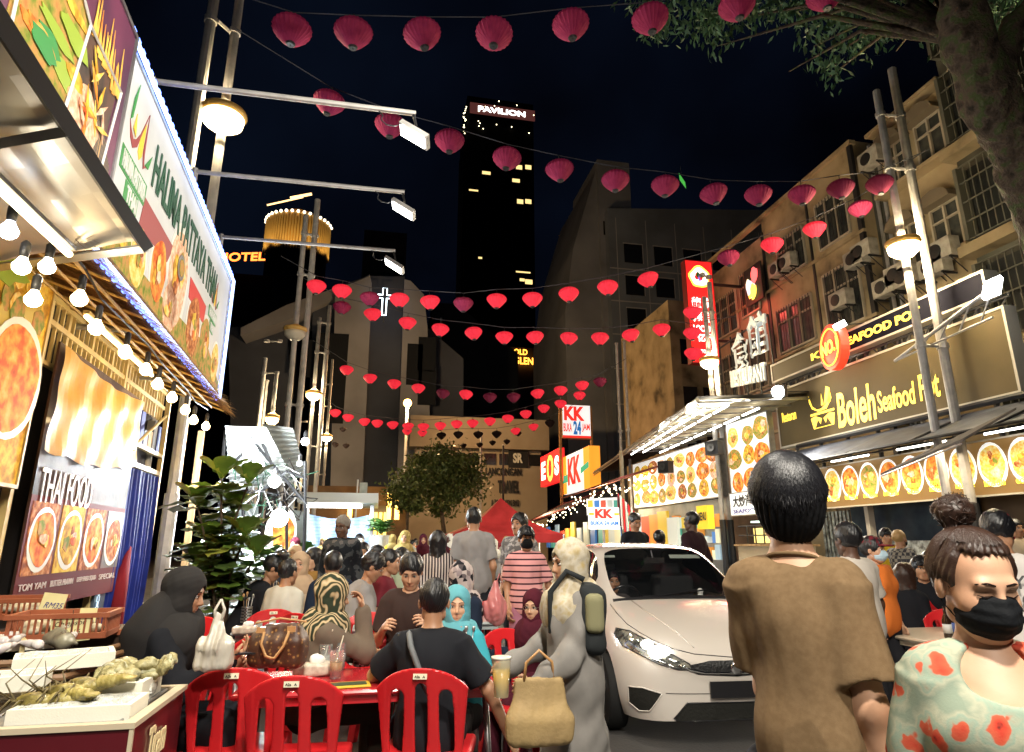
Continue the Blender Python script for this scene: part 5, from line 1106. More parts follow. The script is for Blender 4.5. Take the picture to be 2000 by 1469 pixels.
NW = glow('white_neon', (1, .96, .9), 1.8)
b = MB(); w_, h_ = t_.w, t_.h
for k, ch in enumerate('龍億海鮮'): t_.text(ch, w_ * (.14 if k % 2 == 0 else .52), h_ * (.52 - .0 if k < 2 else .39), w_ * .34, h_ * .115, NW, mb=b, bold=.03)
t_.text('LOONG', w_ * .12, h_ * .295, w_ * .76, h_ * .065, NW, mb=b, bold=.04); t_.text('亿龍', w_ * .24, h_ * .20, w_ * .6, h_ * .08, NW, mb=b, bold=.04); t_.text('RESTORAN', w_ * .12, h_ * .09, w_ * .7, h_ * .035, NW, mb=b, bold=.03); b.build('lettering', None, t_.t)
b = MB(); YG = glow('yellow_neon', (1, .85, .1), 1.6); t_.poly(ellpts(w_ * .5, h_ * .84, w_ * .40, w_ * .42, 30, .08), YG, mb=b, off=.01); t_.poly(ellpts(w_ * .5, h_ * .84, w_ * .33, w_ * .34, 30, .08), NW, mb=b, off=.018)
for k in range(5): t_.poly(ellpts(w_ * (.38 + .06 * k), h_ * (.84 + .02 * math.sin(k * 2)), w_ * .06, w_ * .13, 12, .3), [REDG, GRN2, glow('violet', (.2, .12, .7), .8), REDG, YG][k], mb=b, off=.024 + k * .001)
b.build('roundel', None, t_.t); b = MB(); b.bb(c.x, c.x + 2.2, YV + .1, YV + .2, a.z - 1, a.z - .9); b.bb(c.x, c.x + 2.2, YV + .1, YV + .2, zb_ + 1, zb_ + 1.1); b.build('bracket', BLKM, t_.t)
light('POINT', (c.x + .3, YV - .9, (a.z + zb_) / 2), 110, (1, .08, .05), .4, t_.t)
q = onX(1470, 555, 14.6); t = thing('neon_sign', 'small colourful neon flower on the terrace wall', 'sign', tuple(q)); b = MB()
for k in range(7): b.use([YG, glow('pink_neon', (1, .15, .15), 1.3), glow('sky_neon', (.35, .6, .8), 1)][k % 3]); b.poly(q + V(-.02 - k * .004, .25 * math.cos(k * 2.4), .35 * math.sin(k * 1.9)), -Y_, Z_, ellpts(0, 0, .22, .34, 12, .2), .003)
b.build('panel', None, t); b = MB(); b.bb(14.62, 14.7, q.y - .6, q.y + .6, q.z - .8, q.z + .8); b.build('backing', BLKM, t)
YK = 36.0; a = onY(1098, 790, YK); c = onY(1152, 790, YK); zb_ = onY(1130, 855, YK).z; WL = mat('lit_white', (.75, .75, .72), .4, emit=(1, .97, .92), es=.75); REDL = glow('red_letter', (.85, .03, .02), .9); BLUL = glow('blue_letter', (.02, .18, .5), .6); ORG = glow('orange_panel', (1, .35, .03), .9); GRNL = glow('green_stripe', (.02, .40, .22), .7)
k1 = Board('shop_sign', 'raised square KK sign reading BUKA 24 JAM on posts', (a.x, YK), (c.x, YK), a.z, zb_, m=WL, t=.3, frame=mat('amber_frame', (.5, .25, .08), .5))
b = MB(); k1.text('KK', .1, k1.h * .52, k1.w - .45, k1.h * .44, REDL, mb=b, bold=.05); k1.text('BUKA', .05, k1.h * .18, k1.w * .3, k1.h * .26, REDL, mb=b, bold=.03); k1.text('24', k1.w * .38, k1.h * .1, k1.w * .28, k1.h * .42, BLUL, mb=b, bold=.05); k1.text('JAM', k1.w * .69, k1.h * .18, k1.w * .28, k1.h * .26, REDL, mb=b, bold=.03); k1.poly([(0, 0), (k1.w, 0), (k1.w, k1.h * .07), (0, k1.h * .07)], REDL, mb=b); b.build('lettering', None, k1.t)
b = MB(); b.tube([V(c.x + .1, YK + .2, 3.5), V(c.x + .1, YK + .2, a.z)], .09, 6); b.tube([V(a.x - .1, YK + .2, 3.5), V(a.x - .1, YK + .2, a.z)], .09, 6); b.build('post', mat('amber_frame'), k1.t)
KX = a.x - .1; a = onX(1100, 905, KX + .2); a2 = onX(1150, 870, KX + .2)
k2 = Board('shop_sign', 'KK shop sign with orange white and green stripes', (a.x, a.y), (a2.x, a2.y), a2.z, onX(1105, 965, KX + .2).z, m=WL, t=.2)
b = MB(); k2.poly([(0, 0), (k2.w * .14, 0), (k2.w * .14, k2.h), (0, k2.h)], ORG, mb=b); k2.poly([(k2.w * .8, 0), (k2.w, 0), (k2.w, k2.h), (k2.w * .8, k2.h)], ORG, mb=b); k2.poly([(0, k2.h * .3), (k2.w * .2, k2.h * .3), (k2.w * .2, k2.h * .5), (0, k2.h * .5)], GRNL, mb=b, off=.012); k2.poly([(k2.w * .7, k2.h * .4), (k2.w, k2.h * .5), (k2.w, k2.h * .65), (k2.w * .7, k2.h * .55)], GRNL, mb=b, off=.012)
k2.text('KK', k2.w * .2, k2.h * .2, k2.w * .5, k2.h * .7, REDL, mb=b, bold=.05, off=.02); b.build('lettering', None, k2.t)
a = onY(1150, 870, a2.y - .05); c = onY(1170, 868, a2.y - .05); b = MB(); b.slab(V(a.x, a2.y - .05, k2.o.z), X_, Z_, max(c.x - a.x, .6), k2.h, .1); b.build('end_panel', ORG, k2.t)
a = onX(1056, 915, KX); a2 = onX(1093, 880, KX); 
k3 = Board('shop_sign', 'bright red shop sign with a yellow emblem left of the KK sign', (a.x, onX(1056, 915, KX).y), (a2.x, a2.y), a2.z + .2, onX(1060, 950, KX).z, m=glow('red_bright', (.9, .02, .02), .95), t=.3)
b = MB(); k3.text('E', k3.w * .05, k3.h * .2, k3.w * .22, k3.h * .6, NW, mb=b, bold=.05); k3.poly(ellpts(k3.w * .52, k3.h * .5, k3.w * .16, k3.h * .42), YG, mb=b, off=.01); k3.poly(ellpts(k3.w * .52, k3.h * .5, k3.w * .09, k3.h * .28), REDL, mb=b, off=.018); k3.text('S', k3.w * .75, k3.h * .2, k3.w * .2, k3.h * .6, NW, mb=b, bold=.05); b.build('lettering', None, k3.t)
q = onY(1180, 1012, 16); t = thing('standing_sign', 'small KK BUKA 24 JAM placard on a post beyond the car roof', 'sign', (q.x, 16, 0)); b = MB(); b.bb(q.x - .42, q.x + .42, 16, 16.05, q.z - .28, q.z + .28); b.build('panel', WL, t)
b = MB(); b.use(REDL); b.text('KK', V(q.x - .25, 15.99, q.z), X_, Z_, .5, .24, .01, .05, .005); b.use(BLUL); b.text('BUKA 24 JAM', V(q.x - .38, 15.99, q.z - .2), X_, Z_, .76, .13, .01, .02, .005); b.use(ORG); b.bb(q.x - .41, q.x - .28, 15.985, 15.995, q.z + .08, q.z + .14); b.bb(q.x + .28, q.x + .41, 15.985, 15.995, q.z + .08, q.z + .14); b.build('lettering', None, t); b = MB(); b.tube([V(q.x, 16.06, 0), V(q.x, 16.06, q.z)], .03, 6); b.build('post', STEEL, t)
# far stalls beyond the red tent: awnings with string lights
for k, (px0, py0, px1, py1, T0, T1, lab) in enumerate([(1095, 975, 1210, 935, 30, 22, 'maroon stall awning with fairy lights below the KK signs'), (1010, 1030, 1100, 985, 44, 30, 'far maroon awning hung with tiny lamps')]):
    a, c = at(px0, py0, T0), at(px1, py1, T1); t = thing('stall_awning', lab, 'awning', ((a.x + c.x) / 2, (a.y + c.y) / 2, a.z)); w_ = V(3, .8, .9); b = MB(); b.hexa([a, c, c + w_, a + w_, a + Z_ * .06, c + Z_ * .06, c + w_ + Z_ * .06, a + w_ + Z_ * .06]); b.build('canvas', mat('maroon_canvas', (.14, .03, .03), .7, col2=(.2, .06, .05), ns=1), t)
    b = MB(); r = np.random.RandomState(k)
    for i in range(60): p = a.lerp(c, r.rand()) + w_ * r.rand() * .8 - Z_ * (.05 + .5 * r.rand()); b.ball(p, .035, 6, 4)
    b.build('fairy_lights', glow('fairy', (1, .82, .5), 8), t)
    b = MB()
    for i in range(10):
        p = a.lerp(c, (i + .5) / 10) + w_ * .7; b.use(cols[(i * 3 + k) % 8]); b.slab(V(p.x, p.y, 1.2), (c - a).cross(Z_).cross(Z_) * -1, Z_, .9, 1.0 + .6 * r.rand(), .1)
    b.build('goods', None, t); light('POINT', a.lerp(c, .5) + w_ * .3 - Z_ * .5, 350, (1, .8, .5), .3, t)
q = at(1175, 985, 24); t = thing('menu_lightbox', 'tilted white lightbox of photos below the maroon awning', 'sign', tuple(q)); b = MB(); b.slab(q - V(.6, 0, .4), V(1, -.35, .05), Z_, 1.2, .6, .1); b.build('panel', LIT, t); b = MB()
for i in range(5): b.use(cols[i]); b.slab(q - V(.56, .03, .36) + V(.23 * i, -.08 * i, 0), V(1, -.35, .05), Z_, .19, .5, .03)
b.build('photos', None, t)
t = thing('flag', 'red and white striped flag hanging by the roof post', 'flag', tuple(onY(1212, 985, 20))); q = onY(1205, 960, 20); b = MB()
for i in range(7): b.use([mat('flag_red', (.6, .03, .04), .7), WHITE][i % 2]); b.hexa([q + V(.09 * i, 0, -.10 * i), q + V(.09 * i + .08, .05, -.10 * i - .05), q + V(.09 * i + .1, .05, -.10 * i - 1.1), q + V(.09 * i + .02, 0, -.10 * i - 1.1), q + V(.09 * i, .02, -.10 * i), q + V(.09 * i + .08, .07, -.10 * i - .05), q + V(.09 * i + .1, .07, -.10 * i - 1.1), q + V(.09 * i + .02, .02, -.10 * i - 1.1)])
b.build('cloth', None, t); b = MB(); b.tube([q + V(0, 0, .2), q + V(.2, 0, -2.6)], .02, 5); b.build('pole', BLKM, t)
# red tent
ap = at(978, 972, 24); t = thing('canopy_tent', 'red pointed canopy tent over the crowd', 'tent', (ap.x, ap.y, 0)); e = [ap + V(-2.0, -1.6, -1.35), ap + V(2.0, -1.6, -1.35), ap + V(2.0, 2.0, -1.35), ap + V(-2.0, 2.0, -1.35)]; b = MB(); b.use(mat('red_tent', (.38, .03, .03), .7, col2=(.28, .02, .02), ns=2, trans=.0))
for i in range(4):
    A_, B_ = e[i], e[(i + 1) % 4]; N_ = 8
    pts = lambda f: [(A_.lerp(B_, f)).lerp(ap, g) - Z_ * (.22 * math.sin(g * math.pi)) for g in [j / N_ for j in range(N_ + 1)]]
    for k in range(6):
        P0, P1 = pts(k / 6), pts((k + 1) / 6)
        for j in range(N_): b.quad(P0[j], P1[j], P1[j + 1], P0[j + 1])
    b.quad(A_, B_, B_ - Z_ * .3, A_ - Z_ * .3)
b.build('canvas', None, t, True); b = MB()
for q in e: b.tube([q, V(q.x, q.y, 0)], .04, 6)
b.build('leg', STEEL, t); light('POINT', ap + V(0, -.5, -1.8), 300, (1, .8, .5), .3, t)
# ================================================================ left: bright white stall and tarp stall
t = thing('market_stall', 'bright white stall roof of corrugated sheets with glaring round bulbs', 'stall', tuple(at(520, 900, 12)))
WS = mat('white_sheet', (.75, .78, .76), .4, col2=(.55, .6, .6), ns=4, bump=.3, bs=6)
b = MB(); T = 12.5
P = lambda px, py, tt=12.5: at(px, py, tt)
for (u0, v0, u1, v1, u2, v2, u3, v3, ta, tb) in ((440, 832, 520, 835, 575, 940, 450, 960, 11.5, 13.5), (512, 828, 572, 836, 598, 925, 560, 945, 13, 15)):
    A_, B_, C_, D_ = at(u0, v0, ta), at(u1, v1, ta), at(u2, v2, tb), at(u3, v3, tb); n = 24
    for k in range(n):
        d = .05 if k % 2 else -.03; d2 = .05 if (k + 1) % 2 else -.03; b.quad(A_.lerp(D_, k / n) + Y_ * d, B_.lerp(C_, k / n) + Y_ * d, B_.lerp(C_, (k + 1) / n) + Y_ * d2, A_.lerp(D_, (k + 1) / n) + Y_ * d2)
b.build('corrugated_sheet', WS, t)
b = MB()
for pts in (((442, 850), (475, 838), (590, 975)), ((500, 838), (530, 905), (600, 985)), ((455, 905), (520, 838)), ((510, 960), (560, 920), (600, 935)), ((440, 840), (430, 960), (425, 1140)), ((596, 900), (596, 1000), (592, 1110)), ((475, 990), (472, 1130)), ((560, 990), (560, 1120))): b.tube([P(a_, c_, 12) for a_, c_ in pts], .03, 5)
b.build('frame', BLKM, t)
b = MB(); b.quad(P(430, 985, 13.5), P(505, 985, 13.5), P(500, 1130, 13.5), P(425, 1130, 13.5)); b.quad(P(540, 990, 14), P(600, 1000, 14), P(596, 1120, 14), P(540, 1120, 14)); b.build('side_sheet', mat('pale_tarp', (.52, .60, .60), .5, col2=(.35, .42, .42), ns=3), t)
r = np.random.RandomState(3); b = MB()
for k in range(70):
    p = P(455 + r.rand() * 145, 900 + r.rand() * 120, 12 + r.rand()); b.use([BLKM, WS, STEEL, mat('tangle_green', (.05, .12, .08), .6)][k % 4]); b.tube([p, p + V(*(r.rand(3) - .5)) * .5, p + V(*(r.rand(3) - .5)) * .8], .012, 4)
b.build('tangled_wires', None, t)
for k, (px, py, rr) in enumerate([(488, 880, .16), (503, 908, .14), (536, 940, .14), (545, 1012, .20), (440, 972, .09), (596, 862, .09), (585, 905, .06)]):
    q = at(px, py, 11.3); bt = thing('light_bulb', ['upper glaring white globe in the white stall', 'middle glaring white globe in the white stall', 'lower glaring white globe in the white stall', 'largest white globe above the framed dish picture', 'small white globe behind the fig leaves', 'small globe at the roof end of the white stall', 'tiny globe on the white stall edge'][k], 'light bulb', tuple(q), 0, 'white globes in the bright stall'); b = MB(); b.ball(q, rr * .8, 14, 10); b.build('globe', G_COOL, bt, True); b = MB(); b.lathe(q + Z_ * rr * .75, [(.03, 0), (.035, .1), (.01, .14)], 8); b.build('socket', BLKM, bt)
    light('POINT', q + V(.0, -.35, .0), [280, 190, 190, 220, 30, 20, 10][k], (.9, .97, 1), .12, bt)
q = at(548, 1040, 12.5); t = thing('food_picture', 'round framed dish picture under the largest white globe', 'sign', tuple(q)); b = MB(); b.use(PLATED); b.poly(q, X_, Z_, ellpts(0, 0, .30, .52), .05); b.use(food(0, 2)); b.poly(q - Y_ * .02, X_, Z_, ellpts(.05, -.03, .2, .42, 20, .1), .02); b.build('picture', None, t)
t = thing('tarp_stall', 'stall closed by a pale blue striped tarp with a tube light along its top', 'stall', tuple(at(670, 1030, 17))); A_, B_ = at(604, 1010, 17), at(722, 1010, 17); b = MB(); n = 30; m_ = 14
TP = mat('blue_tarp_pale', (.22, .30, .42), .5, stops=[(.3, (.16, .24, .38)), (.5, (.34, .42, .52)), (.7, (.22, .30, .45))], kind='wave', ns=3.5, det=2)
g = [[V(A_.x + (B_.x - A_.x) * i / n, A_.y + .06 * math.sin(i * .8 + j * .5) + .05 * math.sin(i * .3 - j), .1 + 2.15 * j / m_ - (.12 * math.sin(i / n * math.pi) if j == m_ else 0)) for j in range(m_ + 1)] for i in range(n + 1)]
for i in range(n):
    for j in range(m_): b.quad(g[i][j], g[i + 1][j], g[i + 1][j + 1], g[i][j + 1])
b.build('tarp', TP, t, True); b = MB(); b.bb(A_.x - .2, B_.x + .2, A_.y - 1.2, A_.y + 1.5, 2.5, 2.75); b.build('roof', mat('fascia_white', (.6, .62, .6), .5), t); b = MB(); b.tube([V(A_.x, A_.y - 1.0, 2.42), V(B_.x - .2, A_.y - 1.0, 2.42)], .05, 6); b.build('tube_light', G_TUBE, t)
b = MB(); b.bb(A_.x - .1, A_.x, A_.y - .1, A_.y, 0, 2.6); b.bb(B_.x, B_.x + .1, A_.y - .1, A_.y, 0, 2.6); b.build('post', STEEL, t); light('AREA', ((A_.x + B_.x) / 2, A_.y - .9, 2.35), 120, (.85, .95, 1), 1.6, t, ((A_.x + B_.x) / 2, A_.y - .3, 0), size_y=.2)
t = thing('lit_kiosk', 'yellow lit kiosk right of the pale blue tarp', 'kiosk', tuple(at(745, 1040, 18))); A_, B_ = at(728, 1030, 19), at(752, 1030, 19); b = MB(); b.bb(A_.x, B_.x, A_.y, A_.y + 1, 0, 2.6); b.build('wall', mat('kiosk_brown', (.3, .2, .08), .6), t); b = MB()
for k in range(3): b.bb(A_.x + .03 + k * .14, A_.x + .12 + k * .14, A_.y - .04, A_.y, 1.0, 2.4)
b.build('light_strip', glow('kiosk_yellow', (1, .75, .15), 2.2), t)
t = thing('banner_stand', 'narrow white vertical banner in front of the church pier', 'banner', tuple(at(709, 960, 22))); A_, B_ = at(703, 942, 22), at(718, 942, 22); zb_ = at(705, 985, 22).z; b = MB(); b.bb(A_.x, B_.x, A_.y, A_.y + .04, zb_, A_.z); b.build('banner', mat('banner_pale', (.45, .48, .42), .6, col2=(.25, .3, .25), ns=4, emit=(.5, .5, .45), es=.15), t); b = MB(); b.tube([V(A_.x - .08, A_.y, 0), V(A_.x - .08, A_.y, A_.z + .1)], .035, 6); b.build('pole', WHITE, t)
q = at(762, 985, 26); t = thing('corner_hall', 'low brown building with golden wall lights beside the tree', 'building', (q.x, q.y, 0)); A_, B_ = at(600, 940, 34), at(800, 940, 34); b = MB(); b.bb(A_.x, B_.x, A_.y, A_.y + 5, 0, 4.5); b.build('wall', mat('brown_hall', (.16, .10, .06), .7, col2=(.10, .06, .04), ns=1), t); b = MB()
for px in (684, 760, 776): p = at(px, 985, 33.6); b.bb(p.x - .12, p.x + .12, p.y, p.y + .1, 2.7, 4.1)
b.build('wall_light', glow('amber_light', (1, .6, .12), 4), t)
for px in (684, 770): p = at(px, 985, 33); light('POINT', (p.x, p.y, 3.2), 90, (1, .65, .25), .2, t)
# ================================================================ trees and plants
def leaf_tree(name, label, base, crown, rad, n, ls, m, trunk_r, th, lm=None, seed=1, lx_=1.0, clumps=60):
    r = np.random.RandomState(seed); t = thing(name, label, 'tree', (base[0], base[1], 0)); cx, cy, cz = crown; b = MB()
    top = V(cx, cy, cz); b.tube([V(base[0], base[1], 0), V(base[0], base[1], 0).lerp(top, .35) + V(.1, 0, .2), top - Z_ * rad[2] * .4, top + Z_ * rad[2] * .5], [trunk_r, trunk_r * .8, trunk_r * .5, trunk_r * .2], 9)
    cl = []
    for k in range(clumps):
        d = r.randn(3); d /= np.linalg.norm(d); q = r.rand() ** .4; c = np.array([cx, cy, cz]) + d * np.array(rad) * q; cl.append((c, .16 + .20 * r.rand()))
        if k % 2 == 0: b.tube([top - Z_ * rad[2] * (.5 * r.rand()), top.lerp(Vector(c.tolist()), .6) + Z_ * .1, Vector(c.tolist())], [trunk_r * .35, trunk_r * .2, .01], 5)
    b.build('trunk', mat('bark', (.12, .085, .06), .9, col2=(.06, .045, .03), ns=5, bump=.6, bs=20), t, True)
    b = MB(); vs = []; fs = []
    mr = max(rad)
    for k in range(n):
        c, s_ = cl[r.randint(len(cl))]; p = c + r.randn(3) * s_ * mr * np.array([.7, .7, .45]); d = r.randn(3); d[2] -= .3; d /= np.linalg.norm(d); e_ = np.cross(d, r.randn(3)); e_ /= np.linalg.norm(e_); L = ls * (.7 + .6 * r.rand()); w_ = L * .22 * lx_
        o = len(vs); vs += [p, p + d * L * .5 + e_ * w_, p + d * L, p + d * L * .5 - e_ * w_]; fs.append((o, o + 1, o + 2, o + 3))
    b.use(m); b.add([tuple(v) for v in vs], fs); b.build('crown', None, t)
    return t
LEAF = mat('leaf_green', (.055, .085, .025), .5, col2=(.10, .12, .03), ns=2, spec=.3); LEAFD = mat('leaf_dark', (.045, .10, .05), .5, col2=(.10, .19, .09), ns=3, spec=.4)
q = at(858, 930, 34); leaf_tree('street_tree', 'bushy tree in the street before the cream office, lit yellow on its left', (q.x + .4, q.y), (q.x, q.y, q.z), (2.1, 1.8, 2.0), 9000, .26, LEAF, .16, 5, seed=4)
q = at(795, 960, 31); leaf_tree('street_tree', 'small low tree left of the bushy one, catching golden light', (q.x, q.y), (q.x, q.y, q.z), (.9, .9, 1.3), 3000, .22, LEAF, .08, 4, seed=9, clumps=30)
# large rain tree at the upper right: trunk at the frame edge, hanging foliage
tr = thing('roadside_tree', 'big roadside tree with a vine covered trunk and drooping leaves at the top right', 'tree', (8.6, 5.2, 0)); b = MB()
pts = [at(2130, 700, 8.3), at(2075, 480, 8.3), at(2010, 330, 8.2), at(1935, 190, 8.0), at(1890, 80, 8.0), at(1860, -60, 8.0)]
pts = [V(pts[0].x + .2, pts[0].y, 0)] + pts; mbx = MB(); pr_ = []
rr = [.55, .42, .36, .33, .30, .26, .22]
for i in range(len(pts) - 1): pr_.append(prim('c', tuple(pts[i]), tuple(pts[i + 1]), rr[i], rr[i + 1], k=.1))
br = [at(1985, 40, 8.0), at(2100, -90, 7.5)]; pr_.append(prim('c', tuple(pts[4]), tuple(br[0]), .22, .14, k=.1)); pr_.append(prim('c', tuple(br[0]), tuple(br[1]), .14, .10, k=.1))
tf = folds(.04, 9, 77, 1, 1, .35); tf2 = folds(.03, 26, 78, 1, 1, .5); mb_field(b, pr_, .05, lambda P_: tf(P_) + tf2(P_)); 
tips = []
r = np.random.RandomState(12)
for (px, py) in ((1330, -30), (1420, 40), (1400, 90), (1500, 60), (1560, 20), (1640, 100), (1620, 150), (1690, 60), (1750, 100), (1800, 40), (1850, 140), (1880, 10), (1700, -20), (1600, -30), (1290, -20), (1450, -10), (1540, 140), (1660, -10), (1820, 90), (1590, 90)):
    p = at(px, py, 9.7 + 1.6 * r.rand()); tips.append(p); b.tube([pts[5], pts[5].lerp(p, .5) + Z_ * .5, p], [.07, .03, .008], 5)
b.build('trunk', mat('bark_vine', (.15, .12, .09), .9, stops=[(.3, (.02, .017, .013)), (.5, (.08, .06, .045)), (.62, (.05, .07, .025)), (.8, (.13, .11, .08))], ns=7, det=9, bump=1, bs=30, bdist=.03), tr, True)
def in_fol(px, py):   # hanging mass: extent of foliage above a ragged lower edge
    lim = np.interp(px, [1235, 1260, 1330, 1400, 1450, 1500, 1560, 1600, 1640, 1700, 1750, 1800, 1850, 2000], [60, 95, 100, 160, 90, 60, 85, 175, 190, 150, 70, 60, 110, 120])
    return py < lim - 12
b = MB(); vs = []; fs = []; k = 0; cl = []
while len(cl) < 270:
    px, py = 1230 + r.rand() * 800, -260 + r.rand() * 600
    if in_fol(px, py + 25) and (px < 1990 or r.rand() < .6): cl.append((at(px, py, 9.6 + 2.2 * r.rand()), r.rand()))
for c, h_ in cl:
    for k in range(36):
        p = np.array(c) + r.randn(3) * .14; d = np.array([r.randn() * .5, r.randn() * .5, -.9 + .5 * r.randn()]); d /= np.linalg.norm(d); e_ = np.cross(d, r.randn(3)); e_ /= np.linalg.norm(e_); L = .12 + .08 * r.rand(); w_ = L * .16
        o = len(vs); vs += [p, p + d * L * .5 + e_ * w_, p + d * L, p + d * L * .5 - e_ * w_]; fs.append((o, o + 1, o + 2, o + 3))
b.use(LEAFD); b.add([tuple(v) for v in vs], fs); b.build('crown', None, tr)
# fiddle leaf fig
q = at(432, 1150, 7.0); FG = V(q.x, q.y, .12); t = thing('fig_plant', 'tall fiddle leaf fig with broad glossy leaves beside the stall', 'potted plant', tuple(FG)); b = MB(); LF = MB(); r = np.random.RandomState(21)
stems = []
for (px, py) in ((432, 935), (485, 945), (385, 985), (455, 1000), (405, 1060), (478, 1050), (440, 1085), (380, 1100), (500, 1085), (425, 1125)):
    p = at(px, py, 6.8 + .4 * r.rand()); b0_ = FG + V(.05 * r.randn(), .05 * r.randn(), .6); m_ = b0_.lerp(p, .5) + V(.05 * r.randn(), 0, .05); b.tube([FG + Z_ * .3, b0_, m_, p], [.025, .02, .015, .008], 6); stems.append((b0_, m_, p))
b.build('stem', mat('bark'), t, True)
def bigleaf(mb, p, d, up, L, m):
    mb.use(m); d = d.normalized(); s_ = d.cross(up).normalized(); u = s_.cross(d); prof = [(0, .03), (.12, .10), (.3, .22), (.5, .26), (.72, .36), (.88, .32), (1, .08)]; vs = []
    for i, (a_, w_) in enumerate(prof):
        c = p + d * L * a_ - u * (L * .35 * a_ * a_); vs += [c - s_ * w_ * L + u * .05 * L * (1 + math.sin(i * 2.5)), c, c + s_ * w_ * L + u * .05 * L * (1 + math.cos(i * 2.9))]
    fs = []
    for i in range(len(prof) - 1): fs += [(3 * i, 3 * i + 1, 3 * i + 4, 3 * i + 3), (3 * i + 1, 3 * i + 2, 3 * i + 5, 3 * i + 4)]
    mb.add(vs, fs)
FL = [mat('fig_leaf', (.17, .28, .045), .32, col2=(.09, .17, .03), ns=6, coat=.3, bump=.3, bs=25, bdist=.01), mat('fig_leaf_pale', (.34, .36, .06), .35, col2=(.22, .27, .05), ns=6, coat=.3, bump=.3, bs=25, bdist=.01), mat('fig_leaf_deep', (.09, .15, .04), .3, coat=.3, bump=.3, bs=25, bdist=.01)]
for (b0_, m_, p) in stems:
    for k in range(17):
        f = r.rand() ** .6; c = b0_.lerp(m_, f * 2) if f < .5 else m_.lerp(p, f * 2 - 1); a_ = r.rand() * 6.28; d = V(math.cos(a_), math.sin(a_), .1 + .5 * r.rand()); bigleaf(LF, c, d, Z_, .27 + .15 * r.rand(), FL[r.choice([0, 0, 0, 1, 2, 2])])
    for k in range(5): a_ = k * 1.26; bigleaf(LF, p, V(math.cos(a_) * .6, math.sin(a_) * .6, 1), V(-math.cos(a_), -math.sin(a_), .6), .32, FL[1 if k % 2 else 0])
LF.build('foliage', None, t, True); b = MB(); b.lathe(FG, [(.16, 0), (.22, .32), (.24, .34), (.2, .35)], 20); b.build('pot', mat('terracotta', (.28, .10, .05), .8), t, True)
for k, (px, py, T_, lab) in enumerate([(515, 1070, 9.5, 'green bush of narrow leaves left of the framed picture'), (585, 1060, 13, 'green shrub between the white stall and the tarp'), (745, 1010, 17, 'small green shrub beside the yellow lit kiosk')]):
    q = at(px, py, T_); t = thing('shrub', lab, 'plant', (q.x, q.y, .12)); b = MB()
    for i in range(70): a_ = r.rand() * 6.28; bigleaf(b, V(q.x, q.y, q.z - .25 - .2 * r.rand()), V(math.cos(a_), math.sin(a_), .3 + 1.6 * r.rand()), Z_, .25 + .2 * r.rand(), mat('shrub_leaf', (.07, .17, .03), .45))
    b.build('foliage', None, t); b = MB(); b.lathe((q.x, q.y, .12), [(.2, 0), (.26, max(.3, q.z - .6)), (.2, max(.3, q.z - .58))], 14); b.build('pot', mat('white_pot', (.5, .5, .48), .6), t)
# ================================================================ lanterns
def lantern_proto(kind):
    b = MB(); b.use(LM[kind]); b.lathe((0, 0, 0), [(.055, .150), (.13, .143), (.205, .115), (.252, .065), (.262, .025), (.235, -.03), (.165, -.115), (.10, -.180), (.065, -.205)], 48, rib=.06); me = b
    return b
LM = [mat('lantern_red_lit', (.50, .03, .06), .6, col2=(.38, .02, .04), ns=9, emit=(1, .03, .05), es=.55), mat('lantern_magenta', (.34, .035, .09), .7, col2=(.24, .022, .07), ns=9, emit=(.6, .02, .12), es=.04), mat('lantern_dark', (.16, .02, .05), .7, emit=(.4, .02, .08), es=.05), mat('lantern_black', (.02, .012, .012), .8)]
LN = ['glowing red', 'unlit magenta', 'dark maroon', 'blackened']
protos = {}
def lantern(px, py, T_, kind, label, s=1.0):
    q = at(px, py, T_)
    if kind not in protos:
        t = thing('paper_lantern', label, 'lantern', tuple(q), 0, 'paper lanterns strung across the street'); b = lantern_proto(kind); b.build('shade', None, t, 'auto', local=True)
        b = MB(); b.tube([V(0, 0, -.24), V(0, 0, .30)], .008, 5); b.lathe((0, 0, .155), [(.055, 0), (.055, .025), (.01, .04)], 12); b.lathe((0, 0, -.228), [(.007, 0), (.05, 0), (.066, .024), (.007, .024)], 12); b.build('hanger', BLKM, t, local=True); t.rotation_euler = (.0, .0, .3); protos[kind] = t; t.scale = (s,) * 3; return q
    o = dup(protos[kind], q, RNG.rand() * 6, label, s); o.rotation_euler = (.06 * RNG.randn(), .06 * RNG.randn(), RNG.rand() * 6); return q
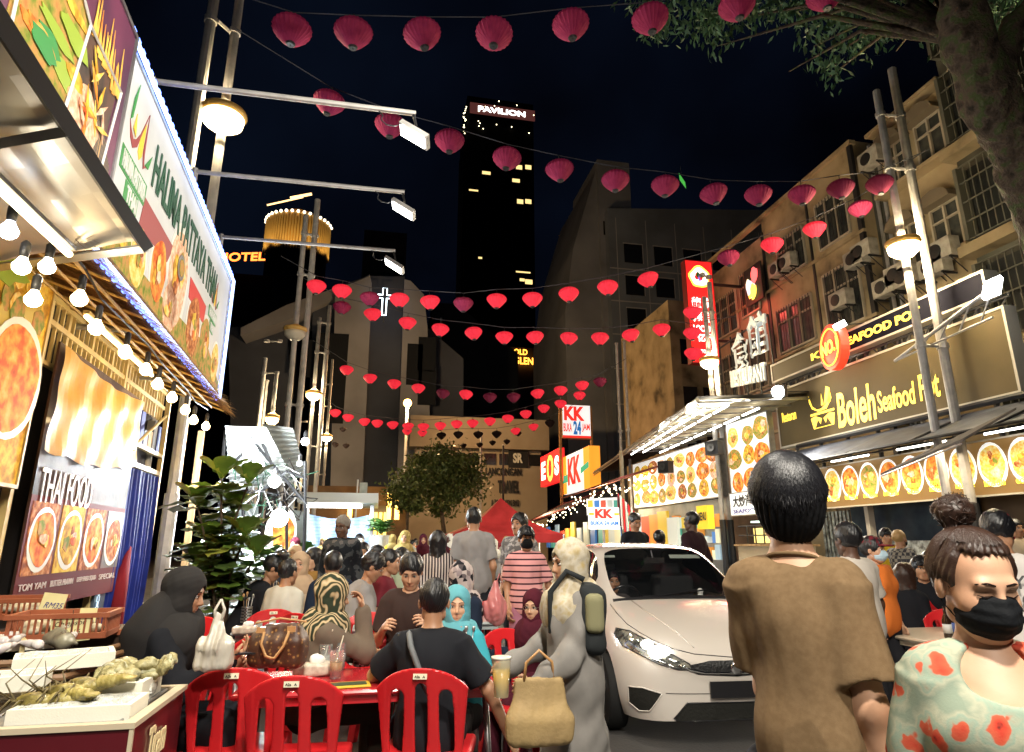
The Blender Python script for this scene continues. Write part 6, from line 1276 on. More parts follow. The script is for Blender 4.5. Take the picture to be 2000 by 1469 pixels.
ROWS = [
 ('top', [(570, 60), (690, 65), (825, 68), (965, 68), (1115, 50), (1270, 38), (1440, 12), (1612, -8)], 8.4, 9.0, '11111111'),
 ('second', [(643, 200), (762, 245), (878, 276), (990, 310), (1093, 332), (1202, 353), (1299, 363), (1394, 378), (1481, 381), (1566, 380), (1642, 368), (1718, 360)], 10.3, 12.8, '111111111122'),
 ('third', [(618, 559), (668, 568), (722, 582), (780, 585), (840, 589), (905, 593), (970, 586), (1040, 584), (1111, 574), (1187, 561), (1266, 545), (1423, 503), (1508, 478), (1591, 447), (1680, 407)], 17, 14.6, '002001000001002'.replace('2', '1')),
 ('fourth', [(668, 600), (728, 613), (796, 630), (860, 643), (925, 650), (985, 658), (1045, 658), (1111, 660), (1172, 660), (1232, 654), (1292, 643), (1352, 650), (1354, 690), (1352, 610)], 18.5, 18.5, '10000000000000'),
 ('fifth', [(677, 722), (723, 738), (770, 749), (817, 758), (865, 768), (910, 770), (957, 775), (1003, 775), (1050, 768), (1095, 762), (1137, 752), (1172, 745)], 24, 24, '000020220002'),
 ('sixth', [(655, 806), (680, 815), (712, 823), (737, 826), (767, 829), (797, 832), (827, 833), (860, 831), (892, 828), (923, 826), (957, 822), (992, 817), (1027, 808), (1062, 797), (1095, 788), (1132, 772)], 29, 27, '0000000000000000'),
 ('seventh', [(795, 842), (825, 845), (862, 850), (895, 848), (934, 848), (970, 847), (1007, 841), (1042, 833), (1074, 826)], 34, 32, '003333003'.replace('3', '3')),
 ('eighth', [(670, 838), (905, 870), (937, 868), (962, 864), (1012, 846), (990, 862), (676, 870), (655, 868)], 38, 38, '33333333')]
for nm_, L, Ta, Tb, kd in ROWS:
    N_ = len(L); tops = []
    for i, (px, py) in enumerate(L):
        T_ = Ta + (Tb - Ta) * (px - L[0][0]) / (L[-1][0] - L[0][0] + 1e-6) if L[-1][0] > L[0][0] and nm_ not in ('eighth', 'fourth') else Ta
        k = int(kd[i % len(kd)]); i_ = ords[i] if i < 12 else ['thirteenth', 'fourteenth', 'fifteenth', 'sixteenth'][i - 12]
        q = lantern(px, py, T_, k, '%s lantern, %s from the left in the %s string across the street' % (LN[k], i_, nm_), {'eighth': .8}.get(nm_, 1.0)); tops.append(q + Z_ * .30)
    if nm_ not in ('eighth',):
        if nm_ == 'fourth': tops = tops[:12]
        a, c = tops[0] + (tops[0] - tops[1]) * 1.5 + Z_ * .4, tops[-1] + (tops[-1] - tops[-2]) * 1.5 + Z_ * .4; b = MB(); P_ = [a] + tops + [c]; b.tube(P_, .010, 4); tag(b.build('lantern_wire', mat('wire_grey', (.08, .08, .09), .6)), 'thin wire carrying the %s string of lanterns' % nm_, 'wire')
q = onY(1331, 352, 10.4); t = thing('paper_tag', 'bright green paper tag hanging between two magenta lanterns', 'tag', tuple(q)); b = MB(); b.poly(q, V(1, .2, 0), Z_, [(-.05, .16), (.09, -.02), (.10, -.16), (-.04, 0)], .004); b.build('card', glow('green_tag', (.08, .6, .1), .35), t); b = MB(); b.tube([q + Z_ * .16, q + Z_ * .34], .004, 4); b.build('string', BLKM, t)
# ================================================================ red plastic chairs
PRED = mat('red_plastic', (.62, .018, .022), .32, col2=(.50, .014, .02), ns=3, spec=.5, bump=.08, bs=60)
def make_chair():
    t = thing('plastic_chair', 'red plastic chair', 'chair', (0, 0, 0), 0, 'red plastic chairs at the street tables')
    # backrest: curved slab with three leaf shaped slots (SDF sculpted); back at y=-.2, chair faces +Y
    def slab_d():
        lo = np.array([-.25, -.34, .40]); res = .0075; n = np.array([67, 26, 62]); ax = [lo[i] + res * np.arange(n[i]) for i in range(3)]
        X, Y, Z = np.meshgrid(*ax, indexing='ij'); u = (Z - .43) / .41
        yc = -.205 - .085 * np.clip(u, 0, 1) ** 1.2 + .9 * X ** 2      # lean back, wrap round
        top = .84 - 1.35 * X ** 2 - 14 * X ** 4; hw = .205 + .02 * np.clip(u, 0, 1) - .02 * (1 - np.clip(u, 0, 1))
        d2 = np.maximum(np.abs(X) - hw, Z - top); d2 = np.maximum(d2, .42 - Z)
        def slot(cx0, cx1, hw0, zt, zb=.36):
            cc = cx0 + (cx1 - cx0) * np.clip((Z - zb) / (zt - zb), 0, 1); v = np.clip((Z - zb) / (zt - zb), 0, 1)
            w_ = hw0 * (.80 + .35 * np.sin(v * 2.6)); q = zt - w_ * 1.1
            return np.where(Z > q, np.sqrt((X - cc) ** 2 + ((Z - q) * .95) ** 2) - w_, np.abs(X - cc) - w_)
        for s_ in (slot(-.125, -.112, .030, .745), slot(.125, .112, .030, .745), slot(0, 0, .026, .775)): d2 = np.maximum(d2, -s_)
        th = .010 + .004 * (np.abs(X) > .17); D = np.maximum(d2, np.abs(Y - yc) - th)
        return D, lo, res
    D, lo, res = slab_d()
    v, f = nets(D, lo, res); b = MB(); b.add(v.tolist(), f.tolist()); b.build('backrest', PRED, t, True, local=True)
    b = MB(); mb_field(b, [prim('b', (0, 0, .425), (.215, .215, .016), rd=.012), prim('c', (-.2, -.16, .40), (-.2, .17, .40), .016, .016, k=.02), prim('c', (.2, -.16, .40), (.2, .17, .40), .016, .016, k=.02), prim('e', (0, .02, .458), (.15, .15, .022), op='-', k=.02)], .012); b.build('seat', PRED, t, True, local=True)
    for sx in (-1, 1):
        for sy in (-1, 1):
            b = MB(); a = V(sx * .195, sy * .185, .42); c = V(sx * .235, sy * .235, 0); n = 6; w0, w1 = .030, .020
            for (du, dv) in (((-1, 0), (0, 0)), ((0, 0), (0, -1))):
                p = [a + V(sx * du[0] * w0 * 1.6, sy * du[1] * w0, 0), a]
            b.hexa([c + V(-sx * w1 * 1.5, -sy * .006, 0), c, c + V(0, -sy * w1 * 1.6, 0), c + V(-sx * .008, -sy * w1 * 1.5, 0), a + V(-sx * w0 * 1.8, -sy * .006, 0), a, a + V(0, -sy * w0 * 1.8, 0), a + V(-sx * .008, -sy * w0 * 1.7, 0)]); b.build('leg', PRED, t, local=True)
    b = MB(); b.use(mat('sticker', (.72, .66, .5), .5)); b.box((0, -.302, .806), (.065, .003, .024), X_, V(0, 1, -.15)); b.use(BLKM); b.text('A2a   A', V(-.026, -.305, .800), X_, Z_, .05, .011, .001, .03, .001); b.build('sticker', None, t, local=True)
    return t
ch0 = make_chair(); used = []
def chair(px, py, rz, label, base=None):
    q = onZ(px, py, .90) if base is None else V(*base); loc = V(q.x, q.y, 0)
    if base is None: loc = loc - Matrix.Rotation(rz, 3, 'Z') @ V(0, -.31, 0)
    if not used: used.append(1); ch0.location = loc; ch0.rotation_euler = (0, 0, rz); ch0['label'] = label; ch0.scale = (1.07,) * 3
    else: dup(ch0, loc, rz, label, 1.07)
Rd = math.radians
chair(822, 1304, Rd(-14), 'red plastic chair that carries the man in the black t-shirt')
chair(572, 1318, Rd(-6), 'empty red plastic chair nearest the camera, left of the man in black')
chair(455, 1303, Rd(-2), 'red plastic chair partly behind the nearest empty one, to its left')
chair(232, 1238, Rd(-75), 'red plastic chair between the seafood counter and the woman in black')
chair(400, 1203, Rd(160), 'red plastic chair behind the white carrier bag')
chair(520, 1236, Rd(10), 'red plastic chair with a paler mark, left of the brown handbag')
chair(440, 1245, Rd(75), 'red plastic chair turned sideways right of the white carrier bag')
chair(578, 1196, Rd(-30), 'red plastic chair just behind the patterned headscarf')
chair(535, 1188, Rd(10), 'red plastic chair at the white table, left of the patterned headscarf')
chair(528, 1171, Rd(170), 'far red plastic chair under the cutlery pot on the white table')
chair(693, 1167, Rd(165), 'far red plastic chair between grey shirt diner and patterned headscarf')
chair(722, 1194, Rd(175), 'red plastic chair right of the patterned headscarf')
chair(795, 1192, Rd(190), 'red plastic chair seen over the black shoulder')
chair(958, 1172, Rd(120), 'red plastic chair beside the pink plastic bag')
chair(1808, 1172, Rd(185), 'red plastic chair at the bottle table on the right')
chair(1850, 1188, Rd(150), 'red plastic chair at the right table nearest the masked woman')
chair(645, 1200, Rd(20), 'red plastic chair under the elbow of the patterned headscarf')
chair(765, 1206, Rd(175), 'red plastic chair in front of the man in the dark brown t-shirt')
chair(468, 1262, Rd(95), 'red plastic chair just behind the carrier bag and handbag')
chair(0, 0, Rd(200), 'red plastic chair that carries the woman in the maroon headscarf', base=(1.02, 4.55, 0))
chair(0, 0, Rd(80), 'red plastic chair that carries the woman in the turquoise headscarf', base=(.95, 4.7, 0)) if False else None
# ================================================================ tables
TRED = mat('red_table_top', (.50, .022, .03), .22, col2=(.40, .016, .025), ns=2.5, coat=.4)
TWH = mat('white_table_top', (.50, .56, .58), .25, col2=(.42, .48, .5), ns=3, coat=.3)
def table(x0, x1, y0, y1, m, label, rz=0, z=.74):
    cx_, cy_ = (x0 + x1) / 2, (y0 + y1) / 2; hx, hy = (x1 - x0) / 2, (y1 - y0) / 2; t = thing('table', label, 'table', (cx_, cy_, 0), rz, 'street dining tables'); b = MB()
    mb_field(b, [prim('b', (0, 0, z - .016), (hx, hy, .016), rd=.012)], .011) if hx < .8 else b.bb(-hx, hx, -hy, hy, z - .03, z); b.build('tabletop', m, t, 'auto', local=True)
    b = MB(); b.bb(-hx + .04, hx - .04, -hy + .04, hy - .04, z - .075, z - .033); b.build('apron', m, t, local=True)
    for sx in (-1, 1):
        for sy in (-1, 1): b = MB(); b.tube([V(sx * (hx - .07), sy * (hy - .07), z - .07), V(sx * (hx - .03), sy * (hy - .04), 0)], .018, 8); b.build('leg', STEEL, t, True, local=True)
    return t
table(-.72, .70, 3.78, 4.42, TRED, 'red dining table of the man in the black t-shirt')
table(-1.72, -.85, 4.9, 5.6, TRED, 'red dining table behind the woman in black')
table(-1.25, -.05, 6.3, 7.2, TWH, 'white dining table with a cutlery pot, left of the patterned headscarf')
table(-1.9, -.4, 7.9, 8.8, TWH, 'far white dining table before the white blouses')
table(.05, 1.25, 6.6, 7.5, TWH, 'white dining table of the man in the brown shirt')
table(4.35, 5.5, 4.6, 5.4, mat('pale_table', (.48, .4, .3), .3), 'pale table with bottles behind the masked woman')
def pot(px, py, T_, label, z=.74, s=1.0):
    q = onZ(px, py, z); t = thing('cutlery_holder', label, 'cutlery holder', tuple(q), 0, 'steel cutlery holders'); b = MB(); b.lathe(q, [(.05 * s, 0), (.052 * s, .005), (.052 * s, .14 * s), (.054 * s, .145 * s), (.048 * s, .145 * s), (.046 * s, .01)], 20); b.build('cup', mat('perforated_steel', (.6, .6, .6), .3, .9, kind='checker', ns=70, col2=(.12, .12, .12)), t, True)
    b = MB(); r = np.random.RandomState(int(px))
    for k in range(7): a_ = r.rand() * 6.28; d = V(math.cos(a_), math.sin(a_), 0); L = (.20 + .06 * r.rand()) * s; b.use([STEEL, BLKM, WOOD, STEEL][k % 4]); b.tube([q + d * .02 * s + Z_ * .02, q + d * .045 * s + Z_ * L], .004, 5); b.ball(q + d * .047 * s + Z_ * (L + .01), (.012 * s, .005, .018 * s), 8, 5)
    b.build('cutlery', None, t, True)
pot(706, 1300, 0, 'steel holder of chopsticks and spoons beside the drinking glasses')
pot(912, 1305, 0, 'tall steel cutlery holder right of the man in black')
pot(480, 1215, 0, 'steel cutlery holder behind the white carrier bag, on the red table')
pot(535, 1172, 0, 'far steel cutlery holder on the white table')
def tissue(px, py, label, s=1.0):
    q = onZ(px, py, .742); t = thing('tissue_pack', label, 'tissues', tuple(q), 0, 'tissue packs on the tables'); b = MB(); mb_field(b, [prim('b', (q.x, q.y, q.z + .035), (.11 * s, .065 * s, .035 * s), rd=.02)], .008, folds(.004, 40, 3)); b.build('wrapper', mat('tissue_wrap', (.66, .60, .50), .35, col2=(.45, .36, .28), ns=30, coat=.5), t, True)
    b = MB(); mb_field(b, [prim('e', (q.x + .02, q.y, q.z + .08), (.05 * s, .03 * s, .035 * s))], .006, folds(.008, 70, 4)); b.build('tissue', mat('tissue_white', (.8, .78, .75), .9), t, True)
tissue(612, 1318, 'plastic tissue pack in front of the brown handbag'); tissue(478, 1238, 'tissue pack behind the white carrier bag', .9)
GLS = mat('drinking_glass', (.85, .9, .9), .05, trans=.85, spec=.6, alpha=.55)
def glass(px, py, label, h=.16, drink=None, z=.742):
    q = onZ(px, py, z); t = thing('drinking_glass', label, 'glass', tuple(q), 0, 'drinking glasses on the red table'); b = MB(); b.lathe(q, [(.030, 0), (.034, .004), (.041, h), (.038, h), (.030, .012)], 22); b.build('glass', GLS, t, True)
    b = MB(); b.lathe(q, [(.029, .013), (.036, h * .6)], 18); b.build('drink', drink or mat('iced_water', (.6, .62, .6), .15, alpha=.5), t, True); b = MB(); b.tube([q + V(-.02, 0, .02), q + V(.03, .01, h + .08)], .0035, 5); b.build('straw', mat('straw_white', (.8, .75, .6), .5), t)
glass(634, 1312, 'left drinking glass beside the tissue pack'); glass(662, 1308, 'middle drinking glass, one of three beside the tissue pack'); glass(655, 1325, 'nearest drinking glass beside the tissue pack', .15, mat('amber_drink', (.35, .16, .05), .2)); glass(895, 1240, 'drinking glass behind the black shoulder', .16)
q = onZ(675, 1340, .742); t = thing('menu_card', 'yellow and dark menu card lying on the red table', 'menu', tuple(q)); b = MB(); b.use(mat('menu_yellow', (.75, .5, .05), .4)); b.box(q + V(0, .02, .003), (.26, .15, .004), V(1, .1, 0), V(-.1, 1, 0)); b.use(mat('menu_dark', (.04, .06, .03), .4)); b.box(q + V(.01, .03, .007), (.20, .08, .003), V(1, .1, 0), V(-.1, 1, 0)); b.build('card', None, t)
q = onZ(785, 1338, .742); t = thing('phone', 'small pale phone beside the elbow of the man in black', 'phone', tuple(q)); b = MB(); b.box(q + Z_ * .005, (.08, .15, .008), V(1, .3, 0), V(-.3, 1, 0)); b.build('body', WHITE, t); b = MB(); b.box(q + Z_ * .0105, (.07, .13, .002), V(1, .3, 0), V(-.3, 1, 0)); b.build('screen', BLKM, t)
q = onZ(525, 1290, .742); 
# brown patterned handbag on the table corner
hb = at(545, 1262, 3.55); t = thing('handbag', 'brown handbag with small ochre pattern and tan handles', 'handbag', tuple(hb)); b = MB(); BRN = mat('bag_brown', (.085, .035, .018), .45, kind='spots', ns=38, stops=[(.0, (.32, .17, .05)), (.22, (.24, .12, .04)), (.30, (.075, .03, .015)), (1, (.05, .02, .012))], bump=.15, bs=200)
q = hb; R_b = np.array(Matrix.Rotation(Rd(-14), 3, 'Z')); mb_field(b, [prim('b', (q.x, q.y, q.z - .02), (.155, .075, .095), R=R_b, rd=.05, k=.05), prim('b', (q.x + .015, q.y, q.z + .04), (.11, .045, .085), R=R_b, rd=.03, k=.06)], .009, folds(.010, 22, 8)); b.build('body', BRN, t, True)
TANL = mat('tan_leather', (.42, .22, .08), .5, coat=.3)
for dy in (-.10, .06): b = MB(); b.tube([q + V(-.07, dy, .09), q + V(-.08, dy - .01, .03), q + V(-.05, dy - .02, -.03), q + V(-.02, dy - .03, -.04), q + V(.0, dy - .03, -.04), q + V(.04, dy - .02, .02), q + V(.06, dy, .09)], .008, 7); b.build('handle', TANL, t, True)
b = MB(); b.box(q + V(-.09, -.095, .10), (.045, .01, .03)); b.box(q + V(.07, -.095, .10), (.045, .01, .03)); b.tube([q + V(-.13, -.04, .13), q + V(.0, -.06, .155), q + V(.14, -.02, .13)], .006, 6); b.build('trim', TANL, t)
# ================================================================ seafood counter at the lower left
MAR = mat('maroon_panel', (.10, .006, .012), .35, col2=(.07, .005, .010), ns=2, coat=.3); YLT = mat('yellow_lettering', (.85, .70, .05), .5); IVL = mat('ivory_lettering', (.75, .62, .35), .5)
t = thing('seafood_counter', 'maroon seafood counter lettered Tiram on two sides', 'counter', (-1.4, 3.1, 0)); xe, yn, yf = -.87, 2.84, 3.50
b = MB(); b.bb(-2.0, xe, yn, yf, .05, .83); b.build('cabinet', MAR, t)
b = MB(); b.bb(-2.02, xe + .012, yn - .012, yn + .03, .832, .852); b.bb(-2.02, xe + .012, yf - .03, yf + .01, .832, .852); b.bb(xe - .03, xe + .012, yn + .03, yf - .03, .832, .852); b.bb(xe - .006, xe + .008, yn - .008, yn + .006, .05, .83); b.build('edge_trim', mat('ivory_trim', (.55, .46, .33), .5), t)
b = MB(); b.bb(-2.0, xe - .03, yn + .03, yf - .03, .828, .838); b.build('counter_top', mat('wet_steel', (.2, .18, .15), .25, .5), t)
b = MB(); b.use(YLT); b.text('Tiram', V(-1.19, yn - .004, .61), X_, Z_, .25, .145, .004, .03, .004, shear=.1); b.use(IVL); b.text('Tiram', V(xe + .004, yn + .20, .65), Y_, Z_, .22, .13, .004, .025, .004, shear=.1); b.build('lettering', None, t)
t = thing('seafood_counter', 'long dark stepped display counter running back beside the banner', 'counter', (-1.6, 4.2, 0)); b = MB(); b.hexa([V(-3.0, 3.15, .05), V(-1.42, 3.55, .05), V(-1.15, 4.75, .05), V(-3.0, 4.75, .05), V(-3.0, 3.15, .88), V(-1.42, 3.55, .88), V(-1.15, 4.75, .88), V(-3.0, 4.75, .88)]); b.build('cabinet', mat('dark_wood', (.05, .025, .015), .5, col2=(.03, .015, .01), ns=4), t)
b = MB()
for k, (z, o_) in enumerate(((.90, 0), (.93, .05), (.96, .10))): b.tube([V(-3.0, 3.13 + o_, z), V(-1.40 - o_ * .3, 3.53 + o_, z), V(-1.13 - o_, 4.74, z)], .016, 6)
b.build('rail', mat('rail_wood', (.22, .12, .06), .4, coat=.3), t)
ICE = mat('crushed_ice', (.70, .72, .68), .25, col2=(.85, .85, .8), ns=40, bump=1, bs=70, bdist=.02, trans=.2); FOAM = mat('styrofoam', (.78, .76, .66), .8, bump=.3, bs=150, bdist=.002)
def foam_tray(c, u, L, W_, h, label, ice=True):
    t = thing('foam_tray', label, 'foam tray', tuple(c)); u = u.normalized(); v = Z_.cross(u); b = MB()
    for s_ in (-1, 1): b.box(c + v * s_ * (W_ / 2 - .012) + Z_ * h / 2, (L, .024, h), u, v); b.box(c + u * s_ * (L / 2 - .012) + Z_ * h / 2, (.024, W_ - .049, h), u, v)
    b.box(c + Z_ * .006, (L - .05, W_ - .05, .010), u, v); b.build('tray', FOAM, t)
    if ice:
        b = MB(); R3 = np.array([list(u), list(v), [0, 0, 1]]).T; mb_field(b, [prim('b', tuple(c + Z_ * h * .5), (L / 2 - .025, W_ / 2 - .025, h * .5), R=R3, rd=.01)], .010, folds(.008, 60, 6)); b.build('ice', ICE, t, True)
    return t
c = onZ(160, 1402, .86); foam_tray(V(-1.12, 3.02, .842), V(1, 0.02, 0), .42, .22, .055, 'white foam tray at the front of the Tiram counter')
t = thing('metal_tray', 'flat steel tray holding the oysters and lobsters', 'tray', (-1.1, 3.2, .84)); b = MB(); b.bb(-1.42, -.93, 2.88, 3.44, .8385, .8415); b.tube([V(-1.42, 2.88, .845), V(-.93, 2.88, .845), V(-.93, 3.44, .845), V(-1.42, 3.44, .845), V(-1.42, 2.88, .845)], .007, 6); b.build('tray', STEEL, t)
# oysters on ice, lobsters
t = thing('foam_tray', 'white foam tray of crushed ice under the heap of oysters', 'foam tray', (-1.05, 3.3, .84)); b = MB(); b.bb(-1.20, -.95, 3.16, 3.42, .844, .87); b.bb(-.975, -.95, 3.16, 3.42, .871, .93); b.bb(-1.20, -.976, 3.16, 3.185, .871, .93); b.build('tray', FOAM, t); b = MB(); mb_field(b, [prim('e', (-1.07, 3.31, .88), (.13, .12, .075))], .009, folds(.012, 50, 4)); b.build('ice', ICE, t, True)
OYS = mat('oyster_shell', (.30, .27, .13), .6, stops=[(.3, (.10, .085, .045)), (.5, (.34, .30, .14)), (.65, (.50, .47, .30)), (.8, (.22, .20, .12))], ns=22, det=10, bump=1, bs=60, bdist=.012)
r = np.random.RandomState(2)
for k in range(11):
    c = V(-1.21 + .24 * r.rand() + .03 * (k % 3), 3.22 + .19 * r.rand(), .925 + .05 * r.rand()); R3 = np.array(Matrix.Rotation(r.rand() * 6, 3, 'Z') @ Matrix.Rotation(.5 * r.randn(), 3, 'X'))
    t = thing('oyster', 'one of the greenish ridged oysters heaped on the ice', 'oyster', tuple(c), 0, 'oysters heaped on the ice'); b = MB(); mb_field(b, [prim('e', tuple(c), (.075, .050, .026), R=R3), prim('e', tuple(c + V(.02, .01, .015)), (.04, .035, .018), R=R3, k=.01)], .006, folds(.009, 75, 30 + k, 1, 1, 1)); b.build('shell', OYS, t, True)
    b = MB(); mb_field(b, [prim('e', tuple(c + V(0, 0, .012)), (.06, .04, .016), R=R3)], .007, folds(.006, 90, 60 + k, 1, 1, 1)); b.build('lip', mat('oyster_lip', (.45, .42, .30), .35, col2=(.3, .3, .16), ns=30), t, True)
LOB = mat('lobster_shell', (.26, .20, .05), .4, stops=[(.3, (.06, .045, .015)), (.5, (.24, .19, .04)), (.7, (.42, .35, .12))], kind='noise', ns=18, det=8, bump=.6, bs=60, coat=.3)
for k in range(4):
    c = V(-1.24 + .04 * k, 3.02 + .035 * k, .905 + .012 * k); u = V(1, [.1, -.5, .6, -.15][k], .05 * k).normalized(); t = thing('lobster', ['lobster lowest beside the front foam tray', 'lobster across the middle of the steel tray', 'lobster nearest the price sticks', 'lobster lying on top of the others'][k], 'lobster', tuple(c)); b = MB(); P = []
    for j in range(6): P.append(prim('e', tuple(c + u * (.02 + j * .019)), (.016, .034 - j * .0015, .028 - j * .001), k=.003))
    P.append(prim('e', tuple(c - u * .05), (.065, .036, .032), k=.01)); P.append(prim('e', tuple(c + u * .135), (.03, .04, .008), k=.01)); mb_field(b, P, .006); b.build('shell', LOB, t, True); b = MB()
    for j in range(10): s_ = -1 if j % 2 else 1; p0 = c - u * (.02 + .01 * j); v = Z_.cross(u) * s_; w_ = V(*(r.rand(3) - .5)) * .05; b.tube([p0, p0 + v * .045 + Z_ * .02 + w_, p0 + v * .07 - Z_ * .02 - u * .03 + w_ * 1.5], [.005, .004, .002], 5)
    for s_ in (-1, 1): b.tube([c - u * .11, c - u * .17 + Z_.cross(u) * s_ * .05 + Z_ * .06, c - u * .12 + Z_.cross(u) * s_ * .16 + Z_ * .13], [.004, .003, .001], 5)
    b.build('legs_and_feelers', mat('feeler', (.12, .09, .035), .4), t, True)
CARD = mat('price_card', (.72, .66, .36), .7, col2=(.62, .55, .28), ns=4)
def card(px, py, T_, w_, h_, txt, label, u=None, stick=True, ink=BLKM):
    q = at(px, py, T_); t = thing('price_card', label, 'price card', tuple(q)); u = (u or V(1, .1, .12)).normalized(); W = u.cross(V(0, 1, .05)).normalized() * 1; W = V(-u.z, 0, u.x).normalized(); b = MB(); b.slab(q, u, W, w_, h_, .004); b.build('card', CARD, t)
    b = MB(); b.use(ink); lines = txt.split('\n')
    for i, s_ in enumerate(lines): b.text(s_, q + u * w_ * (.10 + .15 * (i % 2)) + W * h_ * (.60 - .36 * i) if len(lines) > 1 else q + u * w_ * .15 + W * h_ * .3, u, W, w_ * (.8 if i == 0 else .5), h_ * .27, .001, .0, .002, shear=.3)
    b.build('handwriting', None, t)
    if stick: b = MB(); b.tube([q + u * w_ * .55 + W * h_ * 1.3 - Y_ * .006, q + u * w_ * .52 - W * h_ * .8 - Y_ * .006], .0022, 5); b.build('stick', BLKM, t)
card(96, 1258, 3.35, .185, .125, 'Chiepsou\n@ N.6', 'cream price card with two lines of handwriting on the ice', V(1, .1, .08)); card(72, 1198, 3.7, .12, .12, 'RM35', 'cream price card marked RM standing in the basket', V(.8, .5, -.15), False, mat('ink_blue', (.02, .02, .2), .5)); card(147, 1240, 3.6, .085, .145, ' ', 'blank cream card behind the handwritten price card', V(1, .3, -.03), False)
for k, (px, py, T_, w_, h_, s_, lab) in enumerate([(98, 1345, 3.0, .045, .125, 'OY\nRM', 'flat lettered wooden price stick before the lobsters'), (126, 1332, 3.05, .016, .14, '', 'thin pointed wooden stick among the lobsters'), (33, 1295, 3.1, .022, .12, '', 'flat wooden stick in the ice tray at the left')]):
    q = at(px, py, T_); t = thing('wooden_stick', lab, 'stick', tuple(q)); b = MB(); b.poly(q, X_, Z_, [(0, 0), (w_, 0), (w_, h_ * .9), (w_ * .5, h_), (0, h_ * .92)], .004); b.build('stick', mat('stick_wood', (.62, .50, .26), .7), t)
    b = MB(); b.use(BLKM); b.text(s_, q + V(w_ * .15, 0, h_ * .25), X_, Z_, w_ * .7, h_ * .5, .001, 0, .001) if s_ else b.box(q + V(w_ / 2, -.001, h_ * .5), (w_ * .3, .001, .002)); b.build('writing', None, t)
foam_tray(onZ(125, 1300, .93), V(1, .42, .0), .40, .22, .06, 'foam tray of ice with a knife handle behind the oysters'); foam_tray(onZ(30, 1262, .95), V(1, .5, 0), .5, .4, .05, 'big white tray of packed squid at the left edge'); foam_tray(onZ(10, 1345, .9), V(1, .3, 0), .3, .2, .06, 'small foam tray cut by the left edge')
t = thing('fish_heap', 'pale squid heaped in the big white tray', 'seafood', tuple(onZ(30, 1262, .95)), 0); q = onZ(20, 1255, 1.0); b = MB(); r = np.random.RandomState(8); P = []
for k in range(16): a_ = r.rand() * 3.1; c = q + V(.17 * r.randn(), .12 * r.randn(), .02 * r.rand()); P.append(prim('c', tuple(c), tuple(c + V(.09 * math.cos(a_), .09 * math.sin(a_), .01)), .026, .012, k=.008))
mb_field(b, P, .008, folds(.004, 80, 5)); b.build('squid', mat('squid_white', (.62, .60, .58), .25, col2=(.5, .44, .46), ns=30, coat=.6), t, True)
b = MB(); c = onZ(75, 1240, 1.02); mb_field(b, [prim('c', tuple(c), tuple(c + V(.18, -.12, -.02)), .018, .045), prim('c', tuple(c + V(.12, -.05, 0)), tuple(c + V(.26, -.16, -.03)), .045, .006, k=.02)], .008); b.build('fish', mat('fish_dark', (.10, .09, .07), .25, col2=(.3, .28, .2), ns=10, coat=.6), t, True)
# plastic baskets
BSK = mat('basket_orange', (.34, .10, .045), .45, col2=(.25, .07, .03), ns=4)
def basket(c, u, L, W_, h, label):
    t = thing('plastic_basket', label, 'basket', tuple(c)); u = u.normalized(); v = Z_.cross(u); b = MB()
    for s_ in (-1, 1):
        for (d, e_, LL, off) in ((u, v, L, W_ / 2), (v, u, W_, L / 2)):
            cc = c + e_ * s_ * off; b.box(cc + Z_ * (h - .012), (LL + .03, .022, .024), d, e_) if d is u else b.box(cc + Z_ * (h - .012), (LL - .03, .022, .024), d, e_); b.box(cc + Z_ * .015, (LL, .012, .03), d, e_)
            n = int(LL / .028)
            for k in range(n): b.box(cc + d * (-LL / 2 + (k + .5) * LL / n) + Z_ * (h / 2), (.010, .008, h - .05), d, e_)
    b.box(c + Z_ * .004, (L - .02, W_ - .02, .006), u, v); b.build('lattice', BSK, t); b = MB()
    r = np.random.RandomState(int(abs(c.x) * 100)); P = [prim('e', tuple(c + u * (r.rand() - .5) * L * .8 + v * (r.rand() - .5) * W_ * .8 + Z_ * (.04 + .03 * r.rand())), (.05, .04, .025), k=.01) for k in range(14)]; mb_field(b, P, .010); b.build('shellfish', mat('clam', (.55, .50, .38), .4, col2=(.35, .3, .2), ns=20), t, True)
basket(onZ(125, 1242, 1.0), V(1, .12, 0), .46, .30, .13, 'orange brown plastic basket behind the price cards'); basket(onZ(15, 1205, 1.05), V(1, .05, 0), .5, .34, .12, 'orange brown plastic basket at the left edge')
t = thing('ice_bin', 'brown stepped fish box behind the orange baskets', 'box', (-1.5, 4.6, .9)); b = MB(); b.bb(-2.2, -1.35, 4.35, 4.7, .885, 1.0); b.build('box', mat('dark_wood'), t); b = MB(); b.bb(-2.22, -1.33, 4.33, 4.35, .98, 1.01); b.build('rim', BSK, t)
light('AREA', (-1.35, 3.3, 3.05), 16, (1, .86, .55), .9, None, (-1.3, 3.3, .9), size_y=.15)
t = thing('tube_light', 'warm tube light under the steel canopy above the oysters', 'lamp', (-1.7, 3.3, 3.1)); b = MB(); b.tube([V(-1.85, 2.9, 3.12), V(-1.85, 3.8, 3.12)], .02, 8); b.build('tube', glow('tube_warm', (1, .8, .45), 5), t); b = MB(); b.bb(-1.88, -1.82, 2.9, 3.8, 3.145, 3.17); b.build('fitting', STEEL, t)
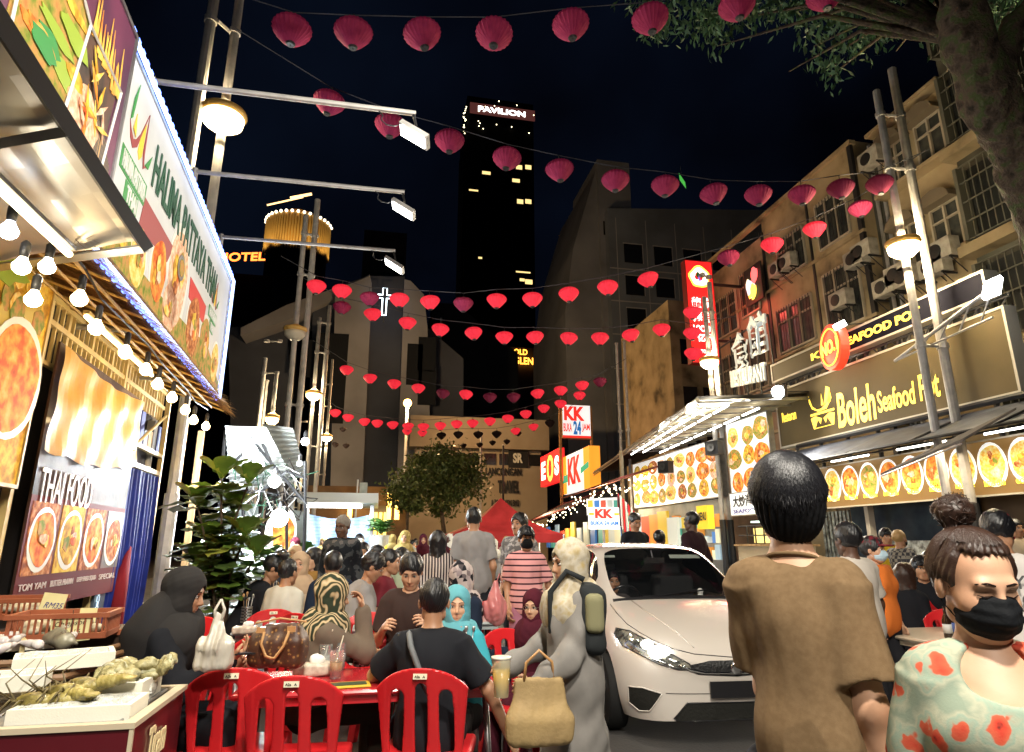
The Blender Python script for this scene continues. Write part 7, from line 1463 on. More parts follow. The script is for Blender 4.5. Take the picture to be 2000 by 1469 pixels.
# ================================================================ the white car
CARP = mat('car_paint_white', (.60, .55, .50), .22, coat=1.0, spec=.5); CBLK = mat('car_black_trim', (.012, .012, .014), .3, coat=.4); CHR = mat('chrome', (.8, .8, .8), .08, 1.0)
CG_ = mat('car_glass', (.010, .012, .014), .03, alpha=.26, spec=.9); CGD = mat('car_glass_dark', (.008, .009, .011), .04, spec=.9)
cc = at(1438, 1335, 4.82); az = math.radians(4.5); carL = V(cc.x, cc.y, 0) ; CARZ = math.pi - az
car = thing('parked_car', 'white hatchback with one headlight glowing, nosing through the crowd', 'car', tuple(carL), CARZ)
RG = [(0.02, .600, [(.20, .600), (.30, .598), (.34, .590), (.36, .530), (.37, .420), (.37, .300), (.35, .215)]),
      (-.06, .685, [(.30, .685), (.50, .675), (.58, .660), (.64, .580), (.665, .430), (.66, .300), (.62, .200)]),
      (-.25, .800, [(.36, .800), (.60, .790), (.69, .770), (.79, .670), (.825, .460), (.81, .290), (.77, .185)]),
      (-.60, .905, [(.38, .905), (.64, .890), (.73, .865), (.825, .760), (.865, .520), (.855, .290), (.80, .180)]),
      (-.93, .985, [(.36, .985), (.64, .970), (.72, .945), (.835, .850), (.866, .540), (.86, .280), (.81, .175)]),
      (-1.02, 1.00, [(.36, 1.00), (.655, .985), (.715, .960), (.838, .885), (.867, .550), (.86, .280), (.81, .175)]),
      (-1.45, 1.250, [(.35, 1.245), (.595, 1.215), (.650, 1.185), (.838, .925), (.867, .560), (.86, .280), (.81, .175)]),
      (-1.82, 1.450, [(.34, 1.446), (.545, 1.418), (.600, 1.385), (.836, .945), (.867, .565), (.86, .280), (.81, .175)]),
      (-2.00, 1.490, [(.34, 1.486), (.530, 1.462), (.590, 1.425), (.836, .950), (.867, .570), (.86, .280), (.81, .175)]),
      (-2.70, 1.515, [(.34, 1.511), (.530, 1.488), (.590, 1.450), (.838, .965), (.867, .575), (.86, .280), (.81, .175)]),
      (-3.30, 1.475, [(.33, 1.470), (.510, 1.445), (.570, 1.410), (.830, .985), (.862, .580), (.85, .285), (.80, .19)]),
      (-3.72, 1.150, [(.33, 1.145), (.540, 1.125), (.620, 1.095), (.780, .960), (.835, .600), (.82, .300), (.77, .21)]),
      (-3.86, .860, [(.30, .860), (.50, .850), (.600, .840), (.700, .800), (.760, .580), (.74, .320), (.70, .24)])]
vs = []; fs = []; mi = []; NP = 8
for y, z0, P_ in RG:
    row = [(0, z0)] + P_; 
    for x, z in row: vs.append((x, y, z))
    for x, z in row[1:]: vs.append((-x, y, z))
NR = 15
def vid(r_, k, s_): return r_ * NR + (k if (s_ > 0 or k == 0) else 7 + k)
for r_ in range(len(RG) - 1):
    for k in range(7):
        for s_ in (1, -1):
            q = [vid(r_, k, s_), vid(r_, k + 1, s_), vid(r_ + 1, k + 1, s_), vid(r_ + 1, k, s_)]; q = q if s_ > 0 else q[::-1]; fs.append(q[::-1]); g = 0
            if r_ in (5, 6) and k in (0, 1): g = 1
            if r_ in (6, 7, 8, 9) and k == 3: g = 2
            if r_ == 10 and k in (0, 1): g = 2
            mi.append(g)
for r_, flip in ((0, False), (len(RG) - 1, True)):
    for k in range(0, 7):
        if k == 0: q = [vid(r_, 0, 1), vid(r_, 1, 1), vid(r_, 1, -1)]
        else: q = [vid(r_, k, -1), vid(r_, k, 1), vid(r_, k + 1, 1), vid(r_, k + 1, -1)]
        fs.append(q if flip else q[::-1]); mi.append(0)
me = bpy.data.meshes.new('cage'); me.from_pydata(vs, [], fs); me.polygons.foreach_set('material_index', mi)
for m_ in (CARP, CG_, CGD): me.materials.append(m_)
bm = bmesh.new(); bm.from_mesh(me); bmesh.ops.recalc_face_normals(bm, faces=bm.faces); cl = bm.edges.layers.float.new('crease_edge')
for e_ in bm.edges:
    ms = {f.material_index for f in e_.link_faces}
    if len(ms) > 1: e_[cl] = .75
bm.to_mesh(me); bm.free(); o = bpy.data.objects.new('cage', me); COL.objects.link(o); sub = o.modifiers.new('s', 'SUBSURF'); sub.levels = 3; sub.render_levels = 3
def cylob(y, x):
    b = MB(); b.lathe((x, y, .30), [(.345, -.22), (.345, .22)], 40, up=X_); c_ = b.build('cutter', None); return c_
cuts = [cylob(y, x) for y in (-.72, -3.22) for x in (.80, -.80)]
for c_ in cuts: bo = o.modifiers.new('b', 'BOOLEAN'); bo.operation = 'DIFFERENCE'; bo.object = c_; bo.solver = 'EXACT'
bpy.context.view_layer.update(); dg = bpy.context.evaluated_depsgraph_get(); full = bpy.data.meshes.new_from_object(o.evaluated_get(dg))
for c_ in cuts: bpy.data.objects.remove(c_)
bpy.data.objects.remove(o)
for idx, nm_, m_ in ((0, 'body', CARP), (1, 'windscreen', CG_), (2, 'side_windows', CGD)):
    m2 = full.copy(); bm = bmesh.new(); bm.from_mesh(m2); bmesh.ops.delete(bm, geom=[f for f in bm.faces if (f.material_index if f.material_index < 3 else 0) != idx], context='FACES')
    for f in bm.faces: f.material_index = 0; f.smooth = True
    bm.to_mesh(m2); bm.free(); m2.materials.clear(); m2.materials.append(m_); m2.set_sharp_from_angle(angle=math.radians(40)); ob = bpy.data.objects.new(nm_, m2); COL.objects.link(ob); ob.parent = car
    if idx == 0: bodyob = ob
from mathutils.bvhtree import BVHTree
bmf = bmesh.new(); bmf.from_mesh(full); BV = BVHTree.FromBMesh(bmf)
def hit(x, z, off=.004):
    h_ = BV.ray_cast(V(x, 1.0, z), V(0, -1, 0))
    if h_[0] is None: h_ = BV.find_nearest(V(x, -.1, z))
    return h_[0] + h_[1].normalized() * off
def top(x, y, off=.003):
    h_ = BV.ray_cast(V(x, y, 3.0), V(0, 0, -1)); return h_[0] + h_[1].normalized() * off
def inside(p, P_):
    c_ = False; j = len(P_) - 1
    for i in range(len(P_)):
        if (P_[i][1] > p[1]) != (P_[j][1] > p[1]) and p[0] < (P_[j][0] - P_[i][0]) * (p[1] - P_[i][1]) / (P_[j][1] - P_[i][1]) + P_[i][0]: c_ = not c_
        j = i
    return c_
def decal(name, P_, m_, off=.005, mir=True, par=None, rim=None, inset=0):
    obs = []
    for s_ in ((1, -1) if mir else (1,)):
        bm = bmesh.new(); f = bm.faces.new([bm.verts.new((x * s_, z, 0)) for x, z in P_]); bmesh.ops.triangulate(bm, faces=bm.faces[:])
        for _ in range(4): bmesh.ops.subdivide_edges(bm, edges=[e_ for e_ in bm.edges if e_.calc_length() > .03], cuts=1); bmesh.ops.triangulate(bm, faces=bm.faces[:])
        for v in bm.verts:
            h_ = hit(v.co.x, v.co.y, off); v.co = h_
        bmesh.ops.recalc_face_normals(bm, faces=bm.faces)
        mm = bpy.data.meshes.new(name); bm.to_mesh(mm); bm.free(); mm.materials.append(m_)
        for p in mm.polygons: p.use_smooth = True
        ob = bpy.data.objects.new(name, mm); COL.objects.link(ob); ob.parent = par or car; obs.append(ob)
        if rim:
            b = MB(); L = []
            for i in range(len(P_)):
                a_, c_ = P_[i], P_[(i + 1) % len(P_)]
                for k in range(6): L.append(hit((a_[0] + (c_[0] - a_[0]) * k / 6) * s_, a_[1] + (c_[1] - a_[1]) * k / 6, off + .001))
            b.tube(L + [L[0]], .005, 5); b.build('rim', rim, ob, True, local=True)
    return obs
HL = [(.345, .565), (.36, .605), (.48, .665), (.60, .735), (.70, .795), (.765, .80), (.79, .755), (.775, .69), (.70, .655), (.58, .60), (.45, .565)]
HLM = mat('headlight_glass', (.5, .5, .46), .06, .7, coat=1, kind='voro', stops=[(.1, (.12, .12, .11)), (.4, (.5, .5, .45)), (.6, (.2, .2, .18)), (.9, (.75, .72, .6))], ns=26, col2=(.1, .1, .1))
hls = decal('headlight', HL, HLM, .006, rim=CBLK)
for s_, ob in zip((1, -1), hls):
    b = MB(); p = hit(.56 * s_, .675, .012); m_ = glow('headlamp', (1, .99, .93), 25) if True else None; b.ball(p, (.095, .04, .045), 16, 10); b.ball(hit(.63 * s_, .72, .01), (.05, .03, .03), 12, 8); b.build('lamp', m_, ob, True, local=True)
    b = MB(); b.tube([hit(.36 * s_, .575, .011), hit(.47 * s_, .582, .011), hit(.60 * s_, .625, .011), hit(.72 * s_, .68, .011)], .006, 5); b.build('light_strip', CHR, ob, True, local=True)
decal('grille', [(-.345, .60), (-.2, .622), (.2, .622), (.345, .60), (.40, .575), (.30, .53), (.0, .515), (-.30, .53), (-.40, .575)], mat('grille_black', (.012, .012, .013), .4, bump=1, bs=60, bdist=.01), .006, False)
b = MB(); b.tube([hit(x, z, .014) for x, z in ((-.44, .60), (-.36, .565), (-.25, .545), (0, .54), (.25, .545), (.36, .565), (.44, .60))], .009, 6); b.build('chrome_strip', CHR, car, True, local=True)
b = MB(); b.lathe(hit(0, .575, .012), [(.05, 0), (.05, .01), (.03, .014)], 20, up=Y_); b.build('emblem', CHR, car, True, local=True)
decal('fog_lamp_recess', [(.575, .395), (.70, .425), (.78, .415), (.775, .30), (.72, .255), (.66, .265)], mat('intake_black', (.02, .02, .018), .6, bump=.5, bs=40), .005, rim=CARP)
decal('lower_intake', [(-.40, .335), (.40, .335), (.50, .225), (.46, .205), (-.46, .205), (-.50, .225)], mat('intake_black'), .005, False, rim=CBLK)
decal('bumper_crease', [(-.55, .395), (.55, .395), (.55, .400), (-.55, .400)], CBLK, .003, False)
b = MB(); p = hit(0, .43, .03); b.box(p, (.46, .115, .012), X_, Z_); b.build('number_plate', CBLK, car, local=True)
b = MB()
for s_ in (1, -1): b.tube([top(x * s_, y) for x, y in ((.70, -.96), (.705, -.75), (.69, -.5), (.64, -.32), (.57, -.2), (.45, -.10))], .0035, 5)
b.tube([top(x, y) for x, y in ((-.45, -.10), (-.3, -.05), (0, -.02), (.3, -.05), (.45, -.10))], .0035, 5)
b.build('bonnet_gap', CBLK, car, True, local=True)
b = MB()
for s_ in (1, -1): b.tube([top(x * s_, y, .004) for x, y in ((.50, -.95), (.44, -.6), (.34, -.25), (.28, -.1))], .006, 5)
b.build('bonnet_crease', CARP, car, True, local=True)
b = MB(); 
for s_ in (1, -1): b.tube([V(s_ * .36, -1.035, 1.012), V(s_ * .05 + .1, -1.05, 1.02), V(s_ * .05 - .25, -1.12, 1.065)], .009, 5)
b.tube([top(x, -1.0, .008) for x in (-.66, -.4, 0, .4, .66)], .016, 6); b.build('wiper', CBLK, car, local=True)
for (y, x) in ((-.72, .80), (-.72, -.80), (-3.22, .80), (-3.22, -.80)):
    s_ = 1 if x > 0 else -1; b = MB(); c_ = V(x, y, .295); up = X_ * s_
    b.lathe(c_, [(.20, -.09), (.285, -.085), (.295, -.05), (.295, .05), (.283, .075), (.205, .08)], 36, up=up); wb = b.build('wheel', RUBBER, car, 'auto', local=True)
    b = MB(); b.lathe(c_, [(.04, .065), (.045, .072), (.02, .078)], 14, up=up); b.lathe(c_, [(.205, .060), (.208, .083), (.190, .078), (.188, .055)], 36, up=up)
    for k in range(10): a_ = k * math.pi / 5; d = V(0, math.cos(a_), math.sin(a_)); e_ = V(0, -math.sin(a_), math.cos(a_)); b.hexa([c_ + up * .05 + d * .04 - e_ * .014, c_ + up * .05 + d * .04 + e_ * .014, c_ + up * .05 + d * .195 + e_ * .02, c_ + up * .05 + d * .195 - e_ * .02, c_ + up * .072 + d * .04 - e_ * .012, c_ + up * .072 + d * .04 + e_ * .012, c_ + up * .068 + d * .195 + e_ * .014, c_ + up * .068 + d * .195 - e_ * .014])
    b.build('rim', CHR, wb, 'auto', local=True)
for s_ in (1, -1):
    b = MB(); mb_field(b, [prim('e', (s_ * .95, -1.28, 1.00), (.105, .055, .075), k=.02), prim('c', (s_ * .83, -1.26, .95), (s_ * .92, -1.28, .97), .02, .02, k=.02)], .012); b.build('wing_mirror', CARP, car, True, local=True)
b = MB(); b.bb(-.72, .72, -1.55, -1.05, .80, .93); b.bb(-.80, .80, -3.5, -1.0, .25, .32); b.build('dashboard', CBLK, car, local=True)
b = MB()
for x in (-.38, .38): mb_field(b, [prim('b', (x, -2.25, .80), (.24, .09, .36), rd=.06), prim('b', (x, -2.28, 1.20), (.11, .05, .09), rd=.04), prim('b', (x, -2.0, .50), (.24, .25, .08), rd=.05)], .02)
mb_field(b, [prim('b', (0, -3.0, .85), (.62, .09, .30), rd=.06)], .025)
b.build('seats', mat('seat_fabric', (.035, .035, .037), .8), car, True, local=True)
b = MB(); b.tube([V(.38 + .17 * math.cos(a_), -1.60 + .06 * math.sin(a_), .93 + .15 * math.sin(a_)) for a_ in [k * math.pi / 12 for k in range(25)]], .013, 7); b.build('steering_wheel', CBLK, car, True, local=True)
b = MB(); b.box(V(0, -1.72, 1.32), (.22, .02, .06)); b.tube([V(0, -1.74, 1.32), V(0, -1.8, 1.42)], .01, 5); b.build('rear_view_mirror', CBLK, car, local=True)
b = MB(); mb_field(b, [prim('e', (-.30, -1.27, .98), (.035, .03, .045)), prim('e', (-.30, -1.27, 1.04), (.03, .028, .03), k=.01)], .006); b.build('dashboard_toy', WHITE, car, True, local=True)
b = MB(); b.slab(V(-.55, -1.80, 1.34), X_, V(0, -1, 1.0), .34, .05, .003); b.slab(V(.40, -1.80, 1.35), X_, V(0, -1, 1.0), .14, .03, .003); b.build('windscreen_sticker', mat('sticker_pale', (.4, .45, .4), .5), car, local=True)
hp_ = carL + Matrix.Rotation(CARZ, 3, 'Z') @ V(.56, .12, .68)
light('SPOT', hp_, 30, (1, .98, .92), .05, None, hp_ + V(-.1, -2, -.5), spot=120)
# ================================================================ the people
BLK_T = cloth('black_tee', (.014, .015, .019)); GRYT = cloth('grey_tee', (.30, .29, .29), (.25, .24, .24), ns=5)
BRT = cloth('olive_brown_tee', (.175, .115, .062), (.150, .096, .050), ns=60, det=2, bs=500, bump=.25)
MELON = cloth('dark_trousers', (.02, .02, .024)); JEAN = cloth('jeans', (.04, .055, .09), (.03, .04, .07), ns=20)
def place(px, py, T_, rz, sit=False, lean=0.0, s=None):
    p = at(px, py, T_); hz = (.52 if sit else .95) + .50 * math.cos(lean) + .150; sc = s or min(max(p.z / hz, .80), 1.2); off = Matrix.Rotation(rz, 3, 'Z') @ V(0, (.62 * math.sin(lean) + .015) * sc, 0)
    return (p.x - off.x, p.y - off.y, 0 if s is None else 0), sc
AWAY = -PS   # facing away from the camera
def P_(px, py, T_, rz, label, sit=False, lean=0.0, tf=1.1, **k):
    T_ *= tf
    loc, sc = place(px, py, T_, rz, sit, lean); return person(label, loc, rz, sit=sit, s=sc, lean=lean, **k)
R_ = math.radians
# ---- the man in front, back to the camera
loc, sc = place(1538, 985, 1.78, AWAY + R_(-32)); fgm = person('young man from behind in an olive brown t-shirt with thick black hair', loc, AWAY + R_(-32), s=sc, hy=R_(17), hp=R_(-2), skin='light', top=BRT, bottom=MELON, lod=0, hair=None, foldamp=.008, hem=.78, fat=.68, swf=.9, rh=(.17, .0, .85), lh=(-.06, .26, .95), rpole=(.1, -1, -.2), seed=11, shoe=BLKM)
t0, _, _, TT = fgm
m = MB(); fz = lambda Q: .003 * np.sin(np.arctan2(Q[:, 0], Q[:, 1] + .02) * 30 + Q[:, 2] * 50)
mb_field(m, [prim('e', (0, -.020, .040), (.094, .112, .108), k=.01), prim('e', (0, -.045, -.035), (.074, .062, .075), k=.05), prim('e', (0, .118, -.065), (.085, .095, .115), op='-', k=.01), prim('e', (.096, .014, -.05), (.026, .036, .040), op='-', k=.01), prim('e', (-.096, .014, -.05), (.026, .036, .040), op='-', k=.01)], .005, fz, TT); m.build('hair', mat('hair_base', (.004, .004, .005), .8, spec=.15), t0, True, local=True)
def strands(t, TT, n, seed, m_, crown=(.0, -.05, .15), low=-.085, rad=(.097, .115, .111), c0=(0, -.020, .040), th=.0011, fr=.055):
    r = np.random.RandomState(seed); b = MB(); b.use(m_); c0 = np.array(c0); rad = np.array(rad); R3 = TT[:3, :3]
    cr_ = np.array(crown) - c0; cr_ = cr_ / np.sqrt(((cr_ / rad) ** 2).sum()); VS = []; FS = []
    for i in range(n):
        az = (int(r.rand() * 34) + r.randn() * .17) * 2 * math.pi / 34; g0 = r.rand() * .9; back = math.cos(az) < .2
        end = 1.0 + .9 * r.rand(); pts = []
        for k in range(8):
            g = g0 + (end + .25 - g0) * k / 7; th_ = g * 1.15
            d = np.array([math.sin(az + .25 * math.sin(g * 2 + i)) * math.sin(th_), math.cos(az + .25 * math.sin(g * 2 + i)) * math.sin(th_), math.cos(th_)])
            # tilt so that the pole is at the crown
            tl = -.42; d = np.array([d[0], d[1] * math.cos(tl) + d[2] * math.sin(tl), -d[1] * math.sin(tl) + d[2] * math.cos(tl)])
            p = d * rad * (1.0 + .045 * r.rand() * (k / 7) + (.07 * (k == 7) * r.rand())); p[0] *= 1 - .22 * max(0, -p[2] / .1 - .1); p += c0
            if p[2] < low + .05 * math.sin(i * 7.3) ** 2 - .03 or (p[1] > (.05 if fr < .1 else -.01) and p[2] < fr): break
            pts.append(p)
        if len(pts) < 3: continue
        for k in range(len(pts) - 1):
            a_, c_ = pts[k], pts[k + 1]; nrm = (a_ - c0) / rad ** 2; nrm /= np.linalg.norm(nrm); s_ = np.cross(c_ - a_, nrm); s_ = s_ / (np.linalg.norm(s_) + 1e-9) * th * (1 - .7 * k / len(pts)); s2 = s_ * .8
            o = len(VS); nn = nrm * .0006; VS += [a_ - s_, a_ + nn, a_ + s_, c_ - s2, c_ + nn, c_ + s2]; FS += [(o, o + 1, o + 4, o + 3), (o + 1, o + 2, o + 5, o + 4)]
    VS = (np.array(VS) @ R3.T + TT[:3, 3]).tolist(); b.add(VS, FS); b.build('hair_strands', None, t, True, local=True)
HS = mat('hair_strand', (.012, .012, .015), .32, spec=.6)
strands(t0, TT, 8500, 3, HS, th=.0012)
# collar and sleeve hems
def ring(t, c, n_, ra, rb_, r_, m_, name='collar', th=(0, 2 * math.pi), rise=.0):
    n_ = n_.normalized(); a_ = n_.cross(Y_).normalized(); b_ = n_.cross(a_); b = MB(); b.tube([c + a_ * ra * math.cos(q) + b_ * rb_ * math.sin(q) + n_ * rise * math.cos(2 * q) for q in [th[0] + (th[1] - th[0]) * k / 28 for k in range(29)]], r_, 7); return b.build(name, m_, t, True, local=True)
ring(t0, V(0, -.004, 1.452), V(0, .30, 1), .064, .062, .006, BRT)
t = None
# ---- masked woman close at the right
FLO = cloth('floral', (.30, .36, .27), bump=.3, kind='spots', stops=[(0, (.06, .02, .02)), (.08, (.50, .05, .03)), (.33, (.52, .11, .06)), (.37, (.32, .34, .26)), (.46, (.26, .34, .27)), (.55, (.36, .37, .28)), (.75, (.22, .27, .21))], ns=13)
nt_ = FLO.node_tree; vn = [n_ for n_ in nt_.nodes if n_.type == 'TEX_VORONOI'][0]; nzz = nt_.nodes.new('ShaderNodeTexNoise'); nzz.inputs['Scale'].default_value = 22; mx = nt_.nodes.new('ShaderNodeVectorMath'); mx.operation = 'MULTIPLY_ADD'; mx.inputs[1].default_value = (.07,) * 3
mpn = [n_ for n_ in nt_.nodes if n_.type == 'MAPPING'][0]; nt_.links.new(mpn.outputs[0], nzz.inputs['Vector']); nt_.links.new(nzz.outputs['Color'], mx.inputs[0]); nt_.links.new(mpn.outputs[0], mx.inputs[2]); nt_.links.new(mx.outputs[0], vn.inputs['Vector'])
rz = R_(150); loc, sc = place(1905, 1142, 1.38, rz); fgw = person('woman in a black face mask and pale floral blouse, hair in a bun', loc, rz, s=sc, hy=R_(14), hp=R_(14), skin='light', top=FLO, sleeve='short', bottom=MELON, female=True, mask=MASKK, eyes='shut', hair='bun', hairm=HAIRB, lod=0, seed=5, foldamp=.008, shoe=BLKM, fat=1.0, scoop=True)
t1, _, _, TT1 = fgw
strands(t1, TT1, 2600, 9, HAIRB if False else mat('hair_strand_brown', (.035, .016, .010), .35), rad=(.089, .110, .105), c0=(0, -.016, .036), low=.0, fr=.112)
r = np.random.RandomState(4); b = MB(); c_ = np.array([0, -.08, .165])
for k in range(160):
    d = r.randn(3); d /= np.linalg.norm(d); e_ = np.cross(d, r.randn(3)); e_ /= np.linalg.norm(e_); pts = [(TT1[:3, :3] @ (c_ + .045 * (d * math.cos(a_) + e_ * math.sin(a_)) * (1 + .25 * (a_ > 1.6) * r.rand())) + TT1[:3, 3]).tolist() for a_ in (0, .5, 1.0, 1.6, 2.1)]; b.tube(pts, .0012, 3)
b.build('bun_strands', mat('hair_strand_brown'), t1, True, local=True)
# ---- woman in grey with a drink, tote and backpack, walking left
GRO = cloth('grey_robe', (.25, .235, .22), (.18, .17, .16), ns=5); SCF = cloth('pale_scarf', (.52, .46, .36), bump=.3, stops=[(.3, (.42, .32, .14)), (.45, (.50, .45, .36)), (.6, (.36, .30, .20)), (.75, (.44, .36, .22))], ns=14, det=6)
rz = R_(90 - 11.5 + 14); wlk = P_(1112, 1098, 2.95, rz, 'walking woman in a grey robe and pale yellow headscarf with a tan tote', hy=R_(8), hp=R_(8), female=True, skin='mid', top=GRO, sleeve='long', robe=True, hijab=SCF, rh=(.14, .36, 1.02), lh=(-.18, .30, .98), stride=.1, foldamp=.014, curl=1.0, seed=8, palms=dict(r=(-1, 0, 0), l=(1, 0, 0), rc=1.2, lc=1.2), legs=False)
t = thing('drink_cup', 'clear cup of yellow drink held by the walking woman in grey', 'cup', tuple(wlk[1])); q = wlk[2].lerp(wlk[1], .4) + V(-.10, -.02, .02); t.location = q; b = MB(); b.lathe(q, [(.033, -.09), (.035, -.088), (.045, .07), (.047, .075), (.042, .075)], 20); b.build('cup', mat('clear_cup', (.8, .75, .5), .1, alpha=.45), t, True); b = MB(); b.lathe(q, [(.031, -.085), (.041, .03)], 18); b.build('drink', mat('yellow_drink', (.65, .40, .03), .2), t, True); b = MB(); b.lathe(q, [(.048, .075), (.048, .085), (.01, .09)], 20); b.build('lid', mat('cup_lid', (.6, .58, .5), .3), t, True)
q = at(1052, 1385, 2.85); t = thing('tote_bag', 'soft tan leather tote hanging from the walking woman in grey', 'bag', tuple(q)); b = MB(); Rb = np.array(Matrix.Rotation(-PS + .1, 3, 'Z')); mb_field(b, [prim('b', tuple(q - Z_ * .08), (.145, .05, .06), R=Rb, rd=.03), prim('b', tuple(q + Z_ * .02), (.115, .022, .115), R=Rb, rd=.015, k=.08)], .008, folds(.008, 26, 4)); b.build('body', mat('tote_tan', (.34, .24, .12), .6, col2=(.34, .24, .11), ns=5, bump=.3, bs=60), t, True)
b = MB(); b.tube([q + V(-.07, -.01, .12), q + V(-.06, -.02, .20), q + V(.0, -.02, .25), q + V(.06, -.02, .20), q + V(.07, -.01, .12)], .007, 7); b.build('handle', TANL, t, True)
q = at(1152, 1205, 3.12); t = thing('backpack', 'dark backpack with yellow panel on the walking woman in grey', 'backpack', tuple(q)); b = MB(); mb_field(b, [prim('b', tuple(q), (.065, .12, .16), R=np.array(Matrix.Rotation(-PS, 3, 'Z')), rd=.05)], .012, folds(.010, 26, 2)); b.build('body', cloth('backpack_dark', (.025, .028, .03)), t, True); b = MB(); mb_field(b, [prim('b', tuple(q + V(-.01, -.10, .03)), (.045, .05, .09), R=np.array(Matrix.Rotation(-PS, 3, 'Z')), rd=.03)], .012); b.build('pocket', cloth('backpack_yellow', (.22, .21, .12)), t, True)
b = MB(); b.tube([q + V(-.04, -.05, .18), q + V(-.12, -.02, .22), q + V(-.20, 0, .12), q + V(-.20, -.0, -.06), q + V(-.08, 0, -.14)], .016, 6); b.build('strap', cloth('backpack_dark'), t, True)
# ---- seated man in black, back to the camera
mz = AWAY + R_(-2); mb_ = P_(848, 1176, 3.58, mz, 'seated man in a black t-shirt with a grey shoulder strap, back to the camera', sit=True, tf=1, lean=.10, hy=R_(8), skin='mid', top=BLK_T, bottom=MELON, hair='crop', fat=1.04, lod=0, rh=(.46, .06, .44), lh=(-.16, .34, .74), lpole=(-1, -.2, -.4), rpole=(1, -.4, 0), palms=dict(r=(0, .2, -1), rc=.35), seed=21, foldamp=.007, shoe=BLKM)
q = mb_[1]; t = thing('cigarette', 'lit cigarette between the fingers of the man in black', 'cigarette', tuple(q)); d = V(.10, .02, -.02); b = MB(); b.tube([q + V(.06, .04, -.02), q + V(.13, .045, -.02)], .004, 7); b.build('paper', WHITE, t); b = MB(); b.tube([q + V(.13, .045, -.02), q + V(.136, .0455, -.02)], .004, 7); b.build('ember', glow('ember', (1, .25, .05), 1.5), t)
m = MB(); tl = mb_[0]; m.tube([V(-.115, -.03, 1.02), V(-.085, -.135, .97), V(-.03, -.137, .84), V(.02, -.125, .74)], .016, 4); m.build('shoulder_strap', cloth('grey_strap', (.16, .17, .18)), tl, True, local=True)
# ---- turquoise headscarf
TQ = cloth('turquoise', (.12, .36, .42), (.09, .29, .36), ns=4); TQ2 = cloth('turquoise_dress', (.05, .34, .42))
P_(893, 1183, 3.75, R_(180 - 11.5 - 30), 'seated woman in a turquoise headscarf and blouse looking right', sit=True, lean=.05, hy=R_(35), skin='light', female=True, top=TQ2, sleeve='long', hijab=TQ, bottom=MELON, rh=(.16, .34, .74), lh=(-.2, .3, .74), seed=31)
# ---- maroon headscarf and glasses
MRN = cloth('maroon', (.075, .012, .022), (.05, .008, .016), ns=4)
P_(1042, 1184, 4.25, R_(180 - 11.5 - 40), 'seated woman in a maroon headscarf and metal glasses', sit=True, lean=.04, hy=R_(20), hp=R_(4), skin='light', female=True, top=MRN, robe=True, sleeve='long', hijab=MRN, glasses=True, seed=33, rh=(.16, .3, .66), lh=(-.16, .3, .66))
# ---- patterned scarf with raised hand
PAT = cloth('leaf_pattern_scarf', (.45, .34, .20), bump=.3, kind='wavex', stops=[(.2, (.03, .04, .025)), (.35, (.40, .29, .16)), (.6, (.52, .42, .28)), (.85, (.46, .34, .18)), (.95, (.05, .05, .03))], ns=7, det=9, scale=(1, 1, .7))
GRB = cloth('grey_brown_top', (.15, .115, .085), (.12, .09, .07), ns=6)
pw = P_(650, 1163, 3.75, R_(-90 - 11.5 + 22), 'seated woman in a gold and black patterned headscarf raising a hand to her mouth', sit=True, lean=.16, hy=R_(12), hp=R_(8), skin='mid', female=True, top=GRB, sleeve='long', hijab=PAT, bottom=cloth('dark_brown_skirt', (.05, .035, .025)), rh=(.06, .30, 1.07), lh=(-.10, .40, .78), rpole=(.3, -.2, -1), lpole=(-1, 0, -.5), palms=dict(r=(0, -1, .2), rc=.5), seed=41)
# ---- woman in black at the left with phone and bag
BKH = cloth('charcoal_hijab', (.022, .021, .022), (.03, .028, .028), ns=4); BKR = cloth('black_robe', (.012, .013, .017))
bh = P_(360, 1158, 3.3, R_(-90 - 11.5 + 12), 'seated woman in a long charcoal headscarf and black robe holding a phone', sit=True, lean=.22, hy=R_(-6), hp=R_(12), skin='mid', female=True, top=BKR, robe=True, sleeve='long', hijab=BKH, fat=1.0, rh=(.12, .44, .83), lh=(-.12, .40, .76), palms=dict(r=(-.2, 0, 1), rc=.5), seed=43)
t = bh[0]; m = MB(); mb_field(m, [prim('c', (0, .07, 1.0), (0, -.03, .76), .11, .14, k=.1), prim('e', (0, .05, .96), (.18, .12, .14), k=.1), prim('c', (0, .12, 1.12), (0, .02, .95), .09, .14, k=.08), prim('e', (0, .32, 1.15), (.09, .13, .16), op='-', k=.02)], .014, folds(.012, 14, 5)); m.build('cape', BKH, t, True, local=True)
m = MB(); W = Vector(bh[0].location); 
q = bh[1]; t = thing('phone', 'dark phone in the hand of the woman in the charcoal headscarf', 'phone', tuple(q)); b = MB(); b.box(q + V(.09, -.01, .035), (.16, .08, .009), V(1, -.2, .05), V(.2, 1, 0)); b.build('body', BLKM, t); b = MB(); b.box(q + V(.09, -.01, .041), (.145, .07, .002), V(1, -.2, .05), V(.2, 1, 0)); b.build('screen', mat('phone_screen', (.1, .1, .12), .1), t)
q = bh[1].lerp(bh[0].location + V(0, 0, bh[1].z), .08); b = MB(); d = (bh[1] - Vector(bh[0].location)); 
cuff = thing('yellow_cuff', 'x', 'x'); bpy.data.objects.remove(cuff)
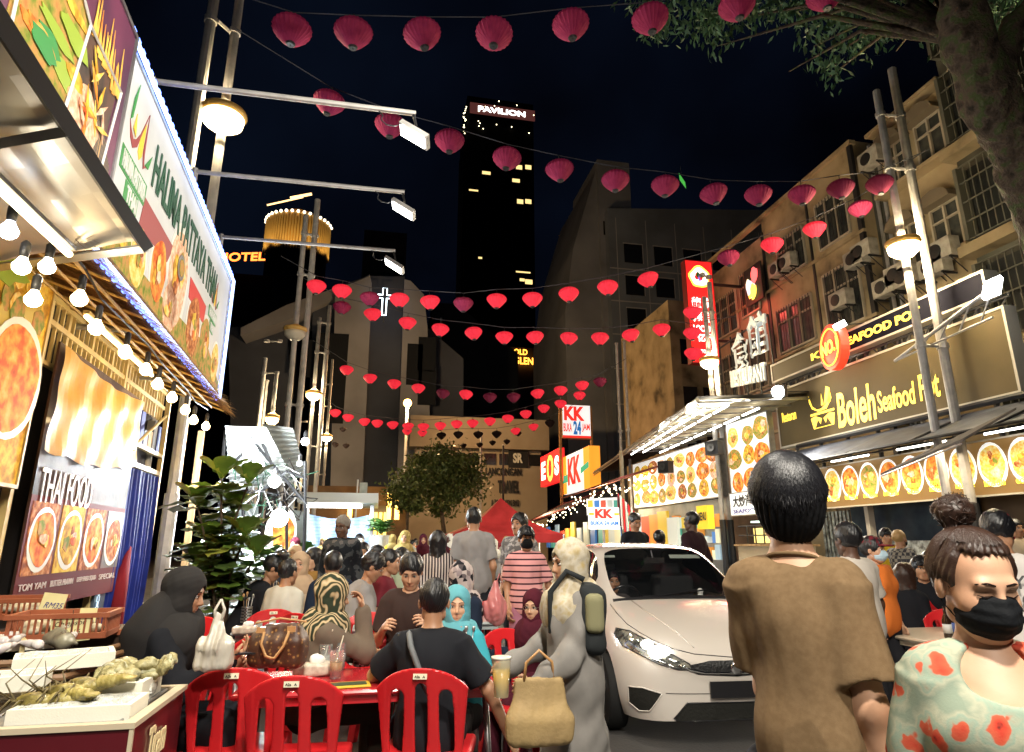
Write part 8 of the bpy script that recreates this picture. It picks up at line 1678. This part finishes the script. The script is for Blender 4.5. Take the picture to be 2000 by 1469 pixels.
q = at(422, 1255, 3.05); t = thing('carrier_bag', 'white plastic carrier bag hanging beside the phone of the woman in black', 'bag', tuple(q)); b = MB(); mb_field(b, [prim('b', tuple(q + V(0, 0, -.05)), (.085, .045, .07), rd=.03, k=.05), prim('c', tuple(q + V(0, 0, -.02)), tuple(q + V(.0, 0, .12)), .062, .014, k=.03)], .005, folds(.009, 60, 7, 1, 1, .25)); b.build('body', mat('carrier_white', (.66, .62, .54), .3, col2=(.55, .5, .42), ns=9, trans=.15, coat=.4), t, True); b = MB()
for s_ in (-1, 1): b.tube([q + V(s_ * .012, 0, .10), q + V(s_ * .02, .01 * s_, .15), q + V(.002, 0, .20)], [.012, .007, .005], 6)
b.build('handle', mat('carrier_white'), t, True)
# ---- others at the tables
WHB = cloth('white_blouse', (.55, .54, .48), (.48, .46, .40), ns=5); CRM = cloth('cream', (.52, .42, .30)); BRS = cloth('dark_brown_tee', (.045, .028, .025)); NVY = cloth('navy', (.016, .024, .045)); BG = cloth('beige_scarf', (.50, .36, .24)); STR = cloth('bw_stripe', (.5, .4, .38), kind='wavex', stops=[(.45, (.03, .025, .03)), (.5, (.52, .45, .42))], ns=9, det=.3, sharp=True)
PNK = cloth('pink_stripe', (.6, .2, .2), kind='wave', stops=[(.10, (.05, .02, .03)), (.16, (.70, .33, .33))], ns=5.2, det=.15, sharp=True); CAM = cloth('camo', (.03, .035, .04), kind='noise', stops=[(.4, (.012, .014, .018)), (.5, (.05, .055, .06)), (.62, (.13, .12, .12))], ns=8, det=5, sharp=True)
P_(803, 1116, 4.75, R_(180 - 11.5 + 4), 'seated man in a dark brown t-shirt looking down at the table', sit=True, lean=.22, hp=R_(22), skin='light', top=BRS, hair='short', fat=1.1, rh=(.16, .34, .78), lh=(-.14, .34, .80), seed=51)
P_(650, 1103, 6.3, AWAY + R_(25), 'seated man in navy from behind, below the standing old man', sit=True, top=NVY, sleeve='long', skin='mid', lean=.05, seed=52, lod=2)
P_(728, 1107, 5.9, R_(-90), 'seated man in a grey t-shirt and glasses facing right', sit=True, top=GRYT, skin='mid', lean=.32, hp=R_(22), glasses=True, rh=(.15, .45, .80), lh=(-.1, .4, .8), seed=53)
P_(563, 1118, 5.9, AWAY + R_(-20), 'seated woman in a white blouse with a thin strap, back turned', sit=True, top=WHB, sleeve='long', female=True, hair='bun', lean=.12, fat=1.1, seed=54)
P_(585, 1103, 6.6, R_(180 - 5), 'seated woman in a beige headscarf facing the camera', sit=True, top=CRM, sleeve='long', female=True, hijab=BG, skin='light', seed=55)
P_(534, 1110, 6.4, R_(-80), 'seated man in a black shirt bent over the far left table', sit=True, top=BLK_T, lean=.42, hp=R_(25), rh=(.1, .45, .75), lh=(-.1, .4, .75), seed=56, lod=2)
P_(610, 1092, 7.4, R_(160), 'long haired woman in ochre beside the beige headscarf', sit=True, top=cloth('ochre', (.30, .17, .05)), female=True, hair='long', skin='light', hy=R_(-20), seed=57, lod=2)
P_(548, 1092, 8.2, R_(190), 'dark haired diner behind the black shirted man', sit=True, top=NVY, seed=58, lod=2); P_(575, 1083, 9.0, R_(170), 'diner in a tan scarf at the back of the left tables', sit=True, top=BRS, hijab=BG, female=True, seed=59, lod=2)
P_(708, 1080, 8.6, R_(180), 'young man in a violet shirt facing the camera right of the old man', sit=True, top=cloth('violet', (.12, .08, .25)), skin='light', seed=60, lod=2)
P_(738, 1087, 8.0, R_(-75), 'man in olive leaning right behind the grey shirt diner', sit=True, top=cloth('olive', (.12, .12, .05)), lean=.2, seed=61, lod=2)
P_(762, 1098, 6.6, R_(-100), 'diner in a dark red top behind the grey shirted man', sit=True, top=cloth('dark_red', (.15, .02, .03)), lean=.2, female=True, hair='pony', seed=62, lod=2)
P_(782, 1093, 7.2, R_(150), 'diner in pale green with a dark cap of hair', sit=True, top=cloth('pale_green', (.34, .40, .28)), sleeve='long', seed=63, lod=2)
BWS = cloth('bw_print_scarf', (.3, .26, .26), kind='voro', stops=[(.3, (.02, .02, .025)), (.5, (.30, .24, .25)), (.8, (.50, .42, .40))], ns=26)
P_(903, 1128, 4.9, AWAY + R_(-35), 'woman in a black and pink printed headscarf and navy dress seen from behind', sit=True, top=NVY, robe=True, sleeve='long', hijab=BWS, female=True, seed=64)
P_(855, 1058, 6.6, AWAY + R_(10), 'long haired woman from behind in a black and cream striped top', top=STR, sleeve='long', female=True, hair='long', bottom=JEAN, seed=65)
P_(925, 1014, 6.9, AWAY + R_(8), 'standing man in a grey t-shirt from behind', top=GRYT, bottom=cloth('dark_jeans', (.025, .028, .035)), hair='crop', skin='mid', fat=1.12, seed=66, hem=.82)
P_(669, 1028, 7.0, R_(180 - 14), 'grey haired old man standing in a dark camouflage shirt', top=CAM, sleeve='long', bottom=MELON, hair='crop', hairm=HAIRG, beard=HAIRG, skin='dark', hp=R_(12), hy=R_(-10), fat=1.05, seed=67)
P_(1028, 1052, 5.9, R_(180 - 11.5 + 8), 'man in a pink striped t-shirt, black cap and black mask', top=PNK, bottom=cloth('pink_skirt', (.42, .17, .24)), mask=MASKK, cap=cloth('black_cap', (.01, .01, .012)), skin='mid', seed=68, lh=(-.3, .08, .9))
P_(1014, 1024, 7.2, R_(180 - 30), 'bearded man in a printed grey shirt behind the pink striped man', top=cloth('print_grey', (.3, .28, .27), kind='voro', stops=[(.3, (.15, .14, .14)), (.6, (.4, .37, .35))], ns=30), beard=True, skin='mid', seed=69, bottom=MELON, hy=R_(-15))
for k, (px, py, lab) in enumerate([(968, 1188, 'pink translucent plastic bag in front of the pink striped man')]):
    q = at(px, py, 5.3); t = thing('carrier_bag', lab, 'bag', tuple(q)); b = MB(); mb_field(b, [prim('e', tuple(q), (.10, .06, .14)), prim('c', tuple(q), tuple(q + Z_ * .2), .05, .02, k=.06)], .010, folds(.012, 40, 3)); b.build('body', mat('pink_plastic', (.60, .20, .20), .3, alpha=.8), t, True); b = MB(); b.tube([q + Z_ * .18, q + V(.03, 0, .28), q + V(.06, .02, .2)], .006, 5); b.build('handle', mat('pink_plastic'), t, True)
# men beyond the car, driver
P_(1240, 1019, 9.4, R_(180 - 11.5 + 20), 'moustached man in black behind the car roof, looking down', top=BLK_T, beard=True, skin='mid', hp=R_(18), hair='crop', bottom=MELON, seed=70); P_(1289, 1052, 9.0, AWAY + R_(-40), 'dark head low behind the middle of the car roof', top=BLK_T, skin='dark', seed=71, lod=2, sit=False, bottom=MELON); P_(1350, 1018, 8.6, AWAY + R_(40), 'man in a dark shirt from behind at the right of the car roof', top=cloth('dark_plum', (.03, .014, .018)), sleeve='long', skin='dark', hair='crop', bottom=MELON, seed=72)
dl = carL + Matrix.Rotation(CARZ, 3, 'Z') @ V(.38, -2.02, 0)
person('driver behind the windscreen of the white car', (dl.x, dl.y, -.02), CARZ, sit=True, s=.95, top=cloth('driver_shirt', (.08, .07, .07)), skin='mid', rh=(.15, .42, .92), lh=(-.15, .42, .92), curl=1.1, seed=73)
# right hand side
WHT = cloth('off_white_tee', (.55, .50, .44), (.48, .43, .38), ns=5)
P_(1655, 1054, 4.3, AWAY + R_(14), 'man in an off white t-shirt from behind, right of the man in front', top=WHT, bottom=MELON, skin='dark', hair='short', seed=80, fat=1.02, hem=.80, rh=(.30, .12, .86), shoe=BLKM)
ORT = cloth('orange_vest', (.62, .16, .03)); P_(1706, 1074, 5.1, R_(180 - 11.5 + 20), 'server in an orange and grey uniform with maroon cap and blue mask', top=ORT, sleeve='short', bottom=MELON, female=True, mask=MASKB, cap=cloth('maroon_cap', (.16, .02, .03)), skin='light', hy=R_(20), seed=81)
P_(1731, 1048, 8.8, R_(180 - 20), 'man in a yellow shirt and black cap before the dark kitchen', top=cloth('yellow', (.62, .42, .03)), cap=cloth('black_cap'), skin='mid', bottom=MELON, seed=82, lod=2)
PLD = cloth('plaid', (.3, .28, .24), kind='checker', ns=22, col2=(.06, .06, .07)); P_(1757, 1052, 8.2, R_(-80), 'man in a plaid shirt with a black mask facing right', top=PLD, sleeve='long', mask=MASKK, hair='crop', hairm=mat('hair_blond', (.4, .25, .1), .5), skin='mid', bottom=MELON, rh=(.12, .4, 1.05), lh=(-.1, .4, 1.05), seed=83, lod=2)
P_(1800, 1110, 6.4, R_(150), 'seated long haired woman at the bottle table', sit=True, top=BLK_T, female=True, hair='long', skin='mid', seed=84, lod=2, cap=cloth('black_cap')); P_(1768, 1125, 6.0, R_(-60), 'seated woman in dark with brown hair beside the red chair', sit=True, top=BLK_T, female=True, hair='long', hairm=HAIRB, skin='mid', lean=.2, seed=85, lod=2); P_(1822, 1100, 7.0, R_(190), 'seated diner in maroon behind the bottles', sit=True, top=MRN, skin='mid', seed=86, lod=2)
rc = P_(1950, 1040, 3.6, AWAY + R_(-35), 'person in a red cap and white printed t-shirt behind the masked woman', top=cloth('white_tee', (.62, .58, .55)), cap=cloth('red_cap', (.50, .02, .04)), hp=R_(25), lean=.25, bottom=JEAN, skin='mid', seed=87, hy=R_(-10))
b = MB(); b.use(BLKM); b.text('NY\nAOO', V(-.12, -.155, 1.16), X_, V(0, .25, 1), .24, .18, .002, .01, .006); b.build('shirt_print', None, rc[0], local=True)
P_(1984, 1032, 9.0, R_(170), 'far man in a cream vest at the right edge', top=CRM, skin='mid', beard=True, bottom=MELON, seed=88, lod=2)
# bottles on the right table
for k in range(6):
    q = V(4.65 + .12 * k, 4.75 + .08 * (k % 3), .74); t = thing('bottle', ['leftmost dark bottle on the right table', 'second dark bottle on the right table', 'third dark bottle on the right table', 'fourth dark bottle on the right table', 'fifth dark bottle on the right table', 'rightmost dark bottle on the right table'][k], 'bottle', tuple(q), 0, 'sauce and beer bottles on the right table'); b = MB(); b.lathe(q, [(.03, 0), (.033, .005), (.033, .14), (.014, .19), (.013, .24), (.015, .245)], 16); b.build('glass', mat('bottle_dark', (.03, .015, .008), .08, spec=.8), t, True); b = MB(); b.lathe(q, [(.0335, .04), (.0335, .11)], 16); b.build('label', [WHITE, mat('label_blue', (.1, .15, .4), .5)][k % 2], t, True)
q = at(1725, 1395, 4.2); t = thing('carrier_bag', 'pale plastic bag hanging by the legs of the off white shirted man', 'bag', tuple(q)); b = MB(); mb_field(b, [prim('c', tuple(q + Z_ * .14), tuple(q - V(.03, 0, .10)), .03, .085, k=.05)], .010, folds(.01, 40, 3)); b.build('body', mat('carrier_white'), t, True); b = MB(); b.tube([q + Z_ * .14, q + V(.02, 0, .30)], .008, 5); b.build('handle', mat('carrier_white'), t, True)
# ---- crowd further down the street
tops = [NVY, BLK_T, CRM, WHB, MRN, cloth('yellow'), GRYT, TQ2, cloth('olive'), ORT]; hj = [None, None, BG, cloth('yellow_scarf', (.36, .27, .10)), None, cloth('white_scarf', (.6, .58, .52)), None, MRN]
protos_c = []; r = np.random.RandomState(77)
for k in range(6): protos_c.append(person('figure', (0, 0, 0), R_(180) if k % 3 else 0, top=tops[(k * 3) % 10], hijab=hj[(k * 2 + 1) % 8], female=k % 2 == 0, hair='long' if k % 4 == 0 else 'short', bottom=MELON, skin=['mid', 'light', 'dark'][k % 3], lod=2, sleeve='long' if k % 2 else 'short', seed=100 + k, curl=.4)[0])
cn = ['black', 'yellow', 'beige', 'white', 'pink', 'blue', 'red', 'green', 'grey', 'brown']; spots = []
for row, (Yc_, n_, xa, xb) in enumerate([(11, 5, -2.0, 1.6), (13.5, 7, -2.2, 3.0), (16.5, 8, -2.4, 3.8), (20, 9, -2.5, 4.4), (24, 10, -3, 5)]):
    for i in range(n_): spots.append((xa + (xb - xa) * (i + .5 + .5 * (r.rand() - .5)) / n_, Yc_ + r.rand() * 2, row, i))
first = [True] * 6; colm = ['headscarf' if False else '']
for (x, y, row, i) in spots:
    k = r.randint(6); rz_ = r.rand() * 1.2 - .6 + (math.pi if r.rand() < .55 else 0); lab = '%s standing figure from the left in the %s row of the distant crowd' % (ords[i], ['nearest', 'second', 'third', 'fourth', 'farthest'][row]); sc_ = .90 + .10 * r.rand()
    if first[k]: o = protos_c[k]; o.location = (x, y, 0); o.rotation_euler = (0, 0, rz_); o.scale = (sc_,) * 3; o['label'] = lab; o['group'] = 'distant crowd in the street'; first[k] = False
    else: dup(protos_c[k], (x, y, 0), rz_, lab, sc_, 'distant crowd in the street')
for k in range(6):
    if first[k]:
        for c_ in list(kids(protos_c[k])): bpy.data.objects.remove(c_)
        bpy.data.objects.remove(protos_c[k])
# floodlights of the same row behind the camera, over the near tables
for i, (Y, lab) in enumerate([(3.4, 'floodlight arm of the row just out of view above the counter'), (-.6, 'floodlight arm of the row behind the viewer'), (-3.0, 'last floodlight arm of the row behind the viewer')]):
    flood(Y, 5.4 if i else 6.6, .6, lab, (.6, Y + 3.2, .6) if i else (.3, 4.6, .6), [150, 330, 230][i], col=(1, .93, .80))
